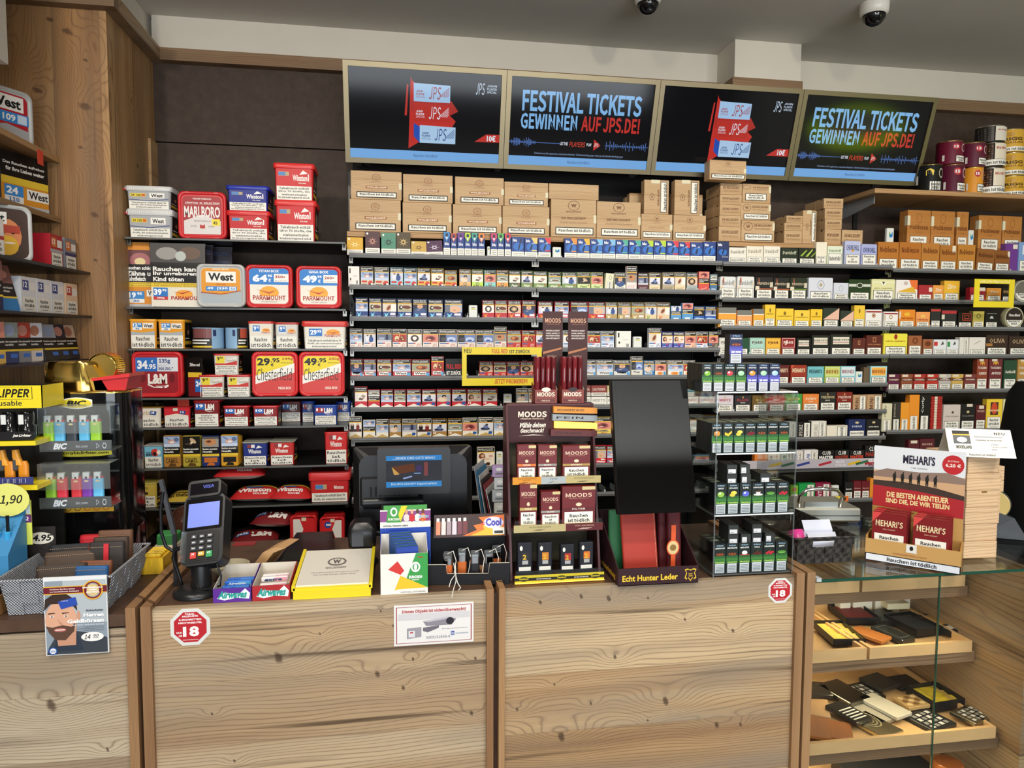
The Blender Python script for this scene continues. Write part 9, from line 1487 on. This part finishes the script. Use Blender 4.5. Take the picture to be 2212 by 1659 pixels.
m = MB(); x,z = PY(2203,860,2.35); m.loft([[(x+a*.5+.085,2.4+b,q) for a,b in rr(.2*s,.2*s,.08,4)] for s,q in ((.9,.75),(1.0,.95),(1.05,1.2),(.85,1.38),(.5,1.43))],'0f1012','matte'); tag(m.build('dark_headrest'),'black rounded chair back just entering at the right edge','chair back')
# books / magazines right of the till, hanging packets
for i in range(7): u = 1022+5*i; a = P3(u,1005+10*i,2.3); b_ = P3(u+22,1148,2.3); m = MB(); m.hexa([(b_[0],2.28,CZ-.001),(b_[0]+.002,2.28,CZ-.001),(b_[0]+.05,2.42,CZ-.001),(b_[0]+.048,2.42,CZ-.001),(a[0],2.28,a[2]),(a[0]+.002,2.28,a[2]),(a[0]+.05,2.42,a[2]),(a[0]+.048,2.42,a[2])],('c9cdd6','3a8ab8','e9e6e6','26262c','a8404a','dfe3e8','1f2228')[i],'foil'); o = m.build('magazine'); tag(o,f'leaning magazine beside the till monitor, {ORD[i]} from left','magazine','magazines beside the till')
for i in range(6): a = RC(1064+4*(i % 2),1005+27*i,1092,1030+27*i,2.2); m = MB(); m.box(a[0],a[1],2.2,2.215,a[2],a[3],('b9a0cc','cfd6da','b3bcc2','d9dcd8','7fa0a8','c9cccb')[i],'foil'); f = m.fr(a[0],a[1],a[2],a[3],2.1998,'foil'); f.rect(.2,.2,.8,.35,'777c80',1); f.ell(.5,.65,.25,.15,'eef0f0',1); tag(m.build('hanging_packet'),f'small packet hanging left of the cigarillo display, {ORD[i]} from top','hanging packet','packets on the hanging strip')
m = MB(); a = PY(1078,1000,2.22); m.box(a[0]-.004,a[0]+.004,2.2165,2.219,CZ-.0,a[1]+.01,'d9dcdc','clearw'); tag(m.build('hanging_strip'),'clear strip carrying the small hanging packets','strip')

# lit oval sign on the far side of the shop: its mirror image glows in the fourth screen
t = thing('lottery_sign',(4.16,.2,0)); m = MB(); ov = lambda k: [(.5+.5*k*cos(2*pi*i/32),.5+.5*k*sin(2*pi*i/32)) for i in range(32)]; m.prism(ov(1),(.48,0,1.49),(-.96,0,0),(0,0,.42),.05,'111','plastic'); f = Fr(m,(.48,.0005,1.49),(-.96,0,0),(0,0,.42),0,'litsign'); f.poly(ov(.98),'8fb010',1); f.poly([(.5+(a-.5)*.86,.62+(b-.5)*.5) for a,b in ov(1)],'4a4c48',2); f.text('WESTLOTTO',.2,.28,.8,.40,'c8401c',3,.02); m.build('oval_panel',t)
m = MB(); m.box(-.03,.03,-.05,-.01,0,1.52,'333','metal'); m.box(-.2,.2,-.2,.15,0,.02,'333','metal'); m.build('post',t); tag(t,'lit yellow-green oval sign mirrored in the fourth screen','sign')
# ================================================================ THE GLASS CABINET
XG0,XG1 = 1.136,1.82; YG = 1.757; ZG = .932
t = thing('glass_cabinet',(1.48,2.0,0)); o_ = Vector((-1.48,-2.0,0))
def gp(name,boxes,mt=None,col='fff'):
    m = MB(); [m.box(*[q+o_[i//2] for i,q in enumerate(bx)],col,mt) for bx in boxes]; return m.build(name,t)
gp('glass_top',[(XG0,2.25,YG,2.36,ZG-.008,ZG)],'clear'); gp('glass_edge',[(XG0,2.25,YG-.0008,YG,ZG-.008,ZG)],'glassedge')
gp('front_glass',[(XG0,1.518,YG+.004,YG+.008,0,ZG-.009)],'clear'); gp('front_glass',[(1.522,2.25,YG+.004,YG+.008,0,ZG-.009)],'clear'); gp('glass_joint',[(1.5185,1.5215,YG+.003,YG+.009,0,ZG-.009)],'glassedge')
gp('side_board',[(XG1,XG1+.02,YG+.012,2.36,0,ZG-.0085)],'oldpine_side'); gp('back_board',[(XG0,XG1,2.34,2.36,0,.69)],'shelfwood')
m = MB(); m.box(XG0-.002,XG0+.012,YG-.001,YG+.02,ZG-.006,ZG+.004,'b5bcc0','plastic'); m.v = [v+o_ for v in m.v]; m.build('corner_clip',t)
TI = [(.80,1.98,[(XG0,1.425),(1.435,1.80)]),(.60,1.94,[(XG0,1.43),(1.44,1.80)]),(.375,1.835,[(XG0,1.80)]),(.16,1.81,[(XG0,1.80)])]
for k,(z,yf,segs) in enumerate(TI):
    gp('shelf_board',[(XG0,XG1-.004,yf+.006,2.33,z-.035,z-.001)],'oldpine_trim')
    for a,b in segs:
        gp('display_drawer',[(a,b,yf,yf+.012,z,z+.036),(a,a+.01,yf+.012,2.3,z,z+.036),(b-.01,b,yf+.012,2.3,z,z+.036),(a+.01,b-.01,yf+.012,2.3,z,z+.006),(a+.01,b-.01,2.29,2.3,z+.006,z+.036)],'beigeboard')
tag(t,'glass-topped display cabinet with stepped drawers of cigar and cigarette cases','display cabinet')
for z,y in ((.762,2.06),(.562,2.0),(.337,1.9)): light('cabinet_led_strip','AREA',(1.47,y,z),1.1,.62,(1,.80,.48),(1.49,y+.02,0),size_y=.015)
def item(name,x,y,z,w_,d,h_,col,mt,lab,rz=0,cat='case',art=None,tilt=0,lid=None,grp='cases in the glass cabinet'):
    m = MB(); m.box(-w_/2,w_/2,-d/2,d/2,0,h_,col,mt,min(.002,h_/3)); f = Fr(m,(-w_/2+.002,-d/2+.002,h_),(w_-.004,0,0),(0,d-.004,0),0,'foil'); art and f.draw(art,1); return tag(m.build(name,None,(x,y,z+.0005),rz,tilt),lab,cat,grp)
def openbox(x,y,z,w_,d,h_,cloth,lab,rz=0,inner=None,tilt=.0):
    t = thing('presentation_box',(x,y,z+.0005),rz,tilt); m = MB(); m.box(-w_/2,w_/2,-d/2,d/2,0,.002,'121316'); 
    for q in ((-w_/2,w_/2,-d/2,-d/2+.003),(-w_/2,w_/2,d/2-.003,d/2),(-w_/2,-w_/2+.003,-d/2,d/2),(w_/2-.003,w_/2,-d/2,d/2)): m.box(*q,.002,h_,'141519','plastic')
    m.build('box',t)
    m = MB(); n = 10
    if inner: m.box(-w_/2+.01,w_/2-.01,-d/2+.012,d/2-.012,.003,h_*.8,inner[0],inner[1],.004); nm = 'case'
    else:
        V = [((i/n-.5)*(w_-.008),(j/n-.5)*(d-.008),h_*.55+.006*sin(i*1.3+j*.9)*cos(j*1.1)) for j in range(n+1) for i in range(n+1)]; m.addmesh(V,[(j*(n+1)+i,j*(n+1)+i+1,(j+1)*(n+1)+i+1,(j+1)*(n+1)+i) for j in range(n) for i in range(n)],cloth,'foil',True); nm = 'cloth_lining'
    m.build(nm,t); return tag(t,lab,'presentation box','cases in the glass cabinet')
def cabpos(u,v,z): return PZ(u,v,z)
z = .637
def at(u,v,z): x,y = PZ(u,v,z); return x,y
z = .607; x,y = at(1815,1370,.63); openbox(x,y+.012,z+.012,.105,.15,.022,'d9c25a','open black box with yellow cloth, front left of upper cabinet drawer',-.12)
x,y = at(1852,1330,.63); openbox(x-.0,y+.02,z+.012,.12,.13,.022,'','open black box holding a dark red crocodile-look case',-.12,inner=('6a1c1a','leather'))
x,y = at(1880,1368,.63); item('wooden_case',x,y,z+.012,.062,.11,.012,'b5742c','cedar','brown wood-grain case between two black boxes',.45)
x,y = at(1925,1365,.63); item('black_case',x+.005,y-.0,z+.006,.06,.12,.018,'2b2e2c','gloss','slim black framed case, middle of the upper drawer',.25,art=[('f',.1,.1,.9,.9,.02,'6a6d68')])
x,y = at(1972,1345,.63); openbox(x,y,z+.006,.11,.14,.026,'','open black box holding a puffy black leather case',.1,inner=('30343a','leather'))
x,y = at(2050,1348,.63); item('window_box',x-.03,y+.01,z+.006,.085,.14,.022,'17181b','plastic','black box with a clear window and brown case inside',.25,art=[('r',.2,.35,.8,.9,'b0894e'),('r',.1,.08,.9,.25,'d9d6cc')])
x,y = at(1942,1303,.66); item('cream_box',x,y+.02,z+.03,.085,.045,.022,'e0d8b8','foil','cream flat carton lying behind the dark red case',-.05); item('black_box',1.66,2.18,z+.006,.13,.1,.02,'17181c','plastic','flat black box at the back right of the upper drawer',.1)
for i,(u,w_,h_) in enumerate(((1818,.04,.05),(1855,.075,.035),(1890,.03,.045),(1915,.07,.055),(1950,.03,.04))): x,zz_ = PY(u,1295,2.27); item('white_carton',x,2.265,z+.0,w_,.04,h_+.02,'e3e0d2','foil',f'plain white small carton at the back of the upper drawer, {ORD[i]} from left',cat='carton',grp='white cartons in the cabinet')
m = MB(); m.lathe([(.018,0),(.018,.004)],(0,0,.05),'9a9c9c','metal',20,'y'); m.box(-.02,.02,.004,.03,0,.07,'141516','plastic',.003); tag(m.build('cigar_cutter',None,(1.165,2.10,z)),'black round cigar cutter at the left of the upper drawer','cigar cutter')
z = .382; gi = [(1765,1525,.06,.10,'d9b264','boxwood','pale wood-look case at front left of the lower drawer',-.5),(1765,1578,.06,.10,'b5742c','cedar','brown wood case at the left front corner',-.5),(1810,1578,.075,.09,'b5742c','cedar','brown wood-striped case at the very front',-.5),
  (1760,1498,.08,.06,'2e2c28','gloss','dark case at the left of the lower drawer',-.2),(1790,1482,.09,.05,'33302a','gloss','dark ribbed case at the back left',-.3),(1822,1500,.08,.12,'8a8a80','metal','engraved silver case at the back',.25),(1862,1492,.085,.09,'6a6860','metal','checked silver case at the back',.2),(1900,1478,.08,.08,'2b2825','gloss','shiny black case with silver edge',.3),(1952,1470,.08,.07,'2b2825','leather','rounded black leather case at the back',.1),(1832,1545,.06,.10,'2a2926','gloss','black case with silver wave stripes',.3),(1875,1530,.06,.13,'9a9688','foil','silver case wrapped in crinkled foil',.3),(1910,1530,.06,.12,'b5b2a4','foil','second case wrapped in clear foil',.3),(1905,1575,.075,.11,'d9d2b0','metal','bright silver case with concentric circles',.35),(1968,1522,.07,.06,'a88a5a','leather','small rounded case with mosaic top',.1),(2008,1552,.09,.09,'26282a','plastic','black framed case with silver studs',.3),(2100,1550,.085,.07,'a8a89a','metal','silver studded case at the front right',.3)]
for i,(u,v,w_,d,c,mt_,lab,rz) in enumerate(gi):
    x,y = at(u,v,z+.015); art = None; w_ *= 1.22; d *= 1.18
    if 'circles' in lab: art = [('o',.5,.75,.1*k,.1*k,.12,'8a8468') for k in (1,2,3,4)]
    if 'studs' in lab or 'studded' in lab or 'checked' in lab: art = [('r',.1+.2*a,.1+.2*b,.24+.2*a,.24+.2*b,('cfd2d0','8a8d8a')[(a+b) % 2]) for a in range(4) for b in range(4)]
    if 'wave' in lab: art = [('r',.1,.1+.12*k,.9,.15+.12*k,'c9ccc8') for k in range(5)]
    if 'mosaic' in lab: art = [('e',.2+.3*a,.2+.3*b,.12,.12,('d9bf8a','7a5a34')[(a+b) % 2]) for a in range(3) for b in range(3)]
    x = max(x,XG0+.012+.5*abs(w_*cos(rz))+.5*abs(d*sin(rz))); y = max(y,1.852+.5*(w_*abs(sin(rz))+d*cos(rz))); item('cigarette_case',x,y,z+.001+.0145*((i*5) % 2),w_,d,.013,c,mt_,lab,rz,'cigarette case',art)
x,y = at(2025,1500,.42); openbox(x,y+.01,z+.012,.12,.12,.03,'d9c23a','open black box with shiny yellow cloth, right side of lower drawer',.1)
item('dark_carton',1.55,1.98,.167,.3,.15,.05,'2a2c2e','plastic','large flat dark box in the bottom drawer'); m = MB(); m.lathe([(.03,0),(.045,.02),(.045,.09),(.04,.1)],col='a8602c',mt='gloss',n=24); tag(m.build('amber_jar',None,(1.70,1.90,.168)),'amber brown jar with white tag in the bottom drawer','jar'); m = MB(); m.box(-.02,.02,0,.001,0,.02,'e6e4de','foil'); tag(m.build('white_price_tag',None,(1.745,1.845,.19)),'white price tag beside the amber jar','price tag')
# cartons seen through the glass top
for i,(u,v,c,lab) in enumerate(((1880,1200,'2f3338','dark flat card under the glass top, left'),(1925,1210,'8a9aa4','pale printed card under the glass top, middle'),(1965,1215,'3a2f2c','brown card under the glass top, right'))): x,y = at(u,v,.83); item('flat_card',x,min(2.2,y+.06),.807,.09,.12,.012,c,'foil',lab,.2,'card',[('r',.2,.5,.6,.8,'b8504a'),('r',.3,.2,.8,.35,'e3e6e8')])
